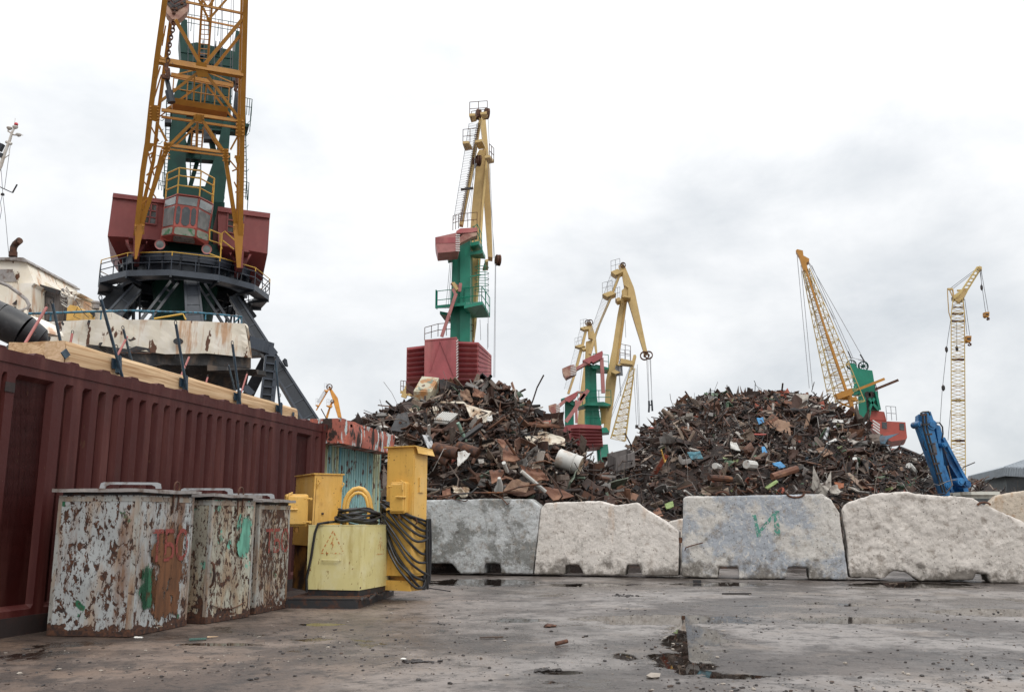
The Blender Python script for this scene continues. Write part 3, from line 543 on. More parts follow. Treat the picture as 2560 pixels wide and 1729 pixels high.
# ================================================================ rusty bins
def letters(name, txt, mat, parent, origin, ux, uz, h, squeeze=.55, nrm=None, off=.003, spacing=1.0, stroke=None):
    cu = bpy.data.curves.new('t', 'FONT'); cu.body = txt; cu.size = 1; cu.space_character = spacing; cu.extrude = 0.0; cu.offset = stroke or 0
    to = bpy.data.objects.new('t', cu); COL.objects.link(to); bpy.context.view_layer.update()
    me = bpy.data.meshes.new_from_object(to.evaluated_get(bpy.context.evaluated_depsgraph_get())); bpy.data.objects.remove(to)
    nn = nrm or ux.cross(uz); mb = MB(); k = h/.7
    mb.add([V(origin)+ux*v.co.x*k*squeeze+uz*v.co.y*k+nn*off for v in me.vertices], [tuple(p.vertices) for p in me.polygons])
    return mb.build(name, mat, parent)
def bin_box(label, corner, left, right, h, mat, seed, lettering=None, hook=.5, lidtilt=0, handle=True, patch=None, width=None, lean=0.0):
    c = G(*corner); r_ = G(*right)-c; ux = r_.normalized(); Lr = r_.length
    ul = (G(*left)-c).normalized() if width is None else -ux.cross(V((0, 0, 1))); Ll = (G(*left)-c).length if width is None else width
    t = thing('sand_bin', label, 'metal bin', c+ux*Lr/2+ul*Ll/2, 'rusty steel bins by the red container')
    nl = -ux.cross(V((0, 0, 1)))*-1    # outward normal of the right face
    nf = ul.cross(V((0, 0, 1)))*1
    nr = V((ux.y, -ux.x, 0)); nfz = V((-ul.y, ul.x, 0)); 
    if nfz.dot(ux) > 0: nfz = -nfz
    rnd = random.Random(seed); mb = MB(); nx, nz = 10, 12; vs = []; fs = []
    # four walls with slightly dented sheet
    cor = [c+ul*Ll, c, c+ux*Lr, c+ux*Lr+ul*Ll]; nrm = [nfz, nr, -nfz, -nr]
    for k in range(4):
        a, b_ = cor[k], cor[(k+1) % 4]; o = len(vs)
        for j in range(nz+1):
            for i in range(nx+1):
                u_, v_ = i/nx, j/nz; e = math.sin(math.pi*u_)*math.sin(math.pi*v_)
                vs.append(a.lerp(b_, u_)+V((0, 0, .01+(h-.05)*v_))+nrm[k]*(e*.014*noise.noise(V((u_*3+k*7, v_*4, seed)))*2-e*.01))
        fs += [(o+j*(nx+1)+i, o+j*(nx+1)+i+1, o+(j+1)*(nx+1)+i+1, o+(j+1)*(nx+1)+i) for j in range(nz) for i in range(nx)]
    mb.add(vs, fs); mb.build('bin_body', mat, t, smooth=True)
    # angle-iron edges
    mb = MB(); z = V((0, 0, 1)); w = .035; pr = .004
    for k in range(4):
        a = cor[k]; b_ = cor[(k+1) % 4]; d = (b_-a).normalized(); n1 = nrm[k]
        for q0, q1 in ((a+z*.008, a+d*w+z*.008), (b_-d*w+z*.008, b_+z*.008)): mb.prism([q0-n1*.003, q1-n1*.003, q1-n1*.003+z*(h-.05), q0-n1*.003+z*(h-.05)], n1*(pr+.003))
        for z0 in (.006, h-.095): mb.prism([a+d*w+z*z0, b_-d*w+z*z0, b_-d*w+z*(z0+.045), a+d*w+z*(z0+.045)], n1*pr)
    mb.build('edge_frame', M['peelE'], t)
    # lid
    up = V((0, 0, 1)); lo = h+.0; mb = MB(); ov = .05; nx = 8; vs = []
    cc_ = [c+ul*(Ll+ov)-ux*ov, c-ul*ov-ux*ov, c-ul*ov+ux*(Lr+ov), c+ul*(Ll+ov)+ux*(Lr+ov)]
    ring = []
    for k in range(4):
        for i in range(nx): ring.append(cc_[k].lerp(cc_[(k+1) % 4], i/nx)+nrm[k]*.008*rnd.uniform(-1, 1))
    K = len(ring); zz = [lo+.012*noise.noise(V((p.x*4, p.y*4, seed)))-.01+lidtilt*((p-c).dot(ux)) for p in ring]
    mb.add([V((p.x, p.y, z_)) for p, z_ in zip(ring, zz)]+[V((p.x, p.y, z_+.032)) for p, z_ in zip(ring, zz)], [(i, (i+1) % K, K+(i+1) % K, K+i) for i in range(K)]+[tuple(range(K)), tuple(range(2*K-1, K-1, -1))])
    lid = mb.build('lid', M['lid'], t)
    mb = MB(); mb.prism([c+ul*(Ll-.02)+ux*.02+z*(h-.05), c+ul*.02+ux*.02+z*(h-.05), c+ul*.02+ux*(Lr-.02)+z*(h-.05), c+ul*(Ll-.02)+ux*(Lr-.02)+z*(h-.05)], z*.05); mb.build('rim', M['dark'], t)
    if handle:
        a = c+ul*(Ll*.62)+ux*(Lr*.15)+z*(h+.03); L_ = .56; dr = (ux*.35-ul*.9).normalized(); w = .028
        def hb(p, q, wd): mb.beam(p, q, .012, wd, up=z)
        mb = MB(); H = .06; ht = [a, a+z*H*.8+dr*.01, a+z*H+dr*.04, a+z*H+dr*(L_-.04), a+z*H*.8+dr*(L_-.01), a+dr*L_]
        inner = [a+dr*.05, a+z*H*.35+dr*.055, a+z*H*.62+dr*.09, a+z*H*.62+dr*(L_-.09), a+z*H*.35+dr*(L_-.055), a+dr*(L_-.05)]
        nn = dr.cross(z)*.03
        for i in range(5): mb.hexa([ht[i], ht[i+1], ht[i+1]+nn, ht[i]+nn, inner[i], inner[i+1], inner[i+1]+nn, inner[i]+nn])
        mb.build('lid_handle', pm('grey_grip', (.30, .31, .32), [((.12, .08, .06), 9, 8, .5, .65)], .5), lid)
    if hook:
        a = c+ux*Lr*hook+nr*.012; pts = [a+z*(h-.2), a+z*(h+.04)]
        for k in range(7): pts.append(a+ux*(.045-.045*math.cos(k*math.pi/6))+z*(h+.06+.045*math.sin(k*math.pi/6)))
        pts += [a+ux*.09+z*(h+.04), a+ux*.085+z*(h-.17)]
        mb = MB(); mb.tube(pts, .009, 8); mb.build('lifting_loop', M['rust'], t, smooth=True)
    if patch:
        a = c+ux*(Lr*patch); pts = []; rn = random.Random(3)
        for k in range(22):
            an = k/22*6.283; pts.append(a+ux*(.105*math.cos(an)*rn.uniform(.8, 1.15))+z*(h*.44+h*.40*math.sin(an)*rn.uniform(.88, 1.05))+nr*.003)
    if lettering:
        letters('lettering', 'ТБО', M['letr'], t, c+ux*(Lr*lettering[0])+z*(h*lettering[1]), ux, z, h*lettering[2], squeeze=lettering[3], nrm=nr, off=.0055+.006, spacing=.95, stroke=.008)
    return t, c, ux, ul, nr, nfz, Lr, Ll
b1 = bin_box('largest and nearest rusty grey blue bin, with a faded red word', (321, 1593), (116, 1589), (465, 1564), 1.32, M['peel1'], 1, (.24, .50, .22, .78), .58)
b3 = bin_box('farthest rusty bin, with a legible red word next to the yellow cabinets', (635, 1536), (0, 0), (714, 1519), 1.27, M['peel3'], 3, (.20, .53, .21, .86), None, width=.8)
b2 = bin_box('middle rusty cream bin with a mint green paint patch', (512, 1560), (0, 0), (623, 1541), 1.30, M['peel2'], 2, None, .56, width=.8)
# big rust stain on bin 1, mint patch on bin 2: real paint patches a hair proud, with torn outlines
def stainmat(name, col, cu, cz, ru, rz, ux, base, seed):
    m, nt, b = newmat(name); tc = nt.nodes.new('ShaderNodeTexCoord'); co = tc.outputs['Object']
    f, _ = noise_fac(nt, co, 14, 8, .42, .6, (1, 1, .25), off=seed); c = mixc(nt, f, tuple(q*.6 for q in col), col); nt.links.new(c, b.inputs['Base Color']); b.inputs['Roughness'].default_value = .8
    dt = nt.nodes.new('ShaderNodeVectorMath'); dt.operation = 'DOT_PRODUCT'; nt.links.new(co, dt.inputs[0]); dt.inputs[1].default_value = tuple(ux)
    sp = nt.nodes.new('ShaderNodeSeparateXYZ'); nt.links.new(co, sp.inputs[0])
    dx = mth(nt, 'DIVIDE', mth(nt, 'SUBTRACT', dt.outputs['Value'], cu), ru); dz = mth(nt, 'DIVIDE', mth(nt, 'SUBTRACT', sp.outputs['Z'], cz), rz)
    d = mth(nt, 'ADD', mth(nt, 'POWER', mth(nt, 'ABSOLUTE', dx), 2.5), mth(nt, 'POWER', mth(nt, 'ABSOLUTE', dz), 4.0))
    _, n = noise_fac(nt, co, 7, 9, 0, 1, (1, 1, .5), off=seed+2, rough=.7)
    r = nt.nodes.new('ShaderNodeMapRange'); nt.links.new(mth(nt, 'ADD', d, mth(nt, 'MULTIPLY', mth(nt, 'SUBTRACT', n, .5), 8.0)), r.inputs['Value']); r.inputs['From Min'].default_value = .85; r.inputs['From Max'].default_value = .72
    nt.links.new(r.outputs[0], b.inputs['Alpha']); return m
def stain(bx, name, u0, u1, z0, z1, col, seed):
    t, c, ux, ul, nr, nfz, Lr, Ll = bx; o0 = V(t['_o']); a = c+ux*Lr*u0+nr*.006; b_ = c+ux*Lr*u1+nr*.006
    cu = ((a+b_)/2-o0).dot(ux)
    m = stainmat(name, col, cu, (z0+z1)/2, (b_-a).length*.36, (z1-z0)*.42, ux, None, seed)
    mb = MB(); mb.add([V((a.x, a.y, z0)), V((b_.x, b_.y, z0)), V((b_.x, b_.y, z1)), V((a.x, a.y, z1))], [(0, 1, 2, 3)]); mb.build(name, m, t)
stain(b1, 'rust_stain', .12, 1.0, .06, 1.06, (.16, .065, .025), 3)
stain(b1, 'green_paint_patch', .04, .40, .20, .66, (.025, .12, .06), 8)
stain(b2, 'mint_paint_patch', .52, 1.0, .62, 1.16, (.14, .38, .28), 5)
mb = MB(); c = b2[1]+b2[4]*.02+b2[2]*.02; mb.tube([c+V((0, 0, z))+b2[4]*o_ for z, o_ in ((.62, 0), (.60, .03), (.5, .045), (.40, .03), (.37, 0))], .014, 8); mb.build('side_grip', M['rust'], b2[0], smooth=True)
mb = MB(); z = V((0, 0, 1)); t = b2; pts = [t[1]+t[2]*(.12+t[6]*.72*k/10)+t[4]*.008+z*(.17-.05*math.sin(k/10*math.pi)) for k in range(11)]; mb.tube(pts, .005, 5); mb.build('weld_bead', M['rust'], t[0])
# ================================================================ electrical cabinets on a steel pallet
Z = V((0, 0, 1))
def frame3(corner, ang, w_left, w_right, z0):
    """near corner c; left face runs back-left, right face runs back-right; ang = heading of right face from +Y"""
    ux = V((math.sin(ang), math.cos(ang), 0)); ul = V((-ux.y, ux.x, 0)); return ux, ul
def cbox(mb, c, ux, ul, a0, a1, b0, b1, z0, z1, m=0, z=Z):     # a along ux, b along ul, relative to c
    p = [c+ux*a0+ul*b0, c+ux*a1+ul*b0, c+ux*a1+ul*b1, c+ux*a0+ul*b1]
    mb.hexa([q+z*z0 for q in p]+[q+z*z1 for q in p], m)
def solve_len(c, d, px, z):            # length along d from c so that the point lands in column px
    lo, hi = 0, 3.0; inc = None
    def col(t):
        p = c+d*t+Z*z-EYE; return PX+F*p.x/(p.y*cs+p.z*sn)
    s = 1 if col(1) > col(0) else -1
    for _ in range(40):
        mid = (lo+hi)/2
        if (col(mid)-px)*s < 0: lo = mid
        else: hi = mid
    return lo
pal = thing('steel_pallet', 'low dark steel slatted pallet carrying the yellow electrical boxes', 'pallet', G(880, 1500))
pc = G(893, 1521); pux = (G(1015, 1476)-pc).normalized(); pul = V((-pux.y, pux.x, 0)); pw = solve_len(pc, pul, 714, 0); pl = 2.0
mb = MB(); cbox(mb, pc, pux, pul, 0, pl, 0, .03, .0, .10); cbox(mb, pc, pux, pul, 0, pl, pw-.03, pw, 0, .10)
for k in range(5): cbox(mb, pc, pux, pul, pl*k/4.001, pl*k/4.001+.04, .03, pw-.03, 0, .095)
mb.build('pallet_frame', M['dark'], pal)
mb = MB()
for k in range(20): cbox(mb, pc, pux, pul, pl*k/20, pl*k/20+.055, -.03+.01*random.random(), pw+.02, .10, .118, m=k % 2)
mb.build('pallet_slats', [M['dark'], M['rust']], pal)
mb = MB(); n = 24; vs = []
for i in range(n+1):
    p = pc+pux*pl*i/n-pul*.035; zz = .112+.018*math.sin(i*.9)+.01*math.sin(i*2.3); vs += [p+Z*zz, p-pul*.02+Z*(zz-.012), p-pul*.018+Z*(zz-.03)]
mb.add(vs, [(3*i+k, 3*i+3+k, 3*i+4+k, 3*i+1+k) for i in range(n) for k in range(2)]); mb.build('bent_lip', M['dark'], pal)

def triangle_sign(parent, c, ux, nr, size, mat, lean=Z, dashed=True, bolt=True):
    mb = MB(); A = c+lean*size*.62; B = c-ux*size*.52-lean*size*.30; C_ = c+ux*size*.52-lean*size*.30; w = size*.045
    for p, q in ((A, B), (B, C_), (C_, A)):
        nseg = 5 if dashed else 1
        for i in range(nseg):
            s_, e_ = i/nseg, (i+(.62 if dashed else 1))/nseg; a = p.lerp(q, s_); b_ = p.lerp(q, e_); t = (b_-a).normalized().cross(nr)*w/2
            mb.add([a-t, b_-t, b_+t, a+t], [(0, 1, 2, 3)])
    if bolt:
        pts = [(.03, .40), (-.10, .06), (-.02, .10), (-.03, -.22), (.07, .12), (.0, .08)]
        mb.add([c+ux*size*x+lean*size*y for x, y in pts], [(0, 1, 2, 5), (2, 3, 4, 5)])
    for v in range(len(mb.v)): mb.v[v] = mb.v[v]+nr*.003
    return mb.build('warning_triangle', mat, parent)
def rbox(mb, c, ux, nr, w, h, d, r=.03, z=Z, m=0):       # rounded plate box standing out of a face
    pts = []
    for cx, cz, a0 in ((w/2-r, h/2-r, 0), (-w/2+r, h/2-r, 90), (-w/2+r, -h/2+r, 180), (w/2-r, -h/2+r, 270)):
        for k in range(4): a = R(a0+30*k); pts.append(c+ux*(cx+r*math.cos(a))+z*(cz+r*math.sin(a)))
    mb.prism(pts, nr*d, m)
    ins = [c+(p-c)*.94+nr*(d+.008) for p in pts]; n = len(pts); mb.add([p+nr*d for p in pts]+ins, [(i, (i+1) % n, n+(i+1) % n, n+i) for i in range(n)]+[tuple(range(n, 2*n))], m)
def switchbox(parent, c, ux, nr, w, h, txt, mat, tri=True, hand=1):
    mb = MB(); rbox(mb, c, ux, nr, w, h, .07); sw = mb.build('switch_box', mat, parent, smooth=False)
    mb = MB(); rbox(mb, c+nr*.078, ux, nr, w*.86, h*.88, .018, r=.02); mb.build('switch_door', mat, sw)
    mb = MB()
    for s_ in (.36, -.36): mb.tube([c+ux*(-w*.58*hand)+Z*h*s_+nr*.085, c+ux*(-w*.28*hand)+Z*h*s_+nr*.1], .011, 8); mb.lathe(c+ux*(-w*.60*hand)+Z*h*s_+nr*.07, [(.0, 0), (.018, 0), (.018, .03), (0, .03)], 8, axis=nr)
    mb.build('hinge', mat, sw)
    mb = MB(); mb.tube([c+ux*w*.52*hand+Z*h*.02+nr*.08, c+ux*w*.45*hand+Z*h*.02+nr*.12, c+ux*w*.02*hand+Z*h*.03+nr*.125], .012, 8); mb.tube([c+ux*w*.25*hand+Z*h*.54+nr*.1, c+ux*w*.42*hand+Z*h*.50+nr*.11, c+ux*w*.42*hand+Z*h*.24+nr*.12], .010, 8)
    mb.build('switch_lever', mat, sw, smooth=True)
    mb = MB(); mb.lathe(c-Z*h*.5+nr*.04+ux*w*.05, [(.0, 0), (.028, 0), (.028, .04), (.035, .04), (.035, .07), (0, .07)], 10, axis=-Z); mb.build('cable_gland', M['soot'], sw)
    if tri: triangle_sign(sw, c-ux*w*.05+Z*h*.05+nr*.098, ux, nr, w*.62, M['letp'], dashed=False)
    letters('switch_lettering', txt, M['letp'], sw, c-ux*w*.3-Z*h*.36+nr*.098, ux, Z, h*.15, squeeze=.62, nrm=nr, off=.003)
    return sw
# --- pale box in front
t = thing('transformer_box', 'pale yellow plywood box with an orange dashed lightning triangle, cable coiled on top', 'electrical box', G(896, 1500))
z0 = .19; c = G(897, 1475, z0); ang = math.atan2(*(G(986, 1459, z0)-c).xy) ; ux, ul = frame3(c, ang, 0, 0, z0); c = V((c.x, c.y, 0))
wl = solve_len(c, ul, 765, z0); wr = solve_len(c, ux, 986, z0); H = WP(901, 1313, c, ux).z
H = EYE.z+(ray(901, 1313).z/ray(901, 1313).xy.length)*(c-EYE).xy.length
nl = -ux; nr = -ul
mb = MB(); cbox(mb, c, ux, ul, 0, wr, 0, wl, z0, H); mb.build('box_body', M['pale'], t)
mb = MB(); cbox(mb, c, ux, ul, .012, wr-.02, .012, wl-.02, .118, z0); mb.build('box_plinth', M['dark'], t)
mb = MB(); cbox(mb, c, ux, ul, -.004, wr+.004, -.004, wl+.004, H, H+.008); mb.build('box_top', M['pale'], t)
cl = c+ul*wl*.52+Z*(z0+(H-z0)*.68)+nl*.002
triangle_sign(t, cl, ul*-1, nl, .30, M['leto'])
triangle_sign(t, c+ux*wr*.55+Z*(z0+(H-z0)*.62)+nr*.002, ux, nr, .24, M['leto'])
mb = MB(); a = c+ul*wl*.70+Z*(z0+(H-z0)*.46); b_ = c+ul*wl*.36+Z*(z0+(H-z0)*.46); mb.tube([a+nl*.004, a+nl*.03, b_+nl*.03, b_+nl*.004], .008, 6); mb.build('pull_handle', M['pale'], t)
mb = MB()
for q in (c+ux*.04+Z*(z0+.03), c+ux*(wr-.06)+Z*(z0+.04)): mb.lathe(q+nr*.0, [(0, .002), (.012, .002), (.010, .008), (0, .009)], 8, axis=nr)
mb.build('bolt', M['rust'], t)
TB = dict(c=c, ux=ux, ul=ul, wl=wl, wr=wr, H=H, nl=nl, nr=nr)
# yellow double tube arch standing behind the box (bent guard of the cable lead-in)
ar = thing('tube_arch', 'bright yellow double bent tube arch rising behind the coiled cable', 'tube arch', G(905, 1462, .1))
for k, (sc_, r_) in enumerate(((1.0, .032), (.80, .022))):
    pts = []; Y_ = (c.y+.75)
    base = [(862, 1262), (865, 1248), (872, 1234), (884, 1223), (897, 1220), (908, 1223), (918, 1233), (923, 1246), (926, 1262), (929, 1278)]
    cx_, cy_ = 896, 1275
    for x, y in base: pts.append(W(cx_+(x-cx_)*sc_, cy_+(y-cy_)*sc_, Y_-.03*k))
    pts = [V((pts[0].x, pts[0].y, .95))]+pts+([V((pts[-1].x-.02, pts[-1].y, .97))] if k else [])
    mb = MB(); mb.tube(pts, r_, 12); mb.build('bent_tube', M['yel'], ar, smooth=True)
mb = MB(); p = W(862, 1262, Y_); q = W(926, 1270, Y_); cbox(mb, V((p.x-.05, p.y, 0)), V((1, 0, 0)), V((0, 1, 0)), 0, q.x-p.x+.1, 0, .3, .12, .96); mb.build('arch_cabinet', M['yel'], ar)
# cable coil on top of the pale box
def coil(name, label, centre, ax1, ax2, nturn, r0, r1, h, tr, jit, seed, mat, tail=None):
    rn = random.Random(seed); t = thing(name, label, 'cable', centre)
    for k in range(nturn):
        rr0 = r0*rn.uniform(.82, 1.05); rr1 = r1*rn.uniform(.82, 1.08); ph = rn.uniform(0, 6.28); zz = h*(k+.5)/nturn; tl = rn.uniform(-1, 1)*.06; ox, oy = rn.uniform(-1, 1)*jit, rn.uniform(-1, 1)*jit
        pts = [V(centre)+ax1*(rr0*math.cos(a)+ox)+ax2*(rr1*math.sin(a)+oy)+Z*(zz+tl*math.sin(a+ph)+.012*math.sin(3*a+ph)) for a in [i*2*math.pi/28 for i in range(28)]]
        mb = MB(); mb.tube(pts, tr, 8, closed=True); mb.build('cable_turn', mat, t, smooth=True)
    if tail: mb = MB(); mb.tube(tail, tr, 8); mb.build('cable_tail', mat, t, smooth=True)
    return t
cc = c+ux*wr*.42+ul*wl*.38+Z*(H+.02)
tl = [cc+ul*.22-ux*.1+Z*.03, c+ul*(wl*.62)-ux*.0+Z*(H+.04), c+ul*(wl*.80)-ux*.03+Z*(H+.02), c+ul*(wl*.84)-ux*.05+Z*(H-.1), c+ul*(wl*.90)-ux*.04+Z*(H-.4), c+ul*(wl*.97)-ux*.04+Z*.32, c+ul*(wl*.96)-ux*.03+Z*.16]
coil('cable_coil', 'black rubber cable coiled on top of the pale yellow box', cc, ux, ul, 9, .33, .25, .17, .017, .03, 5, M['black'], tl)
# --- tall cabinet on the right
t = thing('tall_cabinet', 'tallest yellow electrical cabinet with an overhanging lid, hung with black cable', 'electrical cabinet', G(1030, 1470))
Yt = 12.3; cb = W(1031, 1440, Yt); ctp = W(1036, 1116, Yt); zb_ = cb.z; zt_ = ctp.z; c2 = V((ctp.x-.01, Yt, 0))
ang = R(30); ux, ul = frame3(c2, ang, 0, 0, 0); nl = -ux; nr = -ul
wl = solve_len(c2, ul, 968, 1.7); wr = solve_len(c2, ux, 1068, 1.7)
mb = MB(); cbox(mb, c2, ux, ul, 0, wr, 0, wl, zb_, zt_); mb.build('cabinet_body', M['yel'], t)
mb = MB(); cbox(mb, c2, ux, ul, -.012, wr*.97, wl*.0, wl*.95, .13, zb_-.06); mb.build('cabinet_foot', M['yel'], t)
mb = MB(); cbox(mb, c2, ux, ul, .03, wr-.05, .03, wl-.05, zb_-.06, zb_); mb.build('dark_gap', M['soot'], t)
mb = MB(); p = [c2+nl*.04+nr*.05+Z*(zt_+.0), c2+ux*(wr+.05)+nr*.05+Z*(zt_-.03), c2+ux*(wr+.05)+ul*(wl+.04)+Z*(zt_-.03), c2+nl*.04+ul*(wl+.04)+Z*(zt_+.0)]
mb.hexa(p+[q+Z*.014 for q in p]); mb.build('cabinet_lid', M['yel'], t)
mb = MB(); mb.prism([c2+nr*.045+Z*(zt_-.005), c2+ux*(wr+.05)+nr*.045+Z*(zt_-.035), c2+ux*(wr+.06)+nr*.075+Z*(zt_-.11), c2+ux*.02+nr*.06+Z*(zt_-.09)], nr*.008); mb.build('lid_flap', M['yel'], t)
mb = MB()
cbox(mb, c2+nr*.003, ux, ul, .02, wr-.02, -.006, .003, zb_+.03, zt_-.16); mb.build('cabinet_door', M['yel'], t)
mb = MB(); cbox(mb, c2, ux, ul, wr*.36, wr*.66, -.03, -.003, 1.42, 1.62); mb.build('inspection_cover', M['yel'], t)
mb = MB(); mb.tube([c2+nr*.01+ux*.01+Z*1.06, c2+nr*.05+ux*.02+Z*1.08, c2+nr*.06+ux*.03+Z*1.02, c2+nr*.02+ux*.06+Z*1.0], .009, 6); mb.build('door_latch', M['rust'], t)
switchbox(t, c2+ul*wl*.44+Z*(zb_+(zt_-zb_)*.60), -ul, nl, wl*.60, .42, '380', M['yel'])
mb = MB()
for i in range(4): mb.lathe(c2+ul*(wl*.42+i*.018)+Z*1.10, [(0, .002), (.006, .002), (.006, .004), (0, .004)], 8, axis=nl)
mb.build('vent_holes', M['dark'], t)
# cable hung on the cabinet
def hang(pts, name, par, tr=.017):
    q = []
    for i in range(len(pts)-1):                       # catmull-rom
        p0 = pts[max(0, i-1)]; p1 = pts[i]; p2 = pts[i+1]; p3 = pts[min(len(pts)-1, i+2)]
        for k in range(5):
            s = k/5; q.append(.5*((2*p1)+(p2-p0)*s+(2*p0-5*p1+4*p2-p3)*s*s+(3*p1-p0-3*p2+p3)*s**3))
    q.append(pts[-1]); mb = MB(); mb.tube(q, tr, 8); return mb.build(name, M['black'], par, smooth=True)
hc = thing('hanging_cable', 'thick black cable hung in drooping loops round the tall yellow cabinet', 'cable', G(1060, 1468))
rn = random.Random(4)
loops = [((948, 1262), (958, 1252), (985, 1266), (1018, 1288), (1048, 1304), (1066, 1314), (1071, 1300)),
         ((950, 1270), (962, 1258), (990, 1276), (1020, 1300), (1050, 1322), (1068, 1326), (1074, 1310)),
         ((946, 1276), (955, 1262), (984, 1284), (1010, 1310), (1045, 1336), (1066, 1338), (1075, 1322)),
         ((944, 1284), (958, 1266), (980, 1292), (1006, 1322), (1040, 1352), (1068, 1346), (1073, 1330)),
         ((952, 1258), (975, 1258), (1002, 1276), (1030, 1290), (1056, 1300), (1068, 1306), (1073, 1318)),
         ((942, 1290), (960, 1288), (992, 1318), (1020, 1352), (1050, 1380), (1066, 1382), (1070, 1360)),
         ((945, 1294), (962, 1300), (990, 1340), (1014, 1376), (1042, 1402), (1066, 1404), (1069, 1380)),
         ((948, 1298), (966, 1316), (992, 1360), (1020, 1400), (1048, 1424), (1070, 1438), (1080, 1436)),
         ((950, 1300), (968, 1330), (986, 1376), (1008, 1412), (1036, 1440), (1062, 1448), (1072, 1420)),
         ((954, 1300), (972, 1350), (992, 1400), (1020, 1430), (1044, 1462), (1062, 1470), (1070, 1440)),
         ((956, 1340), (972, 1376), (992, 1416), (1016, 1444), (1040, 1468), (1060, 1462), (1069, 1424))]
for i, lp in enumerate(loops):
    pts = []
    for k, (x, y) in enumerate(lp):
        # sit just in front of whichever face the column meets, wrapping round both ends
        if x < 1036: f_ = c2+nl*(.03+.008*(i % 4)); n_ = nl
        else: f_ = c2+nr*(.035+.01*(i % 4)); n_ = nr
        p = WP(x+rn.uniform(-1, 1), y+rn.uniform(-1, 1), f_, n_)
        if k == 0: p = p+ux*.10
        if k == 6: p = p+ul*.12+ux*.02
        pts.append(p)
    pts = [pts[0]+ux*.12+Z*-.03]+pts+[pts[-1]+ul*.25+Z*.03]
    hang(pts, 'cable_loop', hc)
for i, (x, dx) in enumerate(((1072, 0), (1075, 2), (1068, -2))):
    pts = [WP(x+dx*math.sin(k), 1296+k*(36+4*i), c2+nr*(.05+.012*i), nr) for k in range(5)]; hang(pts, 'cable_drop', hc)
# --- left cabinet behind
t = thing('control_cabinet', 'yellow control cabinet behind the rusty bins, sooty at its foot, with a side switch box', 'electrical cabinet', G(785, 1470))
Yc = 12.35; cb = W(768, 1475, Yc); c3 = V((W(787, 1190, Yc).x-.06, Yc, 0)); zt_ = W(787, 1185, Yc).z
ang = R(60); ux, ul = frame3(c3, ang, 0, 0, 0); nl = -ux; nr = -ul
lean = (V((W(787, 1190, Yc).x, Yc, zt_))-V((W(772, 1440, Yc).x, Yc, .15))).normalized()
wl = .50; wr = .40
wl = solve_len(V((W(787, 1190, Yc).x, Yc, 0)), ul, 741, zt_); wr = solve_len(V((W(787, 1190, Yc).x, Yc, 0)), ux, 857, zt_)
base = V((W(772, 1440, Yc).x, Yc, .12)); zs = (zt_-.12)/lean.z
def lb(mb, a0, a1, b0, b1, h0, h1, m=0):
    p = [base+ux*a0+ul*b0, base+ux*a1+ul*b0, base+ux*a1+ul*b1, base+ux*a0+ul*b1]; mb.hexa([q+lean*h0 for q in p]+[q+lean*h1 for q in p], m)
mb = MB(); lb(mb, 0, wr, 0, wl, .62*zs*.62, zs); mb.build('cabinet_body', M['yel'], t)
mb = MB(); lb(mb, .03, wr-.02, .03, wl-.02, 0, .62*zs*.62); mb.build('cabinet_foot', M['soot'], t)
mb = MB(); lb(mb, -.02, wr+.02, -.02, wl+.02, zs, zs+.016); mb.build('cabinet_lid', M['yel'], t)
mb = MB(); lb(mb, wr*.06, wr*.07, -.006, 0, zs*.45, zs*.97); mb.build('door_seam', M['soot'], t)
for a_, h_ in ((wr*.10, .88), (wr*.97, .86)):
    mb = MB(); p = base+ux*a_+lean*zs*h_+nr*.004; mb.tube([p, p+nr*.02+Z*.05, p+nr*.02+Z*.09+ux*.03, p+Z*.11+ux*.02], .009, 6); mb.build('lifting_eye', M['yel'], t)
mb = MB(); p = base+ux*wr*.34+lean*zs*.66; mb.lathe(p, [(0, .0), (.016, .0), (.016, .02), (0, .024)], 10, axis=nr); mb.build('lock_knob', M['dark'], t)
sw = switchbox(t, WP(738, 1275, base+nr*.10, nr)+V((0, 0, 0)), ux, nr, .30, .42, '380~', M['yel'], hand=-1)
mb = MB(); q = WP(738, 1275, base+nr*.10, nr); mb.box(q+nr*-.06+Z*0+ux*0, (.22, .12, .34), None); mb.build('switch_bracket', M['yel'], sw)

# ================================================================ concrete blocks
bA, bB = G(1075, 1436), G(2550, 1458); bd = (bB-bA).normalized(); bn = V((bd.y, -bd.x, 0))     # bn faces the camera
def finish(mb, name, mat, lab, cat, voxel, disp, group=None, smooth=3, taper=None, kindm=None):
    o = mb.build(name, mat); me = o.data
    bpy.context.view_layer.objects.active = o
    md = o.modifiers.new('r', 'REMESH'); md.mode = 'VOXEL'; md.voxel_size = voxel; md.use_smooth_shade = True
    md = o.modifiers.new('s', 'SMOOTH'); md.factor = .5; md.iterations = smooth
    for sc_, st in disp:
        tx = bpy.data.textures.new('t', 'CLOUDS'); tx.noise_scale = sc_; tx.noise_depth = 4; md = o.modifiers.new('d', 'DISPLACE'); md.texture = tx; md.strength = st; md.mid_level = .5; md.texture_coords = 'GLOBAL'
    dg = bpy.context.evaluated_depsgraph_get(); dg.update(); me2 = bpy.data.meshes.new_from_object(o.evaluated_get(dg)); o.modifiers.clear(); o.data = me2; bpy.data.meshes.remove(me)
    return tag(o, lab, cat, group)
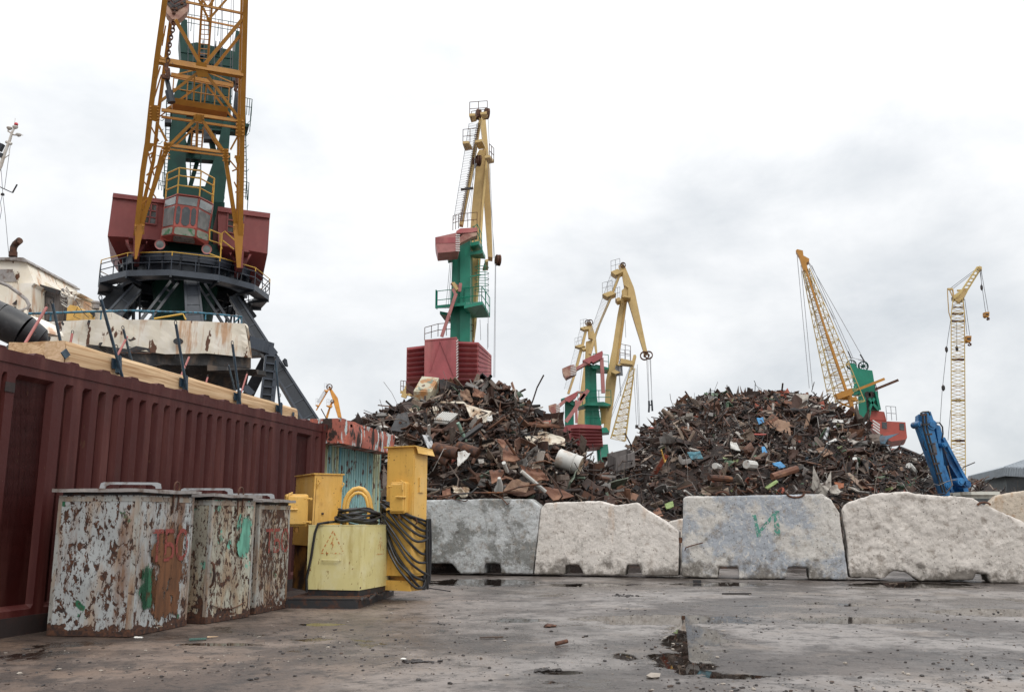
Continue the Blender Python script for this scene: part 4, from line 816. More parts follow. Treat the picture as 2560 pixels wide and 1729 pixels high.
def block(label, pts, mat, off=0.0, th=.62, top_in=.16, voxel=.024, disp=((.4, .035), (.07, .022)), name='concrete_block'):
    P = [WP(x, y, bA+bn*off, bn) for x, y in pts]; mb = MB()
    zmax = max(p.z for p in P)
    for p in P: p.z = max(p.z, .0)
    front = [p-bn*(top_in*p.z/zmax) for p in P]; back = [p-bn*(th-top_in*p.z/zmax*.8) for p in P]; n = len(P)
    mb.add(front+back, [tuple(range(n)), tuple(range(2*n-1, n-1, -1))]+[(i, i+n, (i+1) % n+n, (i+1) % n) for i in range(n)])
    return finish(mb, name, mat, label, 'concrete block', voxel, disp, 'concrete blocks of the barrier')
M['conc1'] = concrete('concrete_grey_blue', (.50, .51, .51), (.27, .23, .19), 2, grey=(.20, .20, .19)); M['conc2'] = concrete('concrete_warm_light', (.66, .61, .56), (.30, .25, .21), 12)
M['conc3'] = concrete('concrete_stained', (.57, .54, .50), (.26, .22, .18), 23, grey=(.33, .35, .38)); M['conc4'] = concrete('concrete_rough', (.62, .57, .52), (.24, .20, .165), 34)
B1 = block('leftmost concrete block, smooth blue grey with dark stains, partly behind the tall yellow cabinet', [(985, 1430), (985, 1250), (1067, 1250), (1200, 1246), (1323, 1246), (1347, 1265), (1342, 1330), (1331, 1434), (1251, 1434), (1250, 1408), (1210, 1408), (1210, 1432), (1151, 1434), (1128, 1408), (1060, 1408), (1058, 1430)], M['conc1'])
B2 = block('pale concrete block with its right shoulder cut away in a long slope', [(1334, 1436), (1347, 1272), (1359, 1257), (1401, 1254), (1498, 1251), (1534, 1262), (1591, 1255), (1612, 1272), (1666, 1305), (1697, 1329), (1696, 1440), (1606, 1440), (1597, 1411), (1566, 1411), (1563, 1438), (1459, 1437), (1447, 1411), (1412, 1411), (1411, 1436)], M['conc2'])
B3 = block('straight edged concrete block marked with a green painted letter', [(1703, 1441), (1706, 1245), (1712, 1240), (1828, 1238), (1950, 1236), (2059, 1233), (2081, 1249), (2100, 1281), (2122, 1449), (2023, 1447), (2021, 1418), (1968, 1416), (1966, 1445), (1847, 1447), (1845, 1416), (1797, 1416), (1795, 1444)], M['conc3'])
B4 = block('largest and roughest concrete block at the right edge, rounded and sloping down', [(2127, 1444), (2108, 1272), (2118, 1257), (2187, 1234), (2271, 1230), (2362, 1240), (2437, 1242), (2471, 1263), (2559, 1302), (2627, 1344), (2665, 1467), (2479, 1454), (2471, 1431), (2437, 1431), (2434, 1449), (2301, 1451), (2268, 1429), (2235, 1427), (2210, 1447)], M['conc4'], disp=((.5, .10), (.12, .035), (.05, .02)))
B5 = block('small stubby concrete block peeping from behind the gap of the sloping block', [(1655, 1440), (1655, 1315), (1675, 1302), (1702, 1296), (1725, 1300), (1725, 1440)], M['conc2'], off=-1.2)
B6 = block('rust streaked ribbed block behind the right edge of the barrier', [(2470, 1440), (2474, 1262), (2500, 1238), (2540, 1229), (2600, 1222), (2640, 1222), (2640, 1440)], concrete('concrete_ochre', (.55, .47, .38), (.30, .16, .07), 51), off=-1.6)
# green letter on block 3 and steel loops
def onblock(px, py, d=.0):
    q = WP(px, py, bA, bn); return q-bn*(.16*max(0, q.z)/1.5)+bn*(.012+d)
def stroke(mb, a, b_, w):
    pa, pb = onblock(*a), onblock(*b_); t = (pb-pa).normalized().cross(bn)*w/2; mb.add([pa-t, pb-t, pb+t, pa+t], [(0, 1, 2, 3)])
mb = MB(); stroke(mb, (1885, 1286), (1898, 1342), .07); stroke(mb, (1893, 1336), (1937, 1284), .055); stroke(mb, (1942, 1276), (1944, 1338), .10)
for i in range(len(mb.v)): mb.v[i] += bn*.015
# drape the paint: subdivide and keep it just off the surface
def drape(mb, name, mat, parent, nsub=14, lift=.004):
    dg = bpy.context.evaluated_depsgraph_get(); dg.update(); bv = BVHTree.FromObject(parent, dg); off = V(parent.location); out = MB()
    for f in mb.f:
        a, b_, c_, d_ = [mb.v[i] for i in f]; vs = []
        for j in range(nsub+1):
            for i in range(nsub+1):
                p = a.lerp(b_, i/nsub).lerp(d_.lerp(c_, i/nsub), j/nsub); h = bv.ray_cast(p+bn*.4-off, -bn)
                vs.append((h[0]+off+bn*lift) if h[0] else p)
        out.add(vs, [(j*(nsub+1)+i, j*(nsub+1)+i+1, (j+1)*(nsub+1)+i+1, (j+1)*(nsub+1)+i) for j in range(nsub) for i in range(nsub)])
    return out.build(name, mat, parent)
def setO(o): o['_o'] = list(o.location)
for o in (B1, B2, B3, B4, B5, B6): setO(o)
drape(mb, 'painted_letter', M['letg'], B3)
def loop(px, py, r, parent, up=1):
    mb = MB(); c_ = onblock(px, py)-bn*.12; mb.tube([c_+bd*(r*math.cos(a))+Z*(up*r*.5*math.sin(a))+bn*.12 for a in [math.pi*k/8 for k in range(9)]], .018, 8); mb.build('lifting_loop', M['rust'], parent, smooth=True)
loop(1805, 1236, .11, B3, 1); loop(1990, 1232, .15, B3, -1); loop(2465, 1262, .1, B4, 1); 
for a, b_ in (((1110, 1248), (1160, 1252)), ((1245, 1244), (1265, 1260))):
    mb = MB(); p, q = onblock(*a), onblock(*b_); mb.tube([p-bn*.1, p+Z*.03, p.lerp(q, .5)+Z*.02, q+bn*.03, q+bd*.04+bn*.02+Z*.03], .012, 6); mb.build('wire_end', M['rust'], B1, smooth=True)
mb = MB(); p = onblock(1712, 1375); mb.tube([p+bn*.01, p+bn*.04+Z*.05+bd*.02, p+bn*.03+Z*.08+bd*.1, p+bn*.02+Z*.14+bd*.33], .010, 6); mb.build('wire_hook', M['rust'], B3, smooth=True)
mb = MB(); p = onblock(1700, 1350); mb.box(p-bn*.1, (.06, .1, .10)); mb.build('joint_plate', M['rust'], B3)
# ================================================================ big portal crane on the left
DC = 47.0
C0 = W(462, 741, 44.5); CN = V((.37, -.929, 0)).normalized(); CL = V((-CN.y, CN.x, 0))       # CN towards the yard, CL to the right
def cp(px, py, off=0.0): return WP(px, py, C0+CN*off, CN)
def c1(x, y, off=0.0): return cp(350+x*.26762, y*.26752, off)      # enlarged-view coordinates
def c2_(x, y, off=0.0): return cp(230+x*.26747, 380+y*.26752, off)
cr = thing('portal_crane', 'huge nearest harbour crane with orange lattice jib, green mast and dark red houses', 'crane', V((C0.x, C0.y, 0)))
ZP = C0.z                              # platform level
ax = V((C0.x, C0.y, 0))
# --- jib: orange lattice; leans towards the yard as it rises
def jo(py): return 4.2+max(-1, (600-py))*.0095
def j(x, y, back=0.0): py = y*.26752; return cp(350+x*.26762, py, jo(py)-back)
def jp(px, py, back=0.0): return cp(px, py, jo(py)-back)
mb = MB(); BK = 1.5
fr_l = [(50, 1760, .0), (55, 1350), (95, 1040), (150, 560), (205, 200), (238, -60)]
fr_r = [(985, -60), (972, 700), (945, 1130), (960, 1500), (962, 1700)]
for off_, pts in ((0, [(340, 588), (357, 430), (368, 360), (377, 275), (392, 150), (406, 50), (414, -16), (433, -190)]), (0, [(600, 622), (604, 420), (606, 300), (609, 185), (614, -16), (619, -190)])):
    mb = MB()
    for a, b_ in zip(pts, pts[1:]): mb.beam(jp(*a), jp(*b_), .21, .26, up=CN)
    mb.build('jib_chord', M['craneY'], cr)
for off_, pts in ((BK, [(347, 560), (384, 400), (397, 275), (414, 150), (428, 45), (434, -16), (450, -190)]), (BK, [(594, 560), (596, 420), (598, 300), (601, 185), (606, -16), (611, -190)])):
    mb = MB()
    for a, b_ in zip(pts, pts[1:]): mb.beam(jp(*a, BK), jp(*b_, BK), .15, .18, up=CN)
    mb.build('jib_chord', M['craneY'], cr)
mb = MB()
def jb(a, b_, w, back=0.0, h=None): mb.beam(j(*a, back), j(*b_, back), w*.82, h or w*.6, up=CN)
jb((175, 568), (960, 702), .30, 0, .3); jb((290, 700), (870, 802), .22, BK)
for a, b_, w, k in (((200, 1028), (925, 1132), .17, 0), ((200, 1092), (900, 1192), .13, BK), ((235, 1352), (790, 1425), .16, 0), ((200, 1385), (840, 1465), .10, BK), ((400, 152), (965, 266), .09, BK), ((430, 20), (970, 130), .12, 0),
        ((575, 620), (330, 185), .17, 0), ((585, 640), (345, 215), .10, BK), ((590, 620), (958, 180), .17, 0), ((700, 625), (958, 305), .15, BK),
        ((540, 680), (195, 945), .13, 0), ((570, 790), (240, 1030), .11, BK), ((610, 680), (925, 1110), .15, 0), ((620, 790), (890, 1140), .11, BK),
        ((550, 1085), (290, 1345), .15, 0), ((540, 1165), (320, 1370), .10, BK), ((555, 1085), (770, 1400), .15, 0), ((600, 1180), (760, 1420), .09, BK),
        ((400, -200), (970, -130), .12, 0), ((420, -420), (980, -360), .12, 0), ((630, -150), (420, -410), .10, 0), ((640, -150), (975, -350), .10, 0), ((640, 180), (530, -40), .10, 0), ((645, 180), (850, -50), .10, 0), ((690, 0), (640, 60), .09, 0), ((560, -30), (625, 60), .09, 0),
        ((270, 715), (510, 655), .07, BK), ((640, 680), (870, 775), .07, BK), ((510, 720), (500, 960), .07, 0), ((630, 720), (600, 980), .07, BK),
        ((845, 1400), (915, 1270), .09, 0), ((155, 1140), (250, 1320), .11, 0), ((185, 1090), (300, 1000), .06, BK)):
    jb(a, b_, w, k)
# V legs down to the heels
for a, b_, w, k in (((245, 1400), (-5, 2150), .22, 0), ((205, 1400), (30, 2100), .12, BK), ((790, 1430), (920, 2260), .22, 0)):
    jb(a, b_, w, k)
for (x0, y0, x1, y1) in ((60, 1350, 240, 1380), (75, 1420, 130, 1640), (60, 1640, 215, 1500), (40, 1700, 150, 1850), (20, 1900, 130, 1800), (880, 1470, 960, 1480), (955, 1640, 840, 1500), (860, 1600, 955, 1560), (880, 1700, 950, 1850), (890, 1800, 950, 1760), (120, 960, 200, 700), (150, 760, 190, 620), (205, 430, 240, 240), (180, 330, 230, 330), (160, 480, 215, 560), (100, 1180, 175, 1320), (60, 1460, 130, 1420), (170, 1300, 100, 1480)):
    jb((x0, y0), (x1, y1), .07, .5)
mb.build('jib_bracing', M['craneY'], cr)
mb = MB()                              # gusset plates
def gus(pts, back=-.12, th=.04): mb = MB(); mb.prism([j(x, y, back) for x, y in pts], CN*-th); mb.build('gusset_plate', M['craneY'], cr)
gus([(530, 575), (620, 590), (640, 720), (540, 720), (515, 640)]); gus([(95, 980), (175, 985), (180, 1115), (150, 1135), (95, 1120)]); gus([(905, 1100), (970, 1105), (970, 1290), (890, 1270)])
gus([(500, 1065), (600, 1075), (570, 1140), (510, 1130)]); gus([(225, 1320), (300, 1350), (270, 1410), (230, 1500), (205, 1500)]); gus([(760, 1385), (830, 1395), (820, 1500), (790, 1530)])
gus([(50, 1330), (130, 1340), (100, 1410), (50, 1420)]); gus([(885, 1450), (965, 1460), (965, 1530), (900, 1520)]); gus([(-45, 2085), (45, 2095), (-30, 2420), (-50, 2420)]); gus([(870, 2380-290), (975, 2090), (940, 2500), (905, 2500)])
gus([(620, 170), (670, 175), (660, 205), (630, 200)]); gus([(190, 310), (235, 320), (215, 380), (185, 370)])
gus([(160, 540), (235, 560), (225, 605), (150, 600)])
# rivets on the plates, one mesh
mb = MB(); rn = random.Random(3)
for (x0, y0, x1, y1) in ((100, 1000, 170, 1110), (905, 1130, 960, 1260), (230, 1340, 270, 1480), (780, 1400, 820, 1500), (510, 1075, 590, 1110), (-40, 2110, 30, 2180), (880, 2110, 960, 2180)):
    for i in range(5):
        for k in (0, 1): mb.box(j(x0+(x1-x0)*k, y0+(y1-y0)*i/4, -.18), (.07, .07, .07))
mb.build('rivet_heads', M['craneY'], cr)
# jib platform
mb = MB(); a, b_ = j(300, 925, .3), j(820, 1052, .3); mb.prism([j(298, 910, .3), j(822, 1000, .3), j(820, 1050, .3), j(305, 970, .3)], CN*-.9); mb.build('jib_platform', M['craneY'], cr)
def railing(pts, name, mat, parent, hgt=(0, .5, 1.0), r_=.022, rail_mat=None, posts=True, extra=1):
    """pts: floor line in space"""
    m1 = MB()
    for a, b_ in zip(pts, pts[1:]):
        for h in hgt[1:]: m1.tube([a+Z*h, b_+Z*h], r_, 5)
        if posts:
            for k in range(extra+1): q = a.lerp(b_, k/(extra+1)); m1.tube([q, q+Z*hgt[-1]], r_, 5)
    if posts: m1.tube([pts[-1], pts[-1]+Z*hgt[-1]], r_, 5)
    return m1.build(name, mat, parent)
railing([j(300, 925, 1.2), j(300, 925, .3), j(822, 1010, .3), j(822, 1010, 1.2)], 'jib_railing', M['craneY'], cr, r_=.028, extra=3)
# jib ladder
mb = MB()
for x0, x1 in ((555, 590), (650, 685)): pass
mb.tube([j(545, 600, .9), j(580, 0, .9), j(585, -60, .9)], .05, 6); mb.tube([j(632, 600, .9), j(675, 0, .9), j(680, -60, .9)], .05, 6)
for k in range(14): y = 590-k*45; mb.tube([j(545+k*2.7, y, .9), j(632+k*3.2, y+8, .9)], .02, 5)
mb.tube([j(480, 1390, .9), j(485, 1190, .9)], .035, 6); mb.tube([j(575, 1410, .9), j(590, 1190, .9)], .035, 6); mb.tube([j(528, 1390, .6), j(535, 1140, .6)], .06, 6)
for k in range(6): y = 1210+k*34; mb.tube([j(483, y, .9), j(588, y+12, .9)], .016, 5)
mb.build('jib_ladder', M['craneY'], cr)
# --- green mast behind
GO = -1.6
def gpoly(name, pts, th, off=GO, mat='green', conv=None):
    m1 = MB(); q = [cp(x, y, off) for x, y in pts]; m1.prism(q, CN*-th); return m1.build(name, M[mat], cr)
gpoly('mast_head', [(448, 80), (455, 46), (468, 50), (470, 110), (492, 106), (574, 125), (588, 130), (590, 76), (604, 80), (604, 158), (592, 182), (580, 190), (577, 285), (428, 262), (445, 200), (453, 150)], 1.9)
gpoly('mast_leg', [(432, 265), (466, 272), (464, 400), (470, 470), (500, 492), (500, 505), (410, 500), (418, 420)], 1.4)
gpoly('mast_leg', [(562, 290), (578, 292), (568, 430), (560, 500), (550, 625), (530, 622), (533, 510), (498, 504), (508, 478), (536, 396)], 1.4)
gpoly('mast_base', [(408, 498), (562, 506), (556, 640), (545, 700), (380, 690), (402, 600)], 2.4)
m1 = MB()
for a, b_, w in (((430, 306), (592, 322), .5), ((430, 318), (592, 330), .25), ((445, 388), (575, 398), .5), ((440, 480), (560, 486), .6)): m1.beam(cp(*a, GO-.5), cp(*b_, GO-.5), w, .6, up=CN)
for a, b_ in (((463, 400), (480, 330)), ((540, 400), (520, 300)), ((476, 300), (525, 305)), ((466, 500), (500, 380)), ((536, 400), (517, 300)), ((455, 340), (475, 400))): m1.beam(cp(*a, GO-.9), cp(*b_, GO-.9), .22, .22, up=CN)
m1.build('mast_crossbeam', M['green'], cr)
# mast plate seams and machinery boxes
m1 = MB()
for y in (130, 150, 168, 205, 225, 245): m1.beam(cp(452, y, GO+.02), cp(580, y+16, GO+.02), .05, .05, up=CN)
for x in (470, 500, 530, 556): m1.beam(cp(x, 118, GO+.02), cp(x-3, 275, GO+.02), .05, .05, up=CN)
m1.build('mast_seam', M['green'], cr)
m1 = MB()
for x, y, w, h in ((505, 134, 16, 10), (508, 106, 2, 12), (540, 108, 2, 12), (549, 110, 2, 14), (500, 104, 2, 12), (525, 340, 30, 14), (480, 368, 18, 12), (520, 330, 20, 20), (585, 190, 8, 22), (595, 280, 6, 20), (425, 240, 10, 16), (420, 300, 16, 12), (595, 310, 12, 14), (545, 120, 10, 8)):
    m1 = MB(); m1.prism([cp(x-w/2, y-h/2, GO+.3), cp(x+w/2, y-h/2+1, GO+.3), cp(x+w/2, y+h/2+1, GO+.3), cp(x-w/2, y+h/2, GO+.3)], CN*-.6); m1.build('mast_fitting', M['slateD'], cr)
# ladders and cages on the mast sides
m1 = MB()
for x0, x1, y0, y1 in ((409, 420, 250, 492), (606, 618, 240, 500), (476, 502, 385, 452)):
    for x in (x0, x1): m1.tube([cp(x+(8 if x1 < 450 else (-6 if x0 > 600 else 0)), y0, GO-.2), cp(x, y1, GO-.2)], .03, 5)
    n = int((y1-y0)/9)
    for k in range(n): y = y0+(y1-y0)*k/n; dx = (8 if x1 < 450 else (-6 if x0 > 600 else 0))*(1-k/n); m1.tube([cp(x0+dx, y, GO-.2), cp(x1+dx, y+1, GO-.2)], .018, 4)
for x, y in ((402, 292), (398, 320), (396, 350), (394, 380), (408, 456), (614, 300), (612, 330), (611, 360), (610, 395), (612, 420)):
    m1.tube([cp(x-6, y, GO-.2), cp(x-8, y+7, GO+.3), cp(x+4, y+10, GO+.5), cp(x+10, y+3, GO)], .02, 4)
m1.build('mast_ladder', M['green'], cr)
for pts in ([(610, 266), (628, 270), (624, 310)], [(600, 474), (620, 480), (617, 522)], [(455, 55), (520, 66), (592, 78)], [(388, 452), (412, 458), (410, 478)]):
    railing([cp(x, y+20, GO-.3) for x, y in pts], 'mast_railing', M['green'], cr, r_=.02, extra=2)
m1 = MB(); m1.prism([cp(598, 306, GO), cp(624, 310, GO), cp(622, 318, GO), cp(600, 314, GO)], CN*-1.2); m1.build('mast_platform', M['green'], cr)
# hanging ropes in front of the mast
for x0, x1 in ((470, 468), (484, 480), (510, 508), (522, 519), (536, 534), (551, 549), (554, 553), (575, 575), (581, 580)):
    m1 = MB(); m1.tube([cp(x0+3, -10, 2.5), cp(x1, 250, 1.5)], .016, 4); m1.build('hoist_rope', M['rope'], cr)
# --- red machinery houses
HO = 2.2; HD = 4.6
def house(pts, m='red', th=HD, off=HO, name='machinery_house'):
    m1 = MB(); m1.prism([cp(x, y, off) for x, y in pts], CN*-th); return m1.build(name, M[m], cr)
hl = house([(283, 483), (420, 499), (420, 602), (398, 601), (330, 593), (269, 590)])
hr = house([(545, 517), (675, 534), (669, 634), (600, 622), (545, 612)])
# bevelled undersides
def under(top, bot, m='red', off=HO, th=HD, name='house_underside'):
    m1 = MB(); A = [cp(x, y, off) for x, y in top]; B = [cp(x, y, off-1.4) for x, y in bot]; n = len(A)
    A2 = [p-CN*th for p in A]; B2 = [p-CN*(th-2.0) for p in B]
    m1.add(A+B, [(i, i+1, n+i+1, n+i) for i in range(n-1)]); m1.add(B+B2, [(i, i+1, n+i+1, n+i) for i in range(n-1)]); m1.add([A[0], B[0], B2[0], A2[0]], [(0, 1, 2, 3)]); m1.add([A[-1], B[-1], B2[-1], A2[-1]], [(0, 1, 2, 3)])
    return m1.build(name, M[m], cr)
under([(269, 590), (330, 593), (420, 602)], [(305, 666), (345, 662), (420, 640)])
under([(545, 612), (600, 622), (669, 634)], [(560, 680), (615, 693), (655, 702)])
house([(415, 590), (545, 612), (560, 655), (400, 640)], 'green', 3, HO-.4, 'turret_front')
m1 = MB()
for pts in ([(283, 482), (420, 499), (420, 509), (281, 493)], [(545, 516), (676, 533), (675, 545), (545, 528)]): m1 = MB(); m1.prism([cp(x, y, HO+.12) for x, y in pts], CN*-.14); m1.build('house_eave', M['red'], cr)
for pts in ([(365, 507), (393, 512), (390, 562), (355, 557)], [(570, 533), (612, 539), (608, 588), (567, 580)]):
    m1 = MB(); m1.prism([cp(x, y, HO+.03) for x, y in pts], CN*-.02); w_ = m1.build('house_window', M['glassD'], cr)
    m1 = MB()
    for k in range(4): a = V(pts[0]+(0,)).lerp(V(pts[3]+(0,)), k/3); b_ = V(pts[1]+(0,)).lerp(V(pts[2]+(0,)), k/3); m1.beam(cp(a.x, a.y, HO+.05), cp(b_.x, b_.y, HO+.05), .06, .05, up=CN)
    for k in range(3): a = V(pts[0]+(0,)).lerp(V(pts[1]+(0,)), k/2); b_ = V(pts[3]+(0,)).lerp(V(pts[2]+(0,)), k/2); m1.beam(cp(a.x, a.y, HO+.05), cp(b_.x, b_.y, HO+.05), .06, .05, up=CN)
    m1.build('window_bars', M['red'], w_)
# heel brackets
for x, y, sy in ((341, 590, 640), (601, 622, 670)):
    m1 = MB(); m1.prism([cp(x-8, y-4, 4.1), cp(x+9, y-2, 4.1), cp(x+6, sy, 4.1), cp(x-7, sy, 4.1)], CN*-1.9); m1.prism([cp(x-20, y+4, 3.9), cp(x, y-14, 3.9), cp(x+24, y+8, 3.9)], CN*-1.6); m1.prism([cp(x-28, y+10, 3.0), cp(x-8, y+8, 3.0), cp(x-4, sy, 3.0)], CN*-.8); m1.prism([cp(x+28, y+14, 3.0), cp(x+8, y+10, 3.0), cp(x+4, sy, 3.0)], CN*-.8); m1.build('heel_bracket', M['red'], cr)
# --- operator cabin
CO = 4.3
cb_ = MB()
def k2(x, y, off): return cp(230+x*.26747, 380+y*.26752, off)
F_ = {'roofL': k2(690, 445, CO-1.2), 'roofC1': k2(800, 405, CO), 'roofC2': k2(1005, 430, CO), 'roofR': k2(1130, 490, CO-1.2)}
top_ = [(685, 450, 1.2), (798, 405, 0), (1003, 432, 0), (1128, 495, 1.2)]
upb = [(672, 522, 1.2), (788, 490, 0), (990, 520, 0), (1118, 590, 1.2)]
mid = [(650, 785, 1.2), (768, 695, 0), (975, 715, 0), (1090, 830, 1.2)]
mid = [(655, 715, 1.2), (765, 690, 0), (975, 712, 0), (1090, 760, 1.2)]
low = [(645, 790, 1.2), (752, 770, .15), (970, 800, .15), (1085, 840, 1.2)]
bt = [(640, 820, 1.3), (738, 838, .9), (985, 868, .9), (1080, 880, 1.3)]
rows_ = [top_, upb, mid, low, bt]
g_ = [[k2(x, y, CO-o_) for x, y, o_ in r_] for r_ in rows_]
bk = [[k2(x+(-8 if i < 2 else 8), y, CO-3.2) for i, (x, y, o_) in enumerate(r_)] for r_ in rows_]
vs = [p for r_ in g_ for p in r_]+[p for r_ in bk for p in (r_[0], r_[3])]; fs = []
for r_ in range(4):
    for k in range(3): fs.append((r_*4+k, r_*4+k+1, r_*4+5+k, r_*4+4+k))
    fs.append((r_*4, r_*4+4, 20+2*r_+2, 20+2*r_)); fs.append((r_*4+3, r_*4+7, 20+2*r_+3, 20+2*r_+1))
fs += [(0, 1, 2, 3, 21, 20), (16, 17, 18, 19, 29, 28)]
cb_.add(vs, fs); cabin = cb_.build('operator_cabin', M['red3'], cr)
def pane(r0, k, u0, u1, v0, v1, mat, nm='cabin_window', cut=0):
    A, B, C_, D_ = g_[r0][k], g_[r0][k+1], g_[r0+1][k+1], g_[r0+1][k]
    P_ = lambda u, v: A.lerp(B, u).lerp(D_.lerp(C_, u), v)
    n_ = (B-A).cross(D_-A).normalized(); n_ = n_ if n_.dot(CN) > 0 else -n_
    if cut: pts = [(u0+cut*(u1-u0), v0), (u1-cut*(u1-u0), v0), (u1, v0+.12), (u1, v1-.12), (u1-cut*(u1-u0), v1), (u0+cut*(u1-u0), v1), (u0, v1-.12), (u0, v0+.12)]
    else: pts = [(u0, v0), (u1, v0), (u1, v1), (u0, v1)]
    m1 = MB(); m1.prism([P_(u, v)+n_*.025 for u, v in pts], n_*-.02); w_ = m1.build(nm, M[mat], cabin)
for k in range(3): pane(0, k, .06, .94, .08, .92, 'glass')
pane(1, 0, .08, .92, .06, .94, 'glass'); pane(1, 2, .06, .90, .06, .94, 'glass')
pane(1, 1, .04, .22, .06, .9, 'glassD', cut=.3); pane(1, 1, .30, .66, .06, .94, 'glassD', cut=.3); pane(1, 1, .72, .94, .06, .9, 'glassD', cut=.3)
pane(2, 0, .06, .94, .08, .9, 'board', 'lower_panel', .1); pane(2, 1, .05, .95, .08, .92, 'board', 'lower_panel', .1); pane(2, 2, .05, .95, .1, .9, 'board', 'lower_panel', .1); pane(3, 1, .06, .92, .1, .85, 'lid', 'lower_panel', .05)
m1 = MB(); m1.prism([p+Z*.02+CN*.06 for p in g_[0]]+[bk[0][3]+Z*.02, bk[0][0]+Z*.02], Z*.06); m1.build('cabin_roof', M['red3'], cabin)
for x, y in ((635, 860), (1070, 905)):
    m1 = MB(); m1.lathe(k2(x, y, CO+.2), [(0, 0), (.12, .0), (.13, .10), (.22, .24), (.23, .28), (.19, .27), (.08, .2), (0, .2)], 20, axis=(CN-Z*.35)); l_ = m1.build('flood_lamp', M['pink'], cr, smooth=True)
    m1 = MB(); m1.lathe(k2(x, y, CO+.2), [(0, .25), (.185, .255), (0, .27)], 20, axis=(CN-Z*.35)); m1.build('lamp_glass', M['glass'], l_)
# cabin roof railing (yellow)
rl = [g_[0][0]-CN*1.0, g_[0][0], g_[0][1], g_[0][2], g_[0][3], g_[0][3]-CN*1.0]
railing([p+Z*.08 for p in rl], 'cabin_railing', M['rail'], cr, hgt=(0, .42, .9, 1.28), r_=.035, extra=0)
m1 = MB()
for pts in ([(1100, 725), (1198, 765), (1195, 855), (1098, 825), (1100, 725)], [(1200, 990), (1215, 760), (1240, 740), (1340, 830)], [(1195, 850), (1215, 905)], [(1218, 825), (1345, 925)], [(1095, 950), (1205, 990)]):
    m1.tube([k2(x, y, 3.6) for x, y in pts], .035, 5)
m1.build('access_railing', M['rail'], cr)
# --- slewing ring and platform
def ringp(r_, a, z): return V((C0.x+r_*math.cos(a), C0.y+r_*math.sin(a), z))
rp = (W(244, 716, 44.5)-C0).length*.5+(W(661, 766, 44.5)-C0).xy.length*.5; rp *= .965
NO = 12; off0 = R(11)
o_ = [ringp(rp*1.0, off0+2*math.pi*k/NO, ZP) for k in range(NO)]; i_ = [ringp(rp*.85, off0+2*math.pi*k/NO, ZP) for k in range(NO)]
m1 = MB()
for k in range(NO):
    q = (k+1) % NO; m1.hexa([o_[k], o_[q], i_[q], i_[k]]+[p+Z*.28 for p in (o_[k], o_[q], i_[q], i_[k])])
m1.build('ring_platform', M['slate'], cr)
m1 = MB()
for k in range(NO):
    a, b_ = o_[k], i_[k]; m1 = MB(); m1.beam(a-Z*.02, ringp(rp*.76, off0+2*math.pi*k/NO, ZP-.15), .10, .14); m1.build('platform_bracket', M['slateD'], cr)
m1 = MB(); m1.lathe(V((C0.x, C0.y, ZP)), [(rp*.70, .1), (rp*.74, .35), (rp*.74, .45), (rp*.66, .5), (rp*.66, .95), (rp*.76, 1.0), (rp*.76, 1.45), (rp*.4, 1.5)], 48); m1.build('slewing_ring', M['slate'], cr, smooth=True)
m1 = MB()
for k in range(24):
    a = k*math.pi/12; m1 = MB(); m1.beam(ringp(rp*.72, a, ZP+.3), ringp(rp*.76, a, ZP+1.4), .08, .25, up=V((math.cos(a), math.sin(a), 0))); m1.build('ring_rib', M['slateD'], cr)
q = o_+[o_[0]]; railing([p+Z*.28 for p in q], 'ring_railing', M['slate'], cr, hgt=(0, .35, .65), r_=.025, extra=1)
m1 = MB(); m1.tube([p+Z*1.12 for p in o_], .022, 6, closed=True); 
for p in o_: m1.tube([p+Z*.9, p+Z*1.12], .025, 5)
m1.build('top_rail', M['rail'], cr)
# green cone below the ring and slate support frame
m1 = MB(); m1.lathe(V((C0.x, C0.y, ZP-6.5)), [(.95, 0), (1.5, 6.4), (1.6, 7)], 32); m1.build('king_pin_cone', M['green'], cr, smooth=True)
zb_ = ZP-3.6
m1 = MB()
for sx in (-1, 1):
    for sy in (-1, 1):
        base = ax+CL*sx*5.4+CN*sy*4.4+Z*0; top = V((C0.x, C0.y, ZP))+CL*sx*2.5+CN*sy*1.9
m1.build
def k7_(x, y, off): return cp(600+x*.19113, 760+y*.19113, off)
def legbeam(name, a, b_, w0, w1, d0, d1, mat='slate', ribs=0, up=CN):
    m1 = MB(); m1.beam(a, b_, w0, d0, up=up, w2=w1, h2=d1); o = m1.build(name, M[mat], cr)
    if ribs:
        m1 = MB(); d = (b_-a); x = d.cross(up).normalized(); y = x.cross(d).normalized()
        for k in range(1, ribs):
            c_ = a+d*k/ribs; w_ = w0+(w1-w0)*k/ribs; dd = d0+(d1-d0)*k/ribs; m1.beam(c_-x*w_*.46+y*(dd/2+.0), c_+x*w_*.46+y*(dd/2+.0), .05, .06, up=d)
        for s_ in (-1, 1): m1.beam(a+x*s_*w0/2, b_+x*s_*w1/2, .10, d0+.12, up=up, h2=d1+.12)
        m1.build('leg_flange', M['slate'], o)
    return o
a = cp(583, 742, 1.6); b_ = cp(772, 1048, 2.6); g0 = a+(b_-a)*(a.z/(a.z-b_.z)); 
legbeam('portal_leg', a, g0, .32, .98, .5, .6, 'slateD', 16)
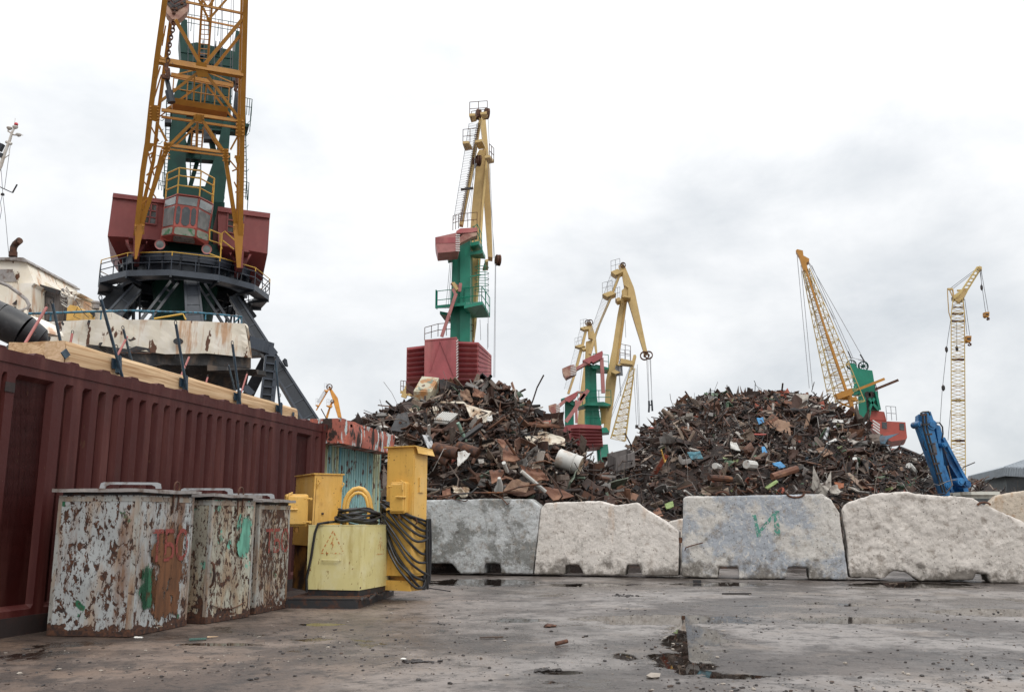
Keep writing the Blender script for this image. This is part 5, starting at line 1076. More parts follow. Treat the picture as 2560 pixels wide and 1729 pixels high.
# mirrored leg, front left, and the two rear legs
ga = V((2*C0.x, 2*C0.y, 0)); 
def mirror(p): d = (p-V((C0.x, C0.y, 0))); l = d.dot(CL); return p-CL*2*l
def back(p, e=5.2): return p-CN*e
legbeam('portal_leg', mirror(a), mirror(g0), .4, 1.3, .4, .7, 'slateD', 16)
ra, rb = k7_(360, 690, 1.5), k7_(120, 1160, .5); rg0 = ra+(rb-ra)*(ra.z/(ra.z-rb.z)); legbeam('portal_leg', ra, rg0, .5, .8, .4, .4, 'slateD'); legbeam('portal_leg', mirror(back(a, 3.0)), mirror(back(g0, 8)), .3, .8, .3, .5, 'slateD')
# braces under the ring
def br(p, q, w, mat='slate', off=(2.2, 2.2), d=None): 
    m1 = MB(); A, B = k2(*p, off[0]), k2(*q, off[1]); x = (B-A).cross(CN).normalized()
    for s_ in (-1, 1): m1.beam(A+x*s_*w*.36, B+x*s_*w*.36, w*.28, d or w*.5, up=CN)
    n = max(3, int((B-A).length/.75)); 
    for k in range(n+1): c_ = A.lerp(B, k/n); m1.beam(c_-x*w*.3, c_+x*w*.3, w*.2, w*.12, up=CN)
    return m1.build('ring_brace', M[mat], cr)
br((790, 1190), (470, 1610), .42, 'slateD', (2.6, 3.6)); br((990, 1190), (1270, 1620), .42, 'slateD', (2.6, 3.0)); br((365, 1200), (350, 1620), .40, 'slateD', (-1, -1)); br((420, 1200), (420, 1620), .36, 'slateD', (.6, .6)); br((1310, 1290), (1270, 1620), .34, 'slateD', (-2, -2)); br((1345, 1310), (1350, 1620), .3, 'slate', (-1, -1))
legbeam('front_column', k2(925, 1170, 2.8), k2(960, 1620, 3.2), .58, .72, .4, .45, 'slate', 5)
m1 = MB()
for p, q, w in (((350, 1215), (60, 1500), .55), ((100, 1290), (330, 1380), .22), ((1300, 1300), (1500, 1560), .5), ((1440, 1420), (1370, 1490), .3), ((1180, 1370), (1280, 1400), .1), ((450, 1560), (740, 1190), .05), ((200, 1560), (330, 1380), .12), ((1180, 1500), (1270, 1350), .12)):
    m1.beam(k2(*p, -.5), k2(*q, -.5), w, w*.7, up=CN)
m1.build('rear_brace', M['slateD'], cr)
m1 = MB()                              # small stairs and landings seen through the frame
for k in range(9): y = 1290+k*26; m1.tube([k2(440, y, -2.5), k2(590, y+8, -2.5)], .025, 4)
for x in (450, 500, 560, 585): m1.tube([k2(x, 1240, -2.5), k2(x, 1500, -2.5)], .025, 4)
for k in range(7): y = 1370+k*24; m1.tube([k2(1110, y, -2.5), k2(1260, y-6, -2.5)], .025, 4)
m1.prism([k2(445, 1400, -2.2), k2(600, 1415, -2.2), k2(590, 1470, -2.2), k2(470, 1450, -2.2)], CN*-.6)
m1.build('inner_stair', M['slateD'], cr)
# portal ties seen right of the ship
def k7(x, y, off): return cp(600+x*.19113, 760+y*.19113, off)
legbeam('portal_tie', k7(90, 490, 3.4), k7(400, 590, 2.4), .55, .6, .4, .4, 'slate', 0); legbeam('portal_tie', k7(130, 640, .0), k7(330, 620, 1.5), .45, .5, .4, .4, 'slateD')
legbeam('portal_tie', k7(370, 570, 2.6), k7(450, 670, 2.6), .4, .4, .3, .3, 'slate')
legbeam('portal_tie', k7(40, 1060, 3), k7(160, 1180, 3), .3, .3, .3, .3, 'slate')
br_o = legbeam('ladder_post', k7(410, 680, 2.9), k7(345, 1290, 2.9), .62, .62, .1, .1, 'slateD')
m1 = MB(); A, B = k7(410, 680, 2.95), k7(345, 1290, 2.95); x = (B-A).cross(CN).normalized()
for s_ in (-1, 1): m1.beam(A+x*s_*.27, B+x*s_*.27, .20 if s_*x.dot(CL) > 0 else .08, .3, up=CN)
for k in range(7): c_ = A.lerp(B, k/6); m1.beam(c_-x*.27, c_+x*.27, .07, .3, up=CN)
m1.build('post_frame', M['slate'], br_o)
m1 = MB(); m1.prism([k7(560, 730, 2.8), k7(585, 705, 2.8), k7(615, 725, 2.8), k7(630, 810, 2.8), k7(600, 800, 2.8)], CN*-.3); m1.build('lifting_lug', M['slateD'], cr)
# hook block with chain
hb = thing('hook_block', 'chevron striped crane hook block hanging at the top left with its chain', 'hook block', cp(435, 110, 9))
def h1(x, y, off=9.0): return cp(350+x*.26762, y*.26752, off)
m1 = MB(); m1.prism([h1(*p) for p in ((212, -90), (212, 30), (255, 130), (300, 180), (350, 185), (380, 165), (440, 110), (458, 60), (450, -10), (420, -90))], CN*-.5); m1.build('block_cheek', M['cwt'], hb)
m1 = MB()
for k, (x0, y0, x1, y1, x2, y2) in enumerate(((215, -35, 318, 65, 445, 5), (222, -5, 318, 100, 448, 35), (232, -70, 320, 22, 430, -30))):
    for a, b_ in (((x0+10, y0), (x1, y1)), ((x1, y1), (x2-15, y2))): m1.beam(h1(*a, 9.03), h1(*b_, 9.03), .10, .02, up=CN)
plabel(m1.build('chevron_stripes', M['letk'] if False else M['dark'], hb), 'dark chevron stripes')
letters('block_lettering', '6т', M['dark'], hb, h1(300, 62, 9.04), CL, Z, .24, squeeze=.8, nrm=CN, off=.01)
m1 = MB()
for x, y in ((268, 12), (392, 38), (305, 88), (342, 92), (316, 126)): m1.lathe(h1(x, y, 9.0), [(0, 0), (.075, .0), (.06, .08), (0, .09)], 10, axis=CN)
m1.build('block_bolts', M['rust'], hb)
m1 = MB(); m1.tube([h1(290, -80), h1(300, -700, 9)], .03, 5); m1.tube([h1(380, -80), h1(388, -700, 9)], .03, 5); m1.build('hoist_rope', M['rope'], hb)
pts = [(310, 180), (318, 250), (300, 300), (290, 350), (280, 400), (272, 450), (266, 500), (262, 560), (255, 600)]
m1 = MB(); tot = []
P_ = [h1(x, y, 8.8) for x, y in pts]; L_ = 0; link = .26; seglen = [(b_-a).length for a, b_ in zip(P_, P_[1:])]; T_ = sum(seglen); n = int(T_/(link*.68)); 
for k in range(n):
    s_ = T_*k/n; i = 0
    while s_ > seglen[i]: s_ -= seglen[i]; i += 1
    c_ = P_[i].lerp(P_[i+1], s_/seglen[i]); d = (P_[i+1]-P_[i]).normalized(); x = (CL if k % 2 else CN); x = (x-d*x.dot(d)).normalized()
    m1.tube([c_+d*link*.5*math.cos(t*.785)+x*link*.27*math.sin(t*.785) for t in range(8)], .03, 5, closed=True)
m1.build('chain', M['rust'], hb)
m1 = MB(); m1.tube([h1(250, 600, 8.8), h1(245, 640, 8.8), h1(262, 690, 8.8), h1(245, 735, 8.8), h1(222, 725, 8.8), h1(215, 700, 8.8)], .09, 8); m1.tube([h1(262, 640, 8.8), h1(270, 700, 8.8), h1(262, 740, 8.8)], .08, 8); m1.build('hook', M['rust'], hb, smooth=True)
m1 = MB(); m1.tube([h1(250, 740, 8.6), h1(275, 850, 8.6)], .10, 8); m1.tube([h1(270, 850, 8.6), h1(285, 920, 8.6), h1(295, 960, 8.6)], .17, 8); m1.build('grab_shackle', M['slateD'], hb)
hk = thing('hanging_hook', 'brown hook with dark sling hanging inside the right jib chord', 'hook', h1(905, 900, 5))
m1 = MB(); m1.tube([h1(912, 735, 4.9), h1(912, 790, 4.9)], .12, 8); m1.tube([h1(900, 800, 4.9), h1(890, 840, 4.9), h1(905, 865, 4.9), h1(930, 850, 4.9), h1(928, 810, 4.9)], .09, 8); m1.build('hook', M['rust'], hk, smooth=True)
m1 = MB(); m1.tube([h1(908, 870, 4.9), h1(905, 950, 4.9), h1(895, 1120, 4.7)], .12, 8, r2=.18); m1.build('sling', M['slateD'], hk, smooth=True)

# ================================================================ ship
sh = thing('fishing_ship', 'rust streaked cream ship hull with torn plates behind the container', 'ship', W(340, 900, 22)*1.0-Z*3)
def s4(x, y, Y): px, py = x*.34423, 640+y*.34423; return W(px, py, Y)
def shY(x): return 17.5+6.0*min(1, max(0, x/1780))  # hull recedes to the right
def strip(name, top_l, bot_l, mat, th=.04, dy_top=.0, dy_bot=.0, nsub=6, wob=.0, holes=None):
    """band between two traced lines (same count)"""
    T, B = [], []
    for k in range(len(top_l)-1):
        for s_ in range(nsub):
            f = s_/nsub; T.append((top_l[k][0]+(top_l[k+1][0]-top_l[k][0])*f, top_l[k][1]+(top_l[k+1][1]-top_l[k][1])*f)); B.append((bot_l[k][0]+(bot_l[k+1][0]-bot_l[k][0])*f, bot_l[k][1]+(bot_l[k+1][1]-bot_l[k][1])*f))
    T.append(top_l[-1]); B.append(bot_l[-1]); n = len(T); m1 = MB(); nv = 6; vs = []
    for v in range(nv+1):
        for (tx, ty), (bx, by) in zip(T, B):
            x = tx+(bx-tx)*v/nv; y = ty+(by-ty)*v/nv; Y = shY(x)+dy_top+(dy_bot-dy_top)*v/nv+wob*noise.noise(V((x*.01, y*.01, 0))); vs.append(s4(x, y, Y))
    fs = [(v*n+i, v*n+i+1, (v+1)*n+i+1, (v+1)*n+i) for v in range(nv) for i in range(n-1) if not (holes and holes(T[i][0], v))]
    m1.add(vs, fs); o = m1.build(name, mat, sh); md = o.modifiers.new('t', 'SOLIDIFY'); md.thickness = th; md.offset = 0; return o
strip('bulwark', [(150, 482), (400, 475), (640, 462), (900, 461), (1200, 464), (1500, 475), (1772, 490)], [(150, 780), (400, 780), (640, 640), (880, 668), (1200, 712), (1500, 705), (1822, 738)], M['ship'], dy_bot=.12, wob=.025, holes=lambda x, v: False)
strip('quarter_plate', [(1772, 490), (1790, 500), (1800, 520)], [(1822, 738), (1824, 740), (1826, 742)], M['ship'], dy_top=.3, dy_bot=.8)
strip('hull_strake', [(700, 640), (900, 700), (1200, 705), (1500, 700), (1822, 735)], [(880, 800), (1000, 800), (1200, 785), (1500, 790), (1822, 815)], M['hull'], dy_top=.25, dy_bot=.3, wob=.1)
strip('black_hull', [(700, 700), (1000, 800), (1200, 785), (1500, 790), (1815, 812)], [(900, 1000), (1100, 1050), (1300, 1050), (1560, 1050), (1790, 930)], M['hull'], dy_top=.4, dy_bot=1.6, wob=.15)
m1 = MB()
for p, q in (((1000, 712), (1260, 705)), ((1260, 705), (1520, 745)),): pass
A = [s4(1505, 790, shY(1505)+.1), s4(1860, 822, shY(1860)), s4(1868, 855, shY(1860)+.2), s4(1840, 868, shY(1860)+.25), s4(1505, 832, shY(1505)+.1)]
m1.prism(A, V((0, .9, .1))); m1.build('rubbing_timber', M['hull'], sh)
# hull body mass behind so it is solid
m1 = MB(); fr = [s4(150, 560, 19.2), s4(900, 520, 21.5), s4(1740, 560, 24.2), s4(1790, 740, 24.8), s4(1760, 930, 26), s4(900, 1050, 22.5), s4(150, 900, 19.2)]
m1.prism(fr, V((-3.2, 4.2, 0))); m1.build('hull_core', M['hull'], sh)
m1 = MB(); m1.prism([s4(x, y, shY(x)-.06+.2) for x, y in ((1515, 675), (1757, 690), (1757, 722), (1515, 706))], V((0, .2, 0))); m1.build('scupper_gap', M['dark'], sh)
# portholes and torn openings
def hole(name, pts, d=-.10):
    m1 = MB(); m1.prism([s4(x, y, shY(x)+d) for x, y in pts], V((0, .03, 0))); return m1.build(name, M['dark'], sh)
hole('round_hole', [(1293+36*math.cos(a*.5236), 618+24*math.sin(a*.5236)) for a in range(12)])
rn = random.Random(8)
hole('torn_opening', [(300, 545), (340, 560), (365, 590), (355, 618), (325, 600)], -.12)
hole('torn_opening', [(712, 645), (722, 628), (742, 626), (728, 650)], -.1)
hole('torn_opening', [(925, 600), (950, 604), (970, 585), (985, 602), (960, 612), (940, 618)], -.1)
hole('torn_opening', [(820, 690), (850, 665), (930, 675), (990, 652), (1095, 672), (1092, 704), (1060, 680), (980, 690), (900, 715)], -.1)
hole('torn_opening', [(450, 470), (462, 490), (455, 505), (440, 480)], -.1); hole('torn_opening', [(640, 462), (655, 466), (640, 520), (632, 490)], -.1)
m1 = MB(); m1.tube([s4(820, 700, 20), s4(1090, 706, 20.6)], .012, 6); m1.tube([s4(1092, 668, 20.6), s4(1095, 706, 20.6)], .012, 6); m1.build('bent_bar', M['rust'], sh)
# torn edge curl
# railing (blue)
rp_ = [(130, 420), (700, 402), (950, 396), (1200, 404), (1450, 412), (1755, 440)]
m1 = MB(); m1.tube([s4(x, y, shY(x)+.05) for x, y in rp_]+[s4(1752, 490, shY(1750)+.05)], .026, 8); 
for x, y in ((370, 412), (735, 404), (1115, 402), (1495, 416)): m1.beam(s4(x, y, shY(x)+.05), s4(x-4, 470, shY(x)+.05), .025, .03)
m1.tube([s4(1740, 448, shY(1740)), s4(1705, 480, shY(1740))], .02, 6); m1.build('blue_rail', M['bluerail'], sh, smooth=True)
m1 = MB()
for pts in (((1120, 455), (1330, 420), (1350, 462)),): m1.tube([s4(x, y, 26) for x, y in pts], .03, 5)
m1.build('deck_rail', M['rail'], sh)
# superstructure
def s6(x, y, Y): return W(x*.16558, 600+y*.16558, Y)
def solid(name, pts, mat, Y, th, parent=sh, drift=0.0):
    m1 = MB(); m1.prism([s6(x, y, Y) for x, y in pts], V((drift, th, 0))); return m1.build(name, M[mat], parent)
solid('funnel', [(-300, 290), (0, 290), (240, 300), (400, 325), (515, 640), (515, 700), (-300, 660)], 'ship', 20.2, 2.4)
solid('funnel_top', [(-300, 262), (240, 258), (350, 262), (410, 320), (408, 332), (240, 305), (-300, 290)], 'lid', 20.1, 2.6)
solid('deckhouse', [(-300, 640), (515, 650), (470, 700), (465, 1250), (-300, 1250)], 'ship', 20.0, 3.0)
m1 = MB()
for k in range(6): m1.beam(s6(-200, 455+k*32, 20.12), s6(190+k*12, 458+k*32, 20.12), .02, .05)
m1.build('louvre_slats', M['lid'], sh)
solid('torn_opening', [(180, 965), (250, 900), (240, 965), (215, 975)], 'dark', 19.95, .03); solid('torn_opening', [(170, 1060), (200, 1010), (235, 1005), (225, 1060), (190, 1075)], 'dark', 19.95, .03)
dr = solid('wooden_door', [(430, 1240), (510, 665), (905, 785), (870, 1240)], 'grey', 20.6, .4)
for pts in ([(555, 800), (660, 825), (640, 1210), (520, 1210)], [(705, 845), (800, 870), (775, 1210), (680, 1210)]): m1 = MB(); m1.prism([s6(x, y, 20.57) for x, y in pts], V((0, .02, 0))); m1.build('door_panel', M['grey'], dr)
m1 = MB()
for p, q in (((560, 790), (662, 822)), ((705, 838), (803, 872))): m1.beam(s6(*p, 20.55), s6(*q, 20.55), .02, .02)
m1.beam(s6(510, 672, 20.5), s6(905, 792, 20.5), .05, .1); m1.build('door_moulding', M['dark'], dr)
solid('roof_plate', [(490, 555), (740, 660), (775, 690), (775, 715), (640, 690), (520, 640)], 'ship', 20.8, 2.2)
solid('aft_casing', [(905, 790), (960, 800), (1100, 850), (1400, 960), (1650, 1060), (1650, 1260), (870, 1260)], 'ship', 21.2, 2.6)
m1 = MB(); m1.prism([s6(x, y, 20.9) for x, y in ((1050, 780), (1130, 775), (1220, 805), (1180, 820), (1070, 815))], V((0, 1, 0))); m1.build('torn_canopy', M['ship'], sh)
yb = solid('yellow_tank', [(1000, 1210), (1015, 1020), (1060, 975), (1170, 1000), (1225, 1060), (1215, 1210)], 'yel', 20.3, .7)
m1 = MB(); m1.lathe(s6(1385, 1125, 20.9), [(0, 0), (.085, 0), (.09, .02), (.09, .05)], 24, axis=(0, -1, 0)); m1.build('grey_hatch', M['slate'], sh)
m1 = MB(); m1.lathe(s6(1440, 1040, 21.0), [(.085, 0), (.085, .12), (.105, .13), (.105, .17), (.08, .19), (0, .20)], 20); m1.build('ventilator', M['lid'], sh, smooth=True)
rn = random.Random(12); m1 = MB()
for k in range(10):
    x, y = rn.uniform(900, 1200), rn.uniform(740, 1000); pts = [s6(x+rn.uniform(-90, 90), y+rn.uniform(-60, 70), 20.4+rn.uniform(0, .4)) for _ in range(4)]; m1.tube(pts, rn.choice((.006, .010, .015)), 6)
m1.tube([s6(920+60*math.cos(t*.6)+60, 800+60*math.sin(t*.6), 20.5) for t in range(10)], .008, 6); m1.build('loose_pipes', M['white'], sh, smooth=True)
m1 = MB(); m1.lathe(s6(935, 730, 20.5), [(0, 0), (.035, .01), (.03, .05), (.015, .08), (.015, .11)], 14, axis=(.6, .2, -1)); m1.build('deck_lamp', M['lid'], sh, smooth=True)
for pts, r_, mt in (([(1110, 880), (1160, 930), (1200, 1010), (1260, 1100), (1340, 1170)], .008, 'dark'), ([(1170, 1020), (1110, 1150), (1210, 1195)], .007, 'dark'), ([(1290, 960), (1400, 1030), (1520, 1080)], .007, 'dark')):
    m1 = MB(); m1.tube([s6(x, y, 20.2) for x, y in pts], r_, 6); m1.build('deck_hose', M[mt], sh, smooth=True)
# exhaust
m1 = MB(); pts = [s6(196, 250, 20.3), s6(198, 180, 20.3), s6(205, 110, 20.3), s6(235, 60, 20.3), s6(300, 5, 20.2)]; m1.tube([pts[0], pts[1]], .095, 14); m1.tube(pts, .078, 14); m1.build('exhaust_pipe', M['rust'], sh, smooth=True)
# bent railing pipe and curved plating at left
m1 = MB(); m1.tube([s6(x, y, 17.5) for x, y in ((-100, 600), (0, 640), (130, 690), (280, 800), (400, 900), (440, 980), (420, 1030), (330, 1065), (200, 1090))], .034, 10); m1.build('bent_handrail', M['lid'], sh, smooth=True)
m1 = MB(); m1.beam(s6(395, 1040, 17.5), s6(385, 1260, 17.5), .06, .05); m1.build('rail_post', M['ship'], sh)
m1 = MB(); m1.prism([s6(x, y, 16.6) for x, y in ((-300, 960), (0, 1030), (150, 1090), (300, 1170), (400, 1290), (410, 1330), (-300, 1330))], V((.3, .8, 0))); m1.build('bow_plating', M['ship'], sh)
# mast at the top left
ms = thing('ship_mast', 'white signal mast with a red top lamp, leaning in at the left edge', 'mast', W(5, 560, 21))
def s3(x, y, Y=20): return W(x*.38194, 280+y*.38217, Y)
m1 = MB(); m1.tube([s3(-60, 480), s3(5, 350), s3(30, 270), s3(62, 190), s3(80, 130), s3(98, 100)], .05, 10, r2=.022); m1.tube([s3(92, 98), s3(100, 40)], .006, 5); m1.build('mast_pole', M['white'], ms, smooth=True)
for x, y in ((62, 105), (122, 148), (100, 98)):
    m1 = MB(); m1.lathe(s3(x, y), [(.02, -.05), (.05, -.03), (.065, .0), (.065, .012), (.04, .03), (0, .04)], 14); m1.build('lamp_dish', M['white'], ms, smooth=True)
m1 = MB(); m1.lathe(s3(105, 86), [(.045, 0), (.045, .03), (.03, .055), (0, .065)], 14); plabel(m1.build('top_lamp', M['redlamp'], ms, smooth=True), 'red domed lamp')
m1 = MB(); m1.tube([s3(60, 105), s3(52, 125), s3(90, 150), s3(122, 152)], .018, 7); m1.tube([s3(85, 152), s3(152, 152)], .008, 5); m1.tube([s3(62, 240), s3(60, 280), s3(25, 305)], .012, 6); m1.tube([s3(40, 195), s3(75, 210)], .035, 8); m1.build('lamp_arm', M['white'], ms)
m1 = MB(); m1.box(s3(4, 232), (.10, .10, .18), Matrix.Rotation(.35, 3, 'Y')); m1.box(s3(8, 285), (.12, .12, .10), Matrix.Rotation(.35, 3, 'Y')); m1.build('radar_box', M['slateD'], ms)
for pts in (((5, 360), (12, 440), (18, 530)), ((70, 200), (50, 350), (30, 500)), ((20, 555), (35, 680), (50, 850), (58, 930)), ((15, 545), (3, 590), (10, 640), (0, 700))):
    m1 = MB(); m1.tube([s3(x, y) for x, y in pts], .006, 5); m1.build('stay_wire', M['rope'], ms)
m1 = MB(); m1.tube([s3(-40, 470), s3(20, 500), s3(82, 528)], .012, 6); m1.tube([s3(82, 528), s3(112, 474)], .018, 6); m1.lathe(s3(17, 540), [(0, -.03), (.04, -.02), (.04, .02), (0, .05)], 10); m1.build('wind_vane', M['dark'], ms)
# big black fender
fd = MB(); pts = [W(-260, 740, 13.2), W(-60, 775, 13.3), W(0, 800, 13.4), W(60, 830, 13.5), W(100, 852, 13.6), W(118, 862, 13.65)]; 
for a, b_, r0, r1 in zip(pts, pts[1:], (.27, .27, .27, .26, .2), (.27, .27, .26, .2, .04)): fd.tube([a, b_], r0, 20, r2=r1, caps=False)
tag(fd.build('fender_tube', M['black'], smooth=True), 'large black rubber fender tube with tapered end, above the container corner', 'fender')
# ================================================================ scrap heaps
def heap(name, label, sil, Yf, Yr, seed, fexp=.8):
    """sil: traced ridge (px,py); front foot at distance Yf, ridge at Yr, falling away behind"""
    nu, nv = 90, 26; S = []
    for i in range(nu+1):
        x = sil[0][0]+(sil[-1][0]-sil[0][0])*i/nu
        for (xa, ya), (xb, yb) in zip(sil, sil[1:]):
            if xa <= x <= xb: y = ya+(yb-ya)*(x-xa)/(xb-xa); break
        S.append((x, y))
    vs = []
    for j in range(nv+1):
        for i, (x, y) in enumerate(S):
            t = j/nv*1.35
            if t <= 1:
                Y = Yf+(Yr-Yf)*t; zr = W(x, y, Yr).z; z = zr*(math.sin(t*math.pi/2)**fexp) if t > 0 else 0
                k = min(z, (W(x, y, Y).z-.0)) if t > .5 else z
                p = W(x, y, Y); z = min(z, p.z) if t < 1 else zr
                z += .5*noise.noise(V((p.x*.35+seed, Y*.35, 0)))*min(1, z)*math.sin(t*math.pi)
                z = min(z, p.z)
            else:
                Y = Yr+(Yr-Yf)*(t-1); zr = W(x, y, Yr).z; z = zr*max(0, 1-((t-1)/.35)**1.5); p = W(x, y, Y); p = V((W(x, y, Yr).x*1.0, Y, z))
            vs.append(V((p.x, Y, max(0, z))))
    n = nu+1; fs = [(j*n+i, j*n+i+1, (j+1)*n+i+1, (j+1)*n+i) for j in range(nv) for i in range(nu)]
    return vs, fs
sil1 = [(820, 1240), (862, 1060), (893, 1035), (930, 1005), (960, 998), (1010, 975), (1040, 968), (1120, 952), (1200, 940), (1240, 940), (1290, 968), (1335, 1000), (1370, 1040), (1420, 1062), (1440, 1095), (1475, 1115), (1510, 1150), (1560, 1210), (1620, 1280), (1680, 1330)]
sil2 = [(1330, 1200), (1420, 1135), (1500, 1120), (1545, 1110), (1590, 1095), (1640, 1038), (1665, 1015), (1700, 990), (1745, 978), (1800, 968), (1860, 974), (1930, 968), (1985, 964), (2030, 975), (2075, 1000), (2110, 1022), (2150, 1045), (2190, 1062), (2230, 1095), (2290, 1128), (2330, 1160), (2365, 1200), (2400, 1225), (2440, 1250)]
sil3 = [(2330, 1290), (2400, 1215), (2432, 1195), (2460, 1205), (2485, 1218), (2520, 1235), (2570, 1290)]
def dip(x): return 30*math.exp(-((x-1480)/75)**2)+26*math.exp(-((x-2215)/55)**2)
sil1 = [(x, y+36+dip(x)) for x, y in sil1]; sil2 = [(x, y+34+dip(x)) for x, y in sil2]
H1 = heap('h', '', sil1, 18.9, 25.5, 2, .75); H2 = heap('h', '', sil2, 20.5, 36, 9, .72); H3 = heap('h', '', sil3, 27, 31, 5, .8)
heaps = {}
for nm, H_, seed in (('left', H1, 1), ('right', H2, 2), ('far', H3, 3)):
    heaps[nm] = BVHTree.FromPolygons([tuple(v) for v in H_[0]], H_[1])
def surf(H_, i, j, nu=90):
    return H_[0][j*(nu+1)+i]
PAL = []
def rotm(rn): return Matrix.Rotation(rn.uniform(0, 6.283), 3, 'Z') @ Matrix.Rotation(rn.gauss(0, .75), 3, 'X') @ Matrix.Rotation(rn.gauss(0, .6), 3, 'Y')
def add_sheet(mb, c, rm, w, h, rn, bend=.25, n=3, m=0):
    vs = []; k1, k2_, tw = rn.gauss(0, bend), rn.gauss(0, bend), rn.gauss(0, bend*.8)
    th = .012+.02*rn.random()
    for s_ in (0, 1):
        for j_ in range(n+1):
            for i in range(n+1):
                u, v = i/n-.5, j_/n-.5
                z_ = (k1*u*u+k2_*v*v+tw*u*v)*max(w, h)*1.6+(rn.gauss(0, .05)*w if s_ == 0 and 0 < i < n else 0)
                jx = rn.uniform(-.12, .12) if (i in (0, n) or j_ in (0, n)) and s_ == 0 else 0
                vs.append([u*w*(1+jx), v*h*(1+jx), z_])
    m_ = (n+1)**2
    for q in range(m_): vs[m_+q] = [vs[q][0], vs[q][1], vs[q][2]-th]
    P_ = [c+rm @ V(p) for p in vs]; fs = []
    for j_ in range(n):
        for i in range(n):
            a = j_*(n+1)+i; fs += [(a, a+1, a+n+2, a+n+1), (m_+a, m_+a+n+1, m_+a+n+2, m_+a+1)]
    for i in range(n): fs += [(i, m_+i, m_+i+1, i+1), (n*(n+1)+i, n*(n+1)+i+1, m_+n*(n+1)+i+1, m_+n*(n+1)+i), (i*(n+1), (i+1)*(n+1), m_+(i+1)*(n+1), m_+i*(n+1)), (i*(n+1)+n, m_+i*(n+1)+n, m_+(i+1)*(n+1)+n, (i+1)*(n+1)+n)]
    mb.add(P_, fs, m)
def add_piece(mb, c, s, rn, wire):
    rm = rotm(rn); q = rn.random()
    if q < .34: add_sheet(mb, c, rm, s*rn.uniform(.35, 1), s*rn.uniform(.25, .7), rn, rn.choice((.05, .2, .5, .9)), 3)
    elif q < .60: d = rm @ V((1, 0, 0)); L_ = s*rn.uniform(.7, 1.7); w = rn.uniform(.02, .07); mb.beam(c-d*L_/2, c+d*L_/2, w, w*rn.uniform(.25, 1), up=rm @ V((0, 0, 1)))
    elif q < .76:
        d = rm @ V((1, 0, 0)); L_ = s*rn.uniform(.5, 1.3); r_ = rn.uniform(.02, .09)*s; mb.tube([c-d*L_/2, c+d*L_/2], r_, 8, caps=rn.random() < .5)
    elif q < .84:      # angle / channel
        d = rm @ V((1, 0, 0)); u = rm @ V((0, 0, 1)); v = rm @ V((0, 1, 0)); L_ = s*rn.uniform(.7, 1.5); w = rn.uniform(.05, .13)
        mb.beam(c-d*L_/2, c+d*L_/2, w, .012, up=u); mb.beam(c-d*L_/2+u*w/2+v*w/2, c+d*L_/2+u*w/2+v*w/2, w, .012, up=v)
    elif q < .88:
        mb.box(c, (s*rn.uniform(.2, .6), s*rn.uniform(.2, .5), s*rn.uniform(.08, .3)), rm)
    elif q < .92:      # bent strip / ring
        x, y = rm @ V((1, 0, 0)), rm @ V((0, 1, 0)); r_ = s*rn.uniform(.1, .4); a0 = rn.uniform(0, 6); n = 9; sp = rn.uniform(2, 6)
        mb.tube([c+x*r_*math.cos(a0+sp*k/n)+y*r_*math.sin(a0+sp*k/n) for k in range(n+1)], rn.uniform(.012, .04), 5)
    elif q < .95:      # open tray
        w, h, d_ = s*rn.uniform(.3, .6), s*rn.uniform(.25, .5), s*.12
        for (cx, cy, cz, sx, sy, sz) in ((0, 0, 0, w, h, .012), (w/2, 0, d_/2, .012, h, d_), (-w/2, 0, d_/2, .012, h, d_), (0, h/2, d_/2, w, .012, d_), (0, -h/2, d_/2, w, .012, d_)): mb.box(c+rm @ V((cx, cy, cz)), (sx, sy, sz), rm)
    else: clod(mb, c, s*.22)
def add_wire(mb, c, s, rn):
    pts = [c]; d = V((rn.gauss(0, 1), rn.gauss(0, 1), rn.gauss(.1, .6))).normalized()
    for k in range(rn.choice((2, 3, 5, 6))): d = (d+V((rn.gauss(0, .5), rn.gauss(0, .5), rn.gauss(0, .45)))).normalized(); pts.append(pts[-1]+d*s*.28)
    mb.tube(pts, rn.choice((.006, .008, .012, .018)), 4, caps=False)
def normal_at(H_, i, j, n=91):
    a, b_, c_ = H_[0][j*n+i], H_[0][j*n+min(90, i+1)], H_[0][min(26, j+1)*n+i]; return (b_-a).cross(c_-a).normalized()
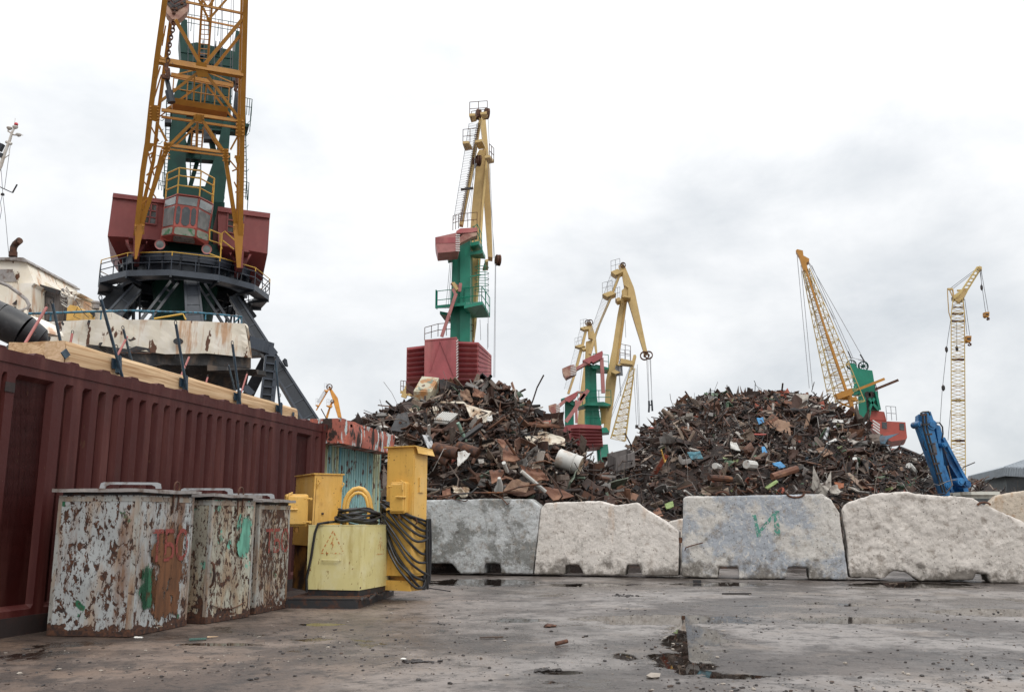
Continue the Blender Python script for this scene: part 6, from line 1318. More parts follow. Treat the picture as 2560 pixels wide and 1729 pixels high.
def fill(H_, mat, wmat, npc, nwire, smin, smax, seed, jmax, name, label, lift=.12, i0=0, i1=90, near=None):
    rn = random.Random(seed); mb = MB(); mb.add(H_[0], H_[1]); core_n = len(mb.f); out = [mb.build(name, M['mound'])]
    root = out[0]; tag(root, label, 'scrap heap', kind='stuff'); o = root; o['_o'] = list(o.location)
    m1 = MB()
    for k in range(npc):
        i = rn.uniform(i0, i1-1); j = rn.random()**1.0*jmax; ii, jj = int(i), int(j); n = 91
        a, b_, c_, d_ = [H_[0][q] for q in (jj*n+ii, jj*n+ii+1, (jj+1)*n+ii, (jj+1)*n+ii+1)]
        p = a.lerp(b_, i-ii).lerp(c_.lerp(d_, i-ii), j-jj)
        if p.z < .25: continue
        edge = jj >= 15; s_ = smin+(smax-smin)*(rn.random()**2.6); s_ = min(s_, .3+p.z*.8)
        if edge: s_ *= .55
        if name == 'scrap_heap' and seed > 12 and p.y < 27: s_ *= .75
        nn = normal_at(H_, ii, jj)
        if nn.z < 0: nn = -nn
        add_piece(m1, p+nn*rn.uniform(-.10, lift)*(.3 if edge else 1)-(Z*.14*s_ if edge else Z*0), s_, rn, False)
    plabel(m1.build('scrap_pieces', mat, root), 'jumble of rusty sheet, bar, pipe and tray scrap')['kind'] = 'stuff'
    m1 = MB()
    for k in range(nwire):
        i = rn.uniform(i0, i1-1); j = rn.random()*jmax; p = surf(H_, int(i), int(j))
        if p.z < .3: continue
        add_wire(m1, p+Z*rn.uniform(-.05, .12)*(0 if j > 17 else 1), rn.uniform(.3, 1.2)*(.16 if j > 14 else (.5 if j > 10 else 1)), rn)
    plabel(m1.build('scrap_wire', M['wire'], root), 'tangled wire and thin rod')['kind'] = 'stuff'
    return root
heapL = fill(H1, M['scrap1'], M['wire'], 7600, 1500, .12, .85, 11, 21, 'scrap_heap', 'left heap of rusty scrap metal below the pink red crane house', .22)
heapR = fill(H2, M['scrap2'], M['wire'], 14500, 2600, .10, .78, 22, 21, 'scrap_heap', 'broad right heap of mixed scrap metal behind the marked concrete block', .25)
heapF = fill(H3, M['scrap2'], M['wire'], 500, 150, .15, .6, 33, 21, 'scrap_heap', 'small far scrap heap in front of the ribbed roof building', .15)
# ---------------- single pieces one can point to
def hit(px, py, lift=.15, Yd=24):
    d = ray(px, py).normalized(); best = None; lift += .22
    for bv in heaps.values():
        h = bv.ray_cast(EYE, d)
        if h[0] is not None and (best is None or h[3] < best): best = h[3]
    if best is None: return W(px, py, Yd)
    return EYE+d*(best-lift)
def fit(q):                            # slide a traced outline down until it meets the heap
    k = 0
    while k < 9:
        cx = sum(p[0] for p in q)/len(q); cy = sum(p[1] for p in q)/len(q); d = ray(cx, cy).normalized()
        if any(bv.ray_cast(EYE, d)[0] is not None for bv in heaps.values()): break
        q = [(x, y+7) for x, y in q]; k += 1
    return [(x, y+5) for x, y in q] if 0 < k else q
rnS = random.Random(77)
def sc1(x, y): return (880+x*.2926, 900+y*.2926)
def sc2(x, y): return (1480+x*.2926, 940+y*.2927)
def sc3(x, y): return (1900+x*.284, 980+y*.284)
def sheet_item(name, label, cat, quad, mat, conv=None, lift=.35, crumple=.06, n=7, th=.03, Yd=24, parent_fn=None, flat=True, tilt=0.0):
    q = fit([conv(*p) if conv else p for p in quad]); cx, cy = sum(p[0] for p in q)/4, sum(p[1] for p in q)/4; c = hit(cx, cy, lift, Yd); Y = c.y
    # plane through the centre, leaning back like the slope; each corner cast on it
    nrm = V((tilt, -1, .75)).normalized(); P_ = [WP(x, y, c, nrm) for x, y in q]; vs = []
    sd = rnS.uniform(0, 100)
    for s_ in (0, 1):
        for j_ in range(n+1):
            for i in range(n+1):
                p = P_[0].lerp(P_[1], i/n).lerp(P_[3].lerp(P_[2], i/n), j_/n); ed = 0 if flat and False else 1
                size = (P_[1]-P_[0]).length; w = noise.noise(V((i/n*2.3+sd, j_/n*2.3, sd)))*crumple*size*2; e = noise.noise(V((i*1.7+sd, j_*1.7, 3)))*crumple*size*.5
                vs.append(p+nrm*(w-(th if s_ else 0))+V((e, 0, e))*(1 if crumple > .03 else 0))
    m_ = (n+1)**2; fs = []
    for j_ in range(n):
        for i in range(n): a = j_*(n+1)+i; fs += [(a, a+1, a+n+2, a+n+1), (m_+a, m_+a+n+1, m_+a+n+2, m_+a+1)]
    for i in range(n): fs += [(i, m_+i, m_+i+1, i+1), (n*(n+1)+i, n*(n+1)+i+1, m_+n*(n+1)+i+1, m_+n*(n+1)+i), (i*(n+1), (i+1)*(n+1), m_+(i+1)*(n+1), m_+i*(n+1)), (i*(n+1)+n, m_+i*(n+1)+n, m_+(i+1)*(n+1)+n, (i+1)*(n+1)+n)]
    mb = MB(); mb.add(vs, fs); o = mb.build(name, mat); return tag(o, label, cat)
def bar_item(name, label, cat, pts, r_, mat, conv=None, lift=.3, Yd=24, sides=8, group=None, smooth=True, r2=None):
    q = fit([conv(*p) if conv else p for p in pts]); c = hit(sum(p[0] for p in q)/len(q), sum(p[1] for p in q)/len(q), lift, Yd); P_ = [W(x, y, c.y-.0+.25*(k/(len(q)-1)-.5)) for k, (x, y) in enumerate(q)]
    mb = MB(); mb.tube(P_, r_, sides, r2=r2); o = mb.build(name, mat, smooth=smooth); return tag(o, label, cat, group)
MR = M['rust']; W1 = pm('scrap_cream_enamel', (.58, .52, .42), [((.3, .2, .12), 3, 8, .48, .62), (RUST, 6, 8, .6, .64)], .6, bump=.2)
BRN = pm('scrap_brown_sheet', (.14, .058, .032), [((.24, .12, .07), 2.5, 8, .5, .65), (DRUST, 4, 8, .52, .62)], .75, bump=.3)
TAN = pm('scrap_tan_sheet', (.23, .14, .09), [((.12, .06, .035), 2.5, 8, .48, .65)], .8, bump=.2)
DK = pm('scrap_black_sheet', (.018, .017, .018), [((.05, .04, .035), 3, 8, .5, .65)], .55, bump=.3)
WH = pm('scrap_white', (.50, .49, .46), [((.4, .33, .27), 4, 8, .52, .66), (RUST, 9, 8, .66, .69)], .5, bump=.1)
GRN = pm('scrap_green', (.20, .27, .09), [((.1, .1, .05), 4, 8, .5, .62)], .6, bump=.2); GRP = pm('scrap_pale_green', (.22, .33, .26), [((.12, .12, .08), 5, 8, .55, .65)], .6)
BLU = pm('scrap_blue', (.06, .24, .46), [((.03, .1, .2), 5, 6, .5, .65)], .6); TEA = pm('scrap_teal', (.04, .15, .19), [((.02, .05, .06), 5, 6, .5, .6)], .5); REDS = pm('scrap_red', (.30, .045, .03), [((.1, .03, .02), 5, 6, .5, .65)], .6)
FOIL = pm('crumpled_foil', (.35, .35, .35), [((.05, .05, .05), 5, 8, .48, .56)], .3, metal=.4, bump=.5); MINT = pm('rust_cream_cabinet', (.40, .37, .27), [((.32, .15, .05), 3, 8, .47, .56), ((.10, .14, .11), 4, 8, .55, .62), (RUST, 8, 8, .6, .64)], .6, bump=.2)
# old cabinet
t = thing('rusty_locker', 'rusty cream and green steel locker perched on top of the left heap', 'locker', W(1055, 1010, 23.6))
def P3(x, y, Y): return W(x, y, Y)
Yl = 23.4; A, B, C_, D_, E, F_2, G_ = P3(1034, 977, Yl), P3(1078, 979, Yl), P3(1098, 944, Yl+.5), P3(1055, 940, Yl+.5), P3(1034, 1011, Yl+.1), P3(1075, 1013, Yl+.1), P3(1096, 979, Yl+.6)
mb = MB(); mb.add([A, B, C_, D_, E, F_2, G_, P3(1055, 1000, Yl+.7)], [(0, 1, 2, 3), (0, 1, 5, 4), (1, 2, 6, 5), (3, 0, 4, 7), (2, 3, 7, 6)]); mb.build('locker_body', MINT, t)
mb = MB(); nf = (B-A).cross(A-D_).normalized(); nf = nf if nf.y < 0 else -nf
q = [A.lerp(B, .08), A.lerp(B, .92)]; q2 = [D_.lerp(C_, .92), D_.lerp(C_, .08)]; pl_ = [q[0].lerp(q2[1], .08), q[1].lerp(q2[0], .08), q[1].lerp(q2[0], .92), q[0].lerp(q2[1], .92)]
mb.prism([p+nf*.012 for p in pl_], -nf*.02); mb.build('locker_door', MINT, t)
t = thing('black_crate', 'open black steel box tipped on the crest of the left heap', 'steel box', W(1205, 970, 24.5))
q = [W(x, y, 24.2) for x, y in ((1183, 950), (1206, 931), (1231, 957), (1203, 978))]; q2 = [W(x, y, 24.9) for x, y in ((1186, 953), (1207, 936), (1240, 962), (1208, 982))]
mb = MB(); mb.add(q+q2, [(0, 1, 5, 4), (1, 2, 6, 5), (2, 3, 7, 6), (3, 0, 4, 7), (4, 5, 6, 7)]); ob = mb.build('box_shell', DK, t); ob.modifiers.new('s', 'SOLIDIFY').thickness = .04
mb = MB(); mb.beam(q[0].lerp(q[1], .5), q[3].lerp(q[2], .5), .03, .03); mb.beam(q[0], q[2], .03, .03); mb.build('box_brace', MR, t)
# radiators
def radiator(label, quad, conv, mat, nrib, lift):
    q = [conv(*p) for p in quad]; c = hit(sum(p[0] for p in q)/4, sum(p[1] for p in q)/4, lift); nrm = V((0, -1, 1.2)).normalized(); P_ = [WP(x, y, c, nrm) for x, y in q]
    t = thing('radiator', label, 'radiator', c, 'discarded radiators on the left heap')
    for k in range(nrib):
        f = k/(nrib-1); mb = MB(); a = P_[0].lerp(P_[1], f); b_ = P_[3].lerp(P_[2], f); mb.beam(a, b_, (P_[1]-P_[0]).length/nrib*.62, .09, up=nrm); mb.build('radiator_rib', mat, t)
    mb = MB(); mb.beam(P_[0]-nrm*.04, P_[1]-nrm*.04, .05, .05, up=nrm); mb.beam(P_[3]-nrm*.04, P_[2]-nrm*.04, .05, .05, up=nrm); mb.build('radiator_header', mat, t)
radiator('cream ribbed radiator lying below the rusty locker', [(480, 425), (738, 405), (740, 440), (545, 468)], sc1, W1, 12, .55)
radiator('thin finned white radiator lying right of the cream one', [(780, 452), (905, 466), (830, 530), (705, 516)], sc1, WH, 9, .6)
# drum
t = thing('white_drum', 'dented white drum with a cream end lying between the two heaps', 'drum', hit(1422, 1153, .5)); a = hit(1395, 1143, .75); a2 = W(1452, 1164, a.y-.15)
mb = MB(); d = (a2-a).normalized(); L_ = (a2-a).length; r_ = .22; mb.lathe(a, [(0, 0), (r_*.93, .0), (r_, .02), (r_*.985, L_*.25), (r_, L_*.26), (r_*.985, L_*.27), (r_*.985, L_*.66), (r_*1.01, L_*.67), (r_*1.01, L_*.70), (r_*.985, L_*.71), (r_, L_-.02), (r_*.97, L_)], 24, axis=d); mb.build('drum_shell', WH, t, smooth=True)
mb = MB(); mb.lathe(a, [(0, L_-.02), (r_*.94, L_-.015), (r_*.97, L_)], 24, axis=d); mb.build('drum_end', W1, t); mb = MB(); mb.tube([a+d*L_*.685+(d.cross(Z).normalized()*math.cos(k*.393)+d.cross(Z).normalized().cross(d)*math.sin(k*.393))*(r_+.012) for k in range(16)], .014, 5, closed=True); mb.build('drum_hoop', WH, t)
for lab, p0, p1, r_, lf in (('wide rusty pipe lying on the left heap above the concrete block', (700, 750), (905, 800), .135, .75), ('rusty pipe running down to the right, next to the wider one', (905, 735), (1075, 795), .12, .6), ('dark rusty pipe partly sunk below the wide one', (690, 790), (825, 880), .10, .5), ('rusty pipe stub standing between the pipes and the folded plate', (1060, 815), (1110, 745), .05, .8)):
    A_, B_ = sc1(*p0), sc1(*p1); c = hit((A_[0]+B_[0])/2, (A_[1]+B_[1])/2, lf); a, b_ = W(*A_, c.y), W(*B_, c.y-.2)
    mb = MB(); d = (b_-a).normalized(); L_ = (b_-a).length; mb.lathe(a, [(r_*.85, .03), (r_*.85, 0), (r_, 0), (r_, L_), (r_*.86, L_), (r_*.86, L_-.3), (0, L_-.3)], 18, axis=d); tag(mb.build('pipe', MR, smooth=True), lab, 'pipe', 'rusty pipes on the left heap')
S = sheet_item
S('metal_sheet', 'big brown curled sheet on the left shoulder of the left heap', 'metal sheet', [(235, 400), (430, 325), (420, 405), (190, 475)], TAN, sc1, .4, .07)
S('metal_sheet', 'black triangular sheet hanging over the turquoise container', 'metal sheet', [(390, 460), (470, 440), (510, 610), (325, 600)], DK, sc1, .6, .09)
S('metal_sheet', 'orange rusty flap lying at the edge of the header beam', 'metal sheet', [(190, 515), (300, 550), (290, 600), (215, 585)], BRN, sc1, .5, .06)
S('foil_sheet', 'crumpled silvery foil lump below the black sheet', 'foil', [(600, 632), (675, 650), (700, 740), (650, 757)], FOIL, sc1, .6, .12)
S('frame_panel', 'cream panel with a rusty frame near the middle of the left heap', 'panel', [(962, 372), (1190, 440), (1140, 530), (1010, 480)], W1, sc1, .6, .04)
S('long_tray', 'long narrow pale tray above the cream framed panel', 'tray', [(755, 350), (950, 352), (975, 368), (758, 364)], W1, sc1, .7, .01)
S('car_panel', 'long cream car panel on the right shoulder of the left heap', 'car panel', [(1450, 455), (1640, 450), (1820, 505), (1818, 572)], W1, sc1, .6, .05)
S('car_panel', 'brown dented panel directly below the long cream car panel', 'car panel', [(1450, 520), (1630, 530), (1815, 572), (1450, 560)], BRN, sc1, .6, .05)
S('cream_hatch', 'flat cream white panel with a torn corner above the white drum', 'panel', [(1475, 648), (1740, 652), (1795, 712), (1535, 735)], W1, sc1, .7, .02)
S('folded_plate', 'folded brown plate in the middle of the left heap', 'metal sheet', [(1285, 755), (1350, 740), (1432, 852), (1290, 870)], BRN, sc1, .7, .12)
S('brown_plate', 'orange brown bent plate left of the folded plate', 'metal sheet', [(1240, 670), (1330, 680), (1300, 760), (1245, 700)], BRN, sc1, .7, .08)
S('crumpled_plate', 'crumpled red brown plate below the white drum', 'metal sheet', [(1430, 890), (1600, 930), (1690, 1020), (1540, 1035)], BRN, sc1, .7, .09)
S('wide_plate', 'wide red brown plate resting behind the sloping concrete block', 'metal sheet', [(1610, 1075), (1790, 1098), (1900, 1160), (1720, 1200)], BRN, sc1, .55, .03)
S('earthy_plate', 'mud caked pale plate left of the wide red brown plate', 'metal sheet', [(1370, 1010), (1520, 1045), (1490, 1130), (1290, 1110)], TAN, sc1, .5, .08)
S('white_rag', 'dirty white rag draped over the wide rusty pipe', 'rag', [(905, 765), (1010, 795), (950, 880), (900, 900)], WH, sc1, .9, .12)
S('crumpled_carton', 'crumpled pale carton just above the leftmost concrete block', 'carton', [(862, 1075), (1005, 1092), (980, 1160), (870, 1130)], W1, sc1, .5, .16)
S('brown_scrap_lid', 'round brown lid leaning next to the white stick', 'lid', [(1175, 940), (1290, 930), (1315, 1010), (1195, 1050)], BRN, sc1, .6, .1)
S('rust_lump', 'orange rusty bucket shaped lump above the leftmost block', 'scrap lump', [(770, 1110), (840, 1090), (850, 1170), (775, 1175)], BRN, sc1, .5, .15)
S('torn_plate', 'dark torn plate near the crest of the left heap beside the black box', 'metal sheet', [(925, 195), (1000, 180), (1040, 300), (930, 270)], TAN, sc1, .5, .14)
S('curved_plate', 'curved brown plate sloping right from the crest of the left heap', 'metal sheet', [(1040, 230), (1150, 290), (1110, 320), (1030, 300)], BRN, sc1, .5, .1)
S('white_bag', 'small white bag caught between bars in the left heap', 'bag', [(1150, 490), (1195, 460), (1200, 510), (1160, 525)], WH, sc1, .9, .15)
bi = bar_item
bi('white_stick', 'long white stick slanting down across the left heap', 'stick', [(1448, 948), (1652, 1122)], .045, WH, sc1, .9)
bi('white_tube', 'short white tube left of the long white stick', 'tube', [(1297, 875), (1325, 950)], .045, WH, sc1, .9)
bi('green_pipe', 'pale green pipe slanting in the middle of the left heap', 'pipe', [(905, 535), (972, 690)], .04, GRP, sc1, .8)
bi('dark_plank', 'long dark plank slanting up to the right in the left heap', 'plank', [(915, 695), (1110, 555)], .07, DK, sc1, .6, sides=4)
bi('long_rod', 'long dark rod lying over the crumpled carton', 'rod', [(640, 1160), (760, 1165), (900, 1140), (1040, 1132), (1300, 1130), (1480, 1135)], .018, MR, sc1, .6)
bi('curved_rod', 'thin curved rod bowing over the earthy plate', 'rod', [(1300, 1125), (1420, 1085), (1560, 1062), (1650, 1058)], .018, MR, sc1, .8)
bi('leaning_rod', 'rusty rod leaning against the folded plate', 'rod', [(1305, 670), (1430, 855)], .03, MR, sc1, 1.0)
bi('rebar', 'thin rusty rod pointing up left into the sky', 'rod', [(152, 306), (268, 376)], .02, MR, sc1, .3, 24)
bi('rebar', 'two forked rusty wires rising from the header beam edge', 'wire', [(5, 308), (30, 400), (65, 420), (60, 500), (38, 380), (0, 330)], .018, MR, sc1, .3, 22)
bi('pink_bolt', 'dusty pink rod with a flared head at the left edge of the heap', 'rod', [(104, 538), (160, 460), (188, 418), (196, 412)], .045, M['stanP'], sc1, .3, 21)
bi('rebar', 'dark rod poking up right of the black box', 'rod', [(1240, 168), (1294, 121)], .03, MR, sc1, .3, 25)
bi('rebar', 'longest dark rod poking out right of the left heap crest', 'rod', [(1380, 255), (1555, 303)], .03, MR, sc1, .3, 25)
for k, y in enumerate((480, 495, 512)): bi('tube_bundle', 'rusty tubes lying side by side under the curled brown sheet', 'tube', [(285, y), (420, y-8+k*2)], .06, MR, sc1, .55, group='tubes bundled at the left shoulder of the left heap')
bi('white_spatula', 'small white paddle standing upright above the leftmost block', 'paddle', [(1258, 1005), (1264, 1060), (1250, 1110)], .035, WH, sc1, .6, r2=.10)
# pieces of the right heap
t = thing('wooden_drawer', 'long weathered wooden drawer in the dip between the heaps', 'drawer', hit(1555, 1140, .4)); c = hit(1555, 1142, .6); Yd_ = c.y
q = [W(*sc2(*p), Yd_) for p in ((132, 668), (205, 722), (368, 682), (366, 650))]; b_ = [W(*sc2(*p), Yd_) for p in ((132, 640), (205, 690), (368, 655), (300, 610))]
fr = [W(*sc2(130, 660), Yd_+.3), W(*sc2(208, 695), Yd_), W(*sc2(366, 650), Yd_), W(*sc2(300, 622), Yd_+.35)]
mb = MB(); dn = [p-Z*.36 for p in fr]; mb.add(fr+dn, [(0, 1, 5, 4), (1, 2, 6, 5), (2, 3, 7, 6), (3, 0, 4, 7), (4, 5, 6, 7)]); mb.build('drawer_box', M['grey'], t).modifiers.new('s', 'SOLIDIFY').thickness = .05
mb = MB(); a = fr[1].lerp(fr[2], .35)-Z*.16-V((0, .03, 0)); mb.tube([a, a-V((0, .05, 0)), a+V((.25, -.05, .03)), a+V((.25, 0, .03))], .015, 6); mb.build('drawer_pull', M['dark'], t)
for a in (('green_trough', 'pale green trough end between the two heaps', 'trough', [(20, 615), (130, 598), (135, 630), (40, 640)], GRP, sc2, .5, .04),
    ('tan_tarp', 'large tan square of felt near the top of the right heap', 'felt sheet', [(1515, 430), (1590, 362), (1690, 392), (1700, 515)], TAN, sc2, .7, .04),
    ('brown_board', 'dark brown curved board above the tan felt', 'board', [(1480, 385), (1540, 320), (1600, 350), (1520, 425)], BRN, sc2, .6, .06),
    ('blue_cloth', 'light blue cloth ball left of the tan felt', 'cloth', [(1408, 358), (1462, 352), (1472, 392), (1430, 412)], BLU, sc2, .7, .14),
    ('blue_tarp', 'bright blue curved piece in the middle of the right heap', 'tarpaulin', [(1450, 600), (1475, 600), (1500, 650), (1455, 668)], BLU, sc2, .8, .1),
    ('blue_tub', 'deep blue tub rim beside the white canister', 'tub', [(1540, 742), (1610, 728), (1655, 770), (1600, 785)], BLU, sc2, .8, .06),
    ('teal_bonnet', 'dark teal crumpled bonnet left of the centre of the right heap', 'bonnet', [(812, 650), (920, 640), (950, 700), (850, 705)], TEA, sc2, .7, .08),
    ('green_plate', 'olive green bent sheet low on the right heap above the marked block', 'metal sheet', [(1478, 945), (1575, 882), (1592, 902), (1500, 965)], GRN, sc2, .7, .03),
    ('lime_wrap', 'lime green torn wrap beside the sloping concrete block', 'wrap', [(620, 1090), (690, 1062), (700, 1110), (635, 1135)], GRN, sc2, .8, .1),
    ('brown_duct', 'brown square duct end low beside the marked concrete block', 'duct', [(520, 1150), (575, 1120), (610, 1190), (540, 1200)], BRN, sc2, .7, .02),
    ('white_fan', 'white fanned slats left on the right heap', 'slats', [(322, 745), (365, 740), (430, 795), (350, 822)], WH, sc2, .7, .04),
    ('white_chair', 'broken white plastic chair seat in the right heap', 'chair', [(1180, 556), (1235, 570), (1268, 640), (1185, 610)], WH, sc2, .8, .12),
    ('white_sheet', 'pale plank piece below the grey pipe on the right heap', 'plank', [(2000, 570), (2080, 528), (2095, 545), (2015, 585)], WH, sc2, .6, .01),
    ('beige_sack', 'beige rounded sack on the right part of the right heap', 'sack', [(1915, 620), (1975, 600), (2065, 655), (1980, 690)], TAN, sc2, .7, .08),
    ('dark_horn', 'curved brown plate sticking up from the crest of the right heap', 'metal sheet', [(1660, 60), (1700, 75), (1785, 130), (1670, 100)], BRN, sc2, .2, .03),
    ('top_box', 'brown box shaped lump at the right of the crest', 'scrap box', [(1820, 142), (1855, 108), (1897, 125), (1875, 165)], BRN, sc2, .2, .05),
    ('red_channel', 'narrow red steel channel near the middle of the right heap', 'channel', [(1370, 488), (1490, 490), (1492, 500), (1380, 500)], REDS, sc2, .7, .01),
    ('brown_sheet', 'large brown panel on the crest side of the right heap', 'metal sheet', [(1500, 240), (1560, 230), (1600, 310), (1490, 330)], BRN, sc2, .5, .06),
    ('square_sheet', 'red brown square panel on the left shoulder of the right heap', 'metal sheet', [(490, 372), (580, 362), (565, 415), (450, 440)], BRN, sc2, .5, .04),
    ('metal_cone', 'pointed brown sheet at the upper right of the right heap', 'metal sheet', [(1640, 205), (1730, 215), (1700, 330), (1670, 290)], BRN, sc2, .5, .06),
    ('white_trough', 'white trough with ribbed edge at the far right of the right heap', 'trough', [(1995, 320), (2145, 330), (2150, 355), (2010, 362)], WH, sc2, .6, .03),
    ('fridge_lid', 'white lid lying above the white trough', 'lid', [(2040, 265), (2110, 268), (2140, 295), (2060, 292)], WH, sc2, .6, .02),
    ('blue_rag', 'blue rag left of the white lid', 'rag', [(1980, 298), (2010, 265), (2030, 270), (2010, 302)], BLU, sc2, .6, .1),
    ('speckled_plate', 'long green and brown speckled plate low on the far right', 'metal sheet', [(752, 712), (790, 706), (930, 830), (905, 860)], pm('speckled_plate', (.22, .15, .11), [((.13, .16, .1), 3, 6, .5, .6)], .7), sc3, .7, .02),
    ('green_bag', 'bright green bag near the foot of the blue loader arm', 'bag', [(1065, 712), (1110, 715), (1135, 765), (1075, 782)], pm('green_bag', (.20, .33, .10), [((.1, .16, .06), 6, 6, .5, .65)], .5), sc3, .7, .12),
    ('orange_plate', 'torn orange rusty plate above the marked block', 'metal sheet', [(655, 790), (740, 795), (735, 840), (665, 850)], pm('orange_plate', (.26, .09, .04), [(RUST, 6, 6, .5, .65)], .8), sc3, .7, .08),
    ('white_bundle', 'white torn bundle at the right end of the right heap', 'bundle', [(1400, 600), (1480, 590), (1500, 680), (1420, 660)], WH, sc3, .6, .14),
    ('wire_bale', 'long pale bale lying beside the blue loader arm', 'bale', [(1400, 630), (1500, 650), (1550, 745), (1480, 730)], TAN, sc3, .6, .09)):
    S(a[0], a[1], a[2], a[3], a[4], a[5], a[6], a[7], Yd=30)
for nm, lab, cat, pts, r_, m_, cv in (('grey_plank', 'upright grey plank near the top right of the right heap', 'plank', [(1822, 470), (1855, 328)], .06, TAN, sc2), ('white_canister', 'white canister in the centre of the right heap', 'canister', [(1318, 752), (1390, 760)], .11, WH, sc2), ('white_canister', 'small white pot left of the white canister', 'canister', [(1048, 765), (1090, 775)], .08, WH, sc2),
    ('white_downpipe', 'upright white channel piece at the right of the right heap', 'channel', [(2245, 702), (2256, 780)], .06, WH, sc2), ('brown_log', 'long brown log shaped pipe slanting low on the right heap', 'pipe', [(1540, 860), (1750, 790)], .09, BRN, sc2), ('dark_log', 'dark pipe left of the long brown one', 'pipe', [(1000, 865), (1190, 880)], .08, MR, sc2),
    ('yellow_straps', 'thin yellow strap standing left on the right heap', 'strap', [(592, 628), (622, 735), (634, 700)], .02, M['yel'], sc2), ('light_pipe', 'grey blue pipe leaning above the beige sack', 'pipe', [(2072, 430), (2130, 525)], .04, FOIL, sc2), ('light_pipe', 'pale flat bar crossing below the white trough', 'bar', [(1985, 545), (2020, 445)], .05, FOIL, sc2),
    ('white_bottle', 'white gas bottle at the foot of the right heap near the loader', 'gas bottle', [(1310, 645), (1360, 700)], .10, WH, sc3), ('rust_post', 'short rusty post next to the white gas bottle', 'post', [(1215, 750), (1245, 670)], .06, TAN, sc3), ('top_stub', 'short upright stub on the crest of the right heap', 'stub', [(1483, 78), (1484, 125)], .04, BRN, sc2), ('bent_pipe', 'thin pale bent pipe near the top right of the right heap', 'pipe', [(1875, 238), (1895, 280), (1935, 290)], .035, WH, sc2),
    ('left_rod', 'dark rod poking out at the left edge of the right heap', 'rod', [(520, 265), (560, 305)], .04, MR, sc2)):
    bi(nm, lab, cat, pts, r_, m_, cv, .75, 34)
# black truss at the right shoulder
t = thing('black_truss', 'black lattice truss leaning down the right shoulder of the right heap', 'truss', hit(2290, 1130, .3, 30)); Yb = 31.0
for (p, q) in (((1235, 485), (1510, 600)), ((1250, 520), (1480, 640))):
    mb = MB(); mb.tube([W(*sc3(*p), Yb), W(*sc3(*q), Yb-1)], .05, 6); mb.build('truss_chord', M['dark'], t)
mb = MB()
for k in range(9): f = k/8; a = W(*sc3(1235+275*f, 485+115*f), Yb-f); b_ = W(*sc3(1250+230*min(1, f+.06), 520+120*min(1, f+.06)), Yb-f); mb.tube([a, b_], .03, 5); mb.tube([b_, W(*sc3(1235+275*min(1, f+.12), 485+115*min(1, f+.12)), Yb-f)], .03, 5)
mb.build('truss_lattice', M['dark'], t)

# ================================================================ blue material handler
ld = thing('material_handler', 'blue folded boom of a material handler with its white cab behind the barrier', 'material handler', V((G(2440, 1400).x*1.0, 24, 0)))
def s8(x, y, Y=24.0): return W(1960+x*.42046, 600+y*.42038, Y)
mb = MB(); A_ = [(800, 1035), (872, 1018), (893, 1078), (888, 1108), (992, 1520), (945, 1520), (798, 1108)]; mb.prism([s8(x, y) for x, y in A_], V((.15, .55, 0))); mb.build('outer_boom', M['blue'], ld)
mb = MB(); mb.prism([s8(x, y, 24.3) for x, y in ((885, 1085), (930, 1105), (945, 1170), (1085, 1440), (1105, 1520), (1082, 1520), (1050, 1440), (985, 1335), (940, 1215), (905, 1180))], V((.1, .5, 0))); mb.build('inner_boom_side', M['blue'], ld); mb = MB(); mb.prism([s8(x, y, 24.75) for x, y in ((890, 1110), (930, 1160), (1085, 1450), (1090, 1520), (985, 1520), (915, 1230))], V((.05, .1, 0))); mb.build('inner_boom', M['blue'], ld)
mb = MB()
for p, q in (((905, 1100), (940, 1340)), ((945, 1175), (1090, 1445)), ((945, 1340), (1000, 1500))): mb.beam(s8(*p, 24.25), s8(*q, 24.25), .07, .1, up=(0, 1, 0))
mb.build('boom_rib', M['blue'], ld)
mb = MB(); mb.prism([s8(x, y, 23.97) for x, y in ((806, 1060), (850, 1055), (870, 1110), (975, 1515), (950, 1515), (812, 1130))], V((0, .02, 0))); mb.build('boom_front_plate', M['blue'], ld)
mb = MB()
for k in range(8):
    y = 1040+k*58; x = 812+(y-1040)*.27; mb.beam(s8(x-2, y, 23.85), s8(x+38-k, y-4, 23.85), .045, .05)
mb.build('boom_steps', M['dark'], ld)
mb = MB()
for pts in (((825, 1040), (830, 1120), (870, 1260), (945, 1500)), ((842, 1028), (850, 1120), (890, 1270), (960, 1500)), ((812, 1030), (825, 1022), (860, 1020), (870, 1040))): mb.tube([s8(x, y, 23.88) for x, y in pts], .025, 6)
mb.tube([s8(x, y, 24) for x, y in ((895, 1095), (905, 1085), (925, 1085), (942, 1110), (945, 1150), (940, 1180))], .02, 6); mb.tube([s8(x, y, 24) for x, y in ((832, 1190), (828, 1220), (845, 1250))], .012, 5)
mb.build('hydraulic_hose', M['black'], ld, smooth=True)
for x, y, r_ in ((885, 1095, .17), (820, 1090, .12), (1060, 1435, .14), (1095, 1450, .13), (960, 1215, .09), (985, 1460, .12)):
    mb = MB(); mb.lathe(s8(x, y, 23.9), [(0, 0), (r_*.45, 0), (r_*.5, .03), (r_*.75, .03), (r_*.75, .5)], 16, axis=(0, 1, 0)); mb.build('boom_pin', M['blue'], ld, smooth=True)
mb = MB(); mb.tube([s8(905, 1130, 24.6), s8(1045, 1400, 24.6)], .09, 10); mb.tube([s8(980, 1260, 24.6), s8(1060, 1440, 24.6)], .05, 10); mb.build('boom_cylinder', M['slateD'], ld, smooth=True)
cbm = MB(); c = W(2460, 1245, 22.5); cbm.box(V((c.x, c.y+.5, 1.0)), (.62, 1.0, 1.34)); cb2 = cbm.build('cab_body', M['cab'], ld)
mb = MB(); mb.box(V((c.x-.04, c.y-.005, 1.32)), (.46, .02, .50)); mb.build('cab_window', M['glassD'], cb2)
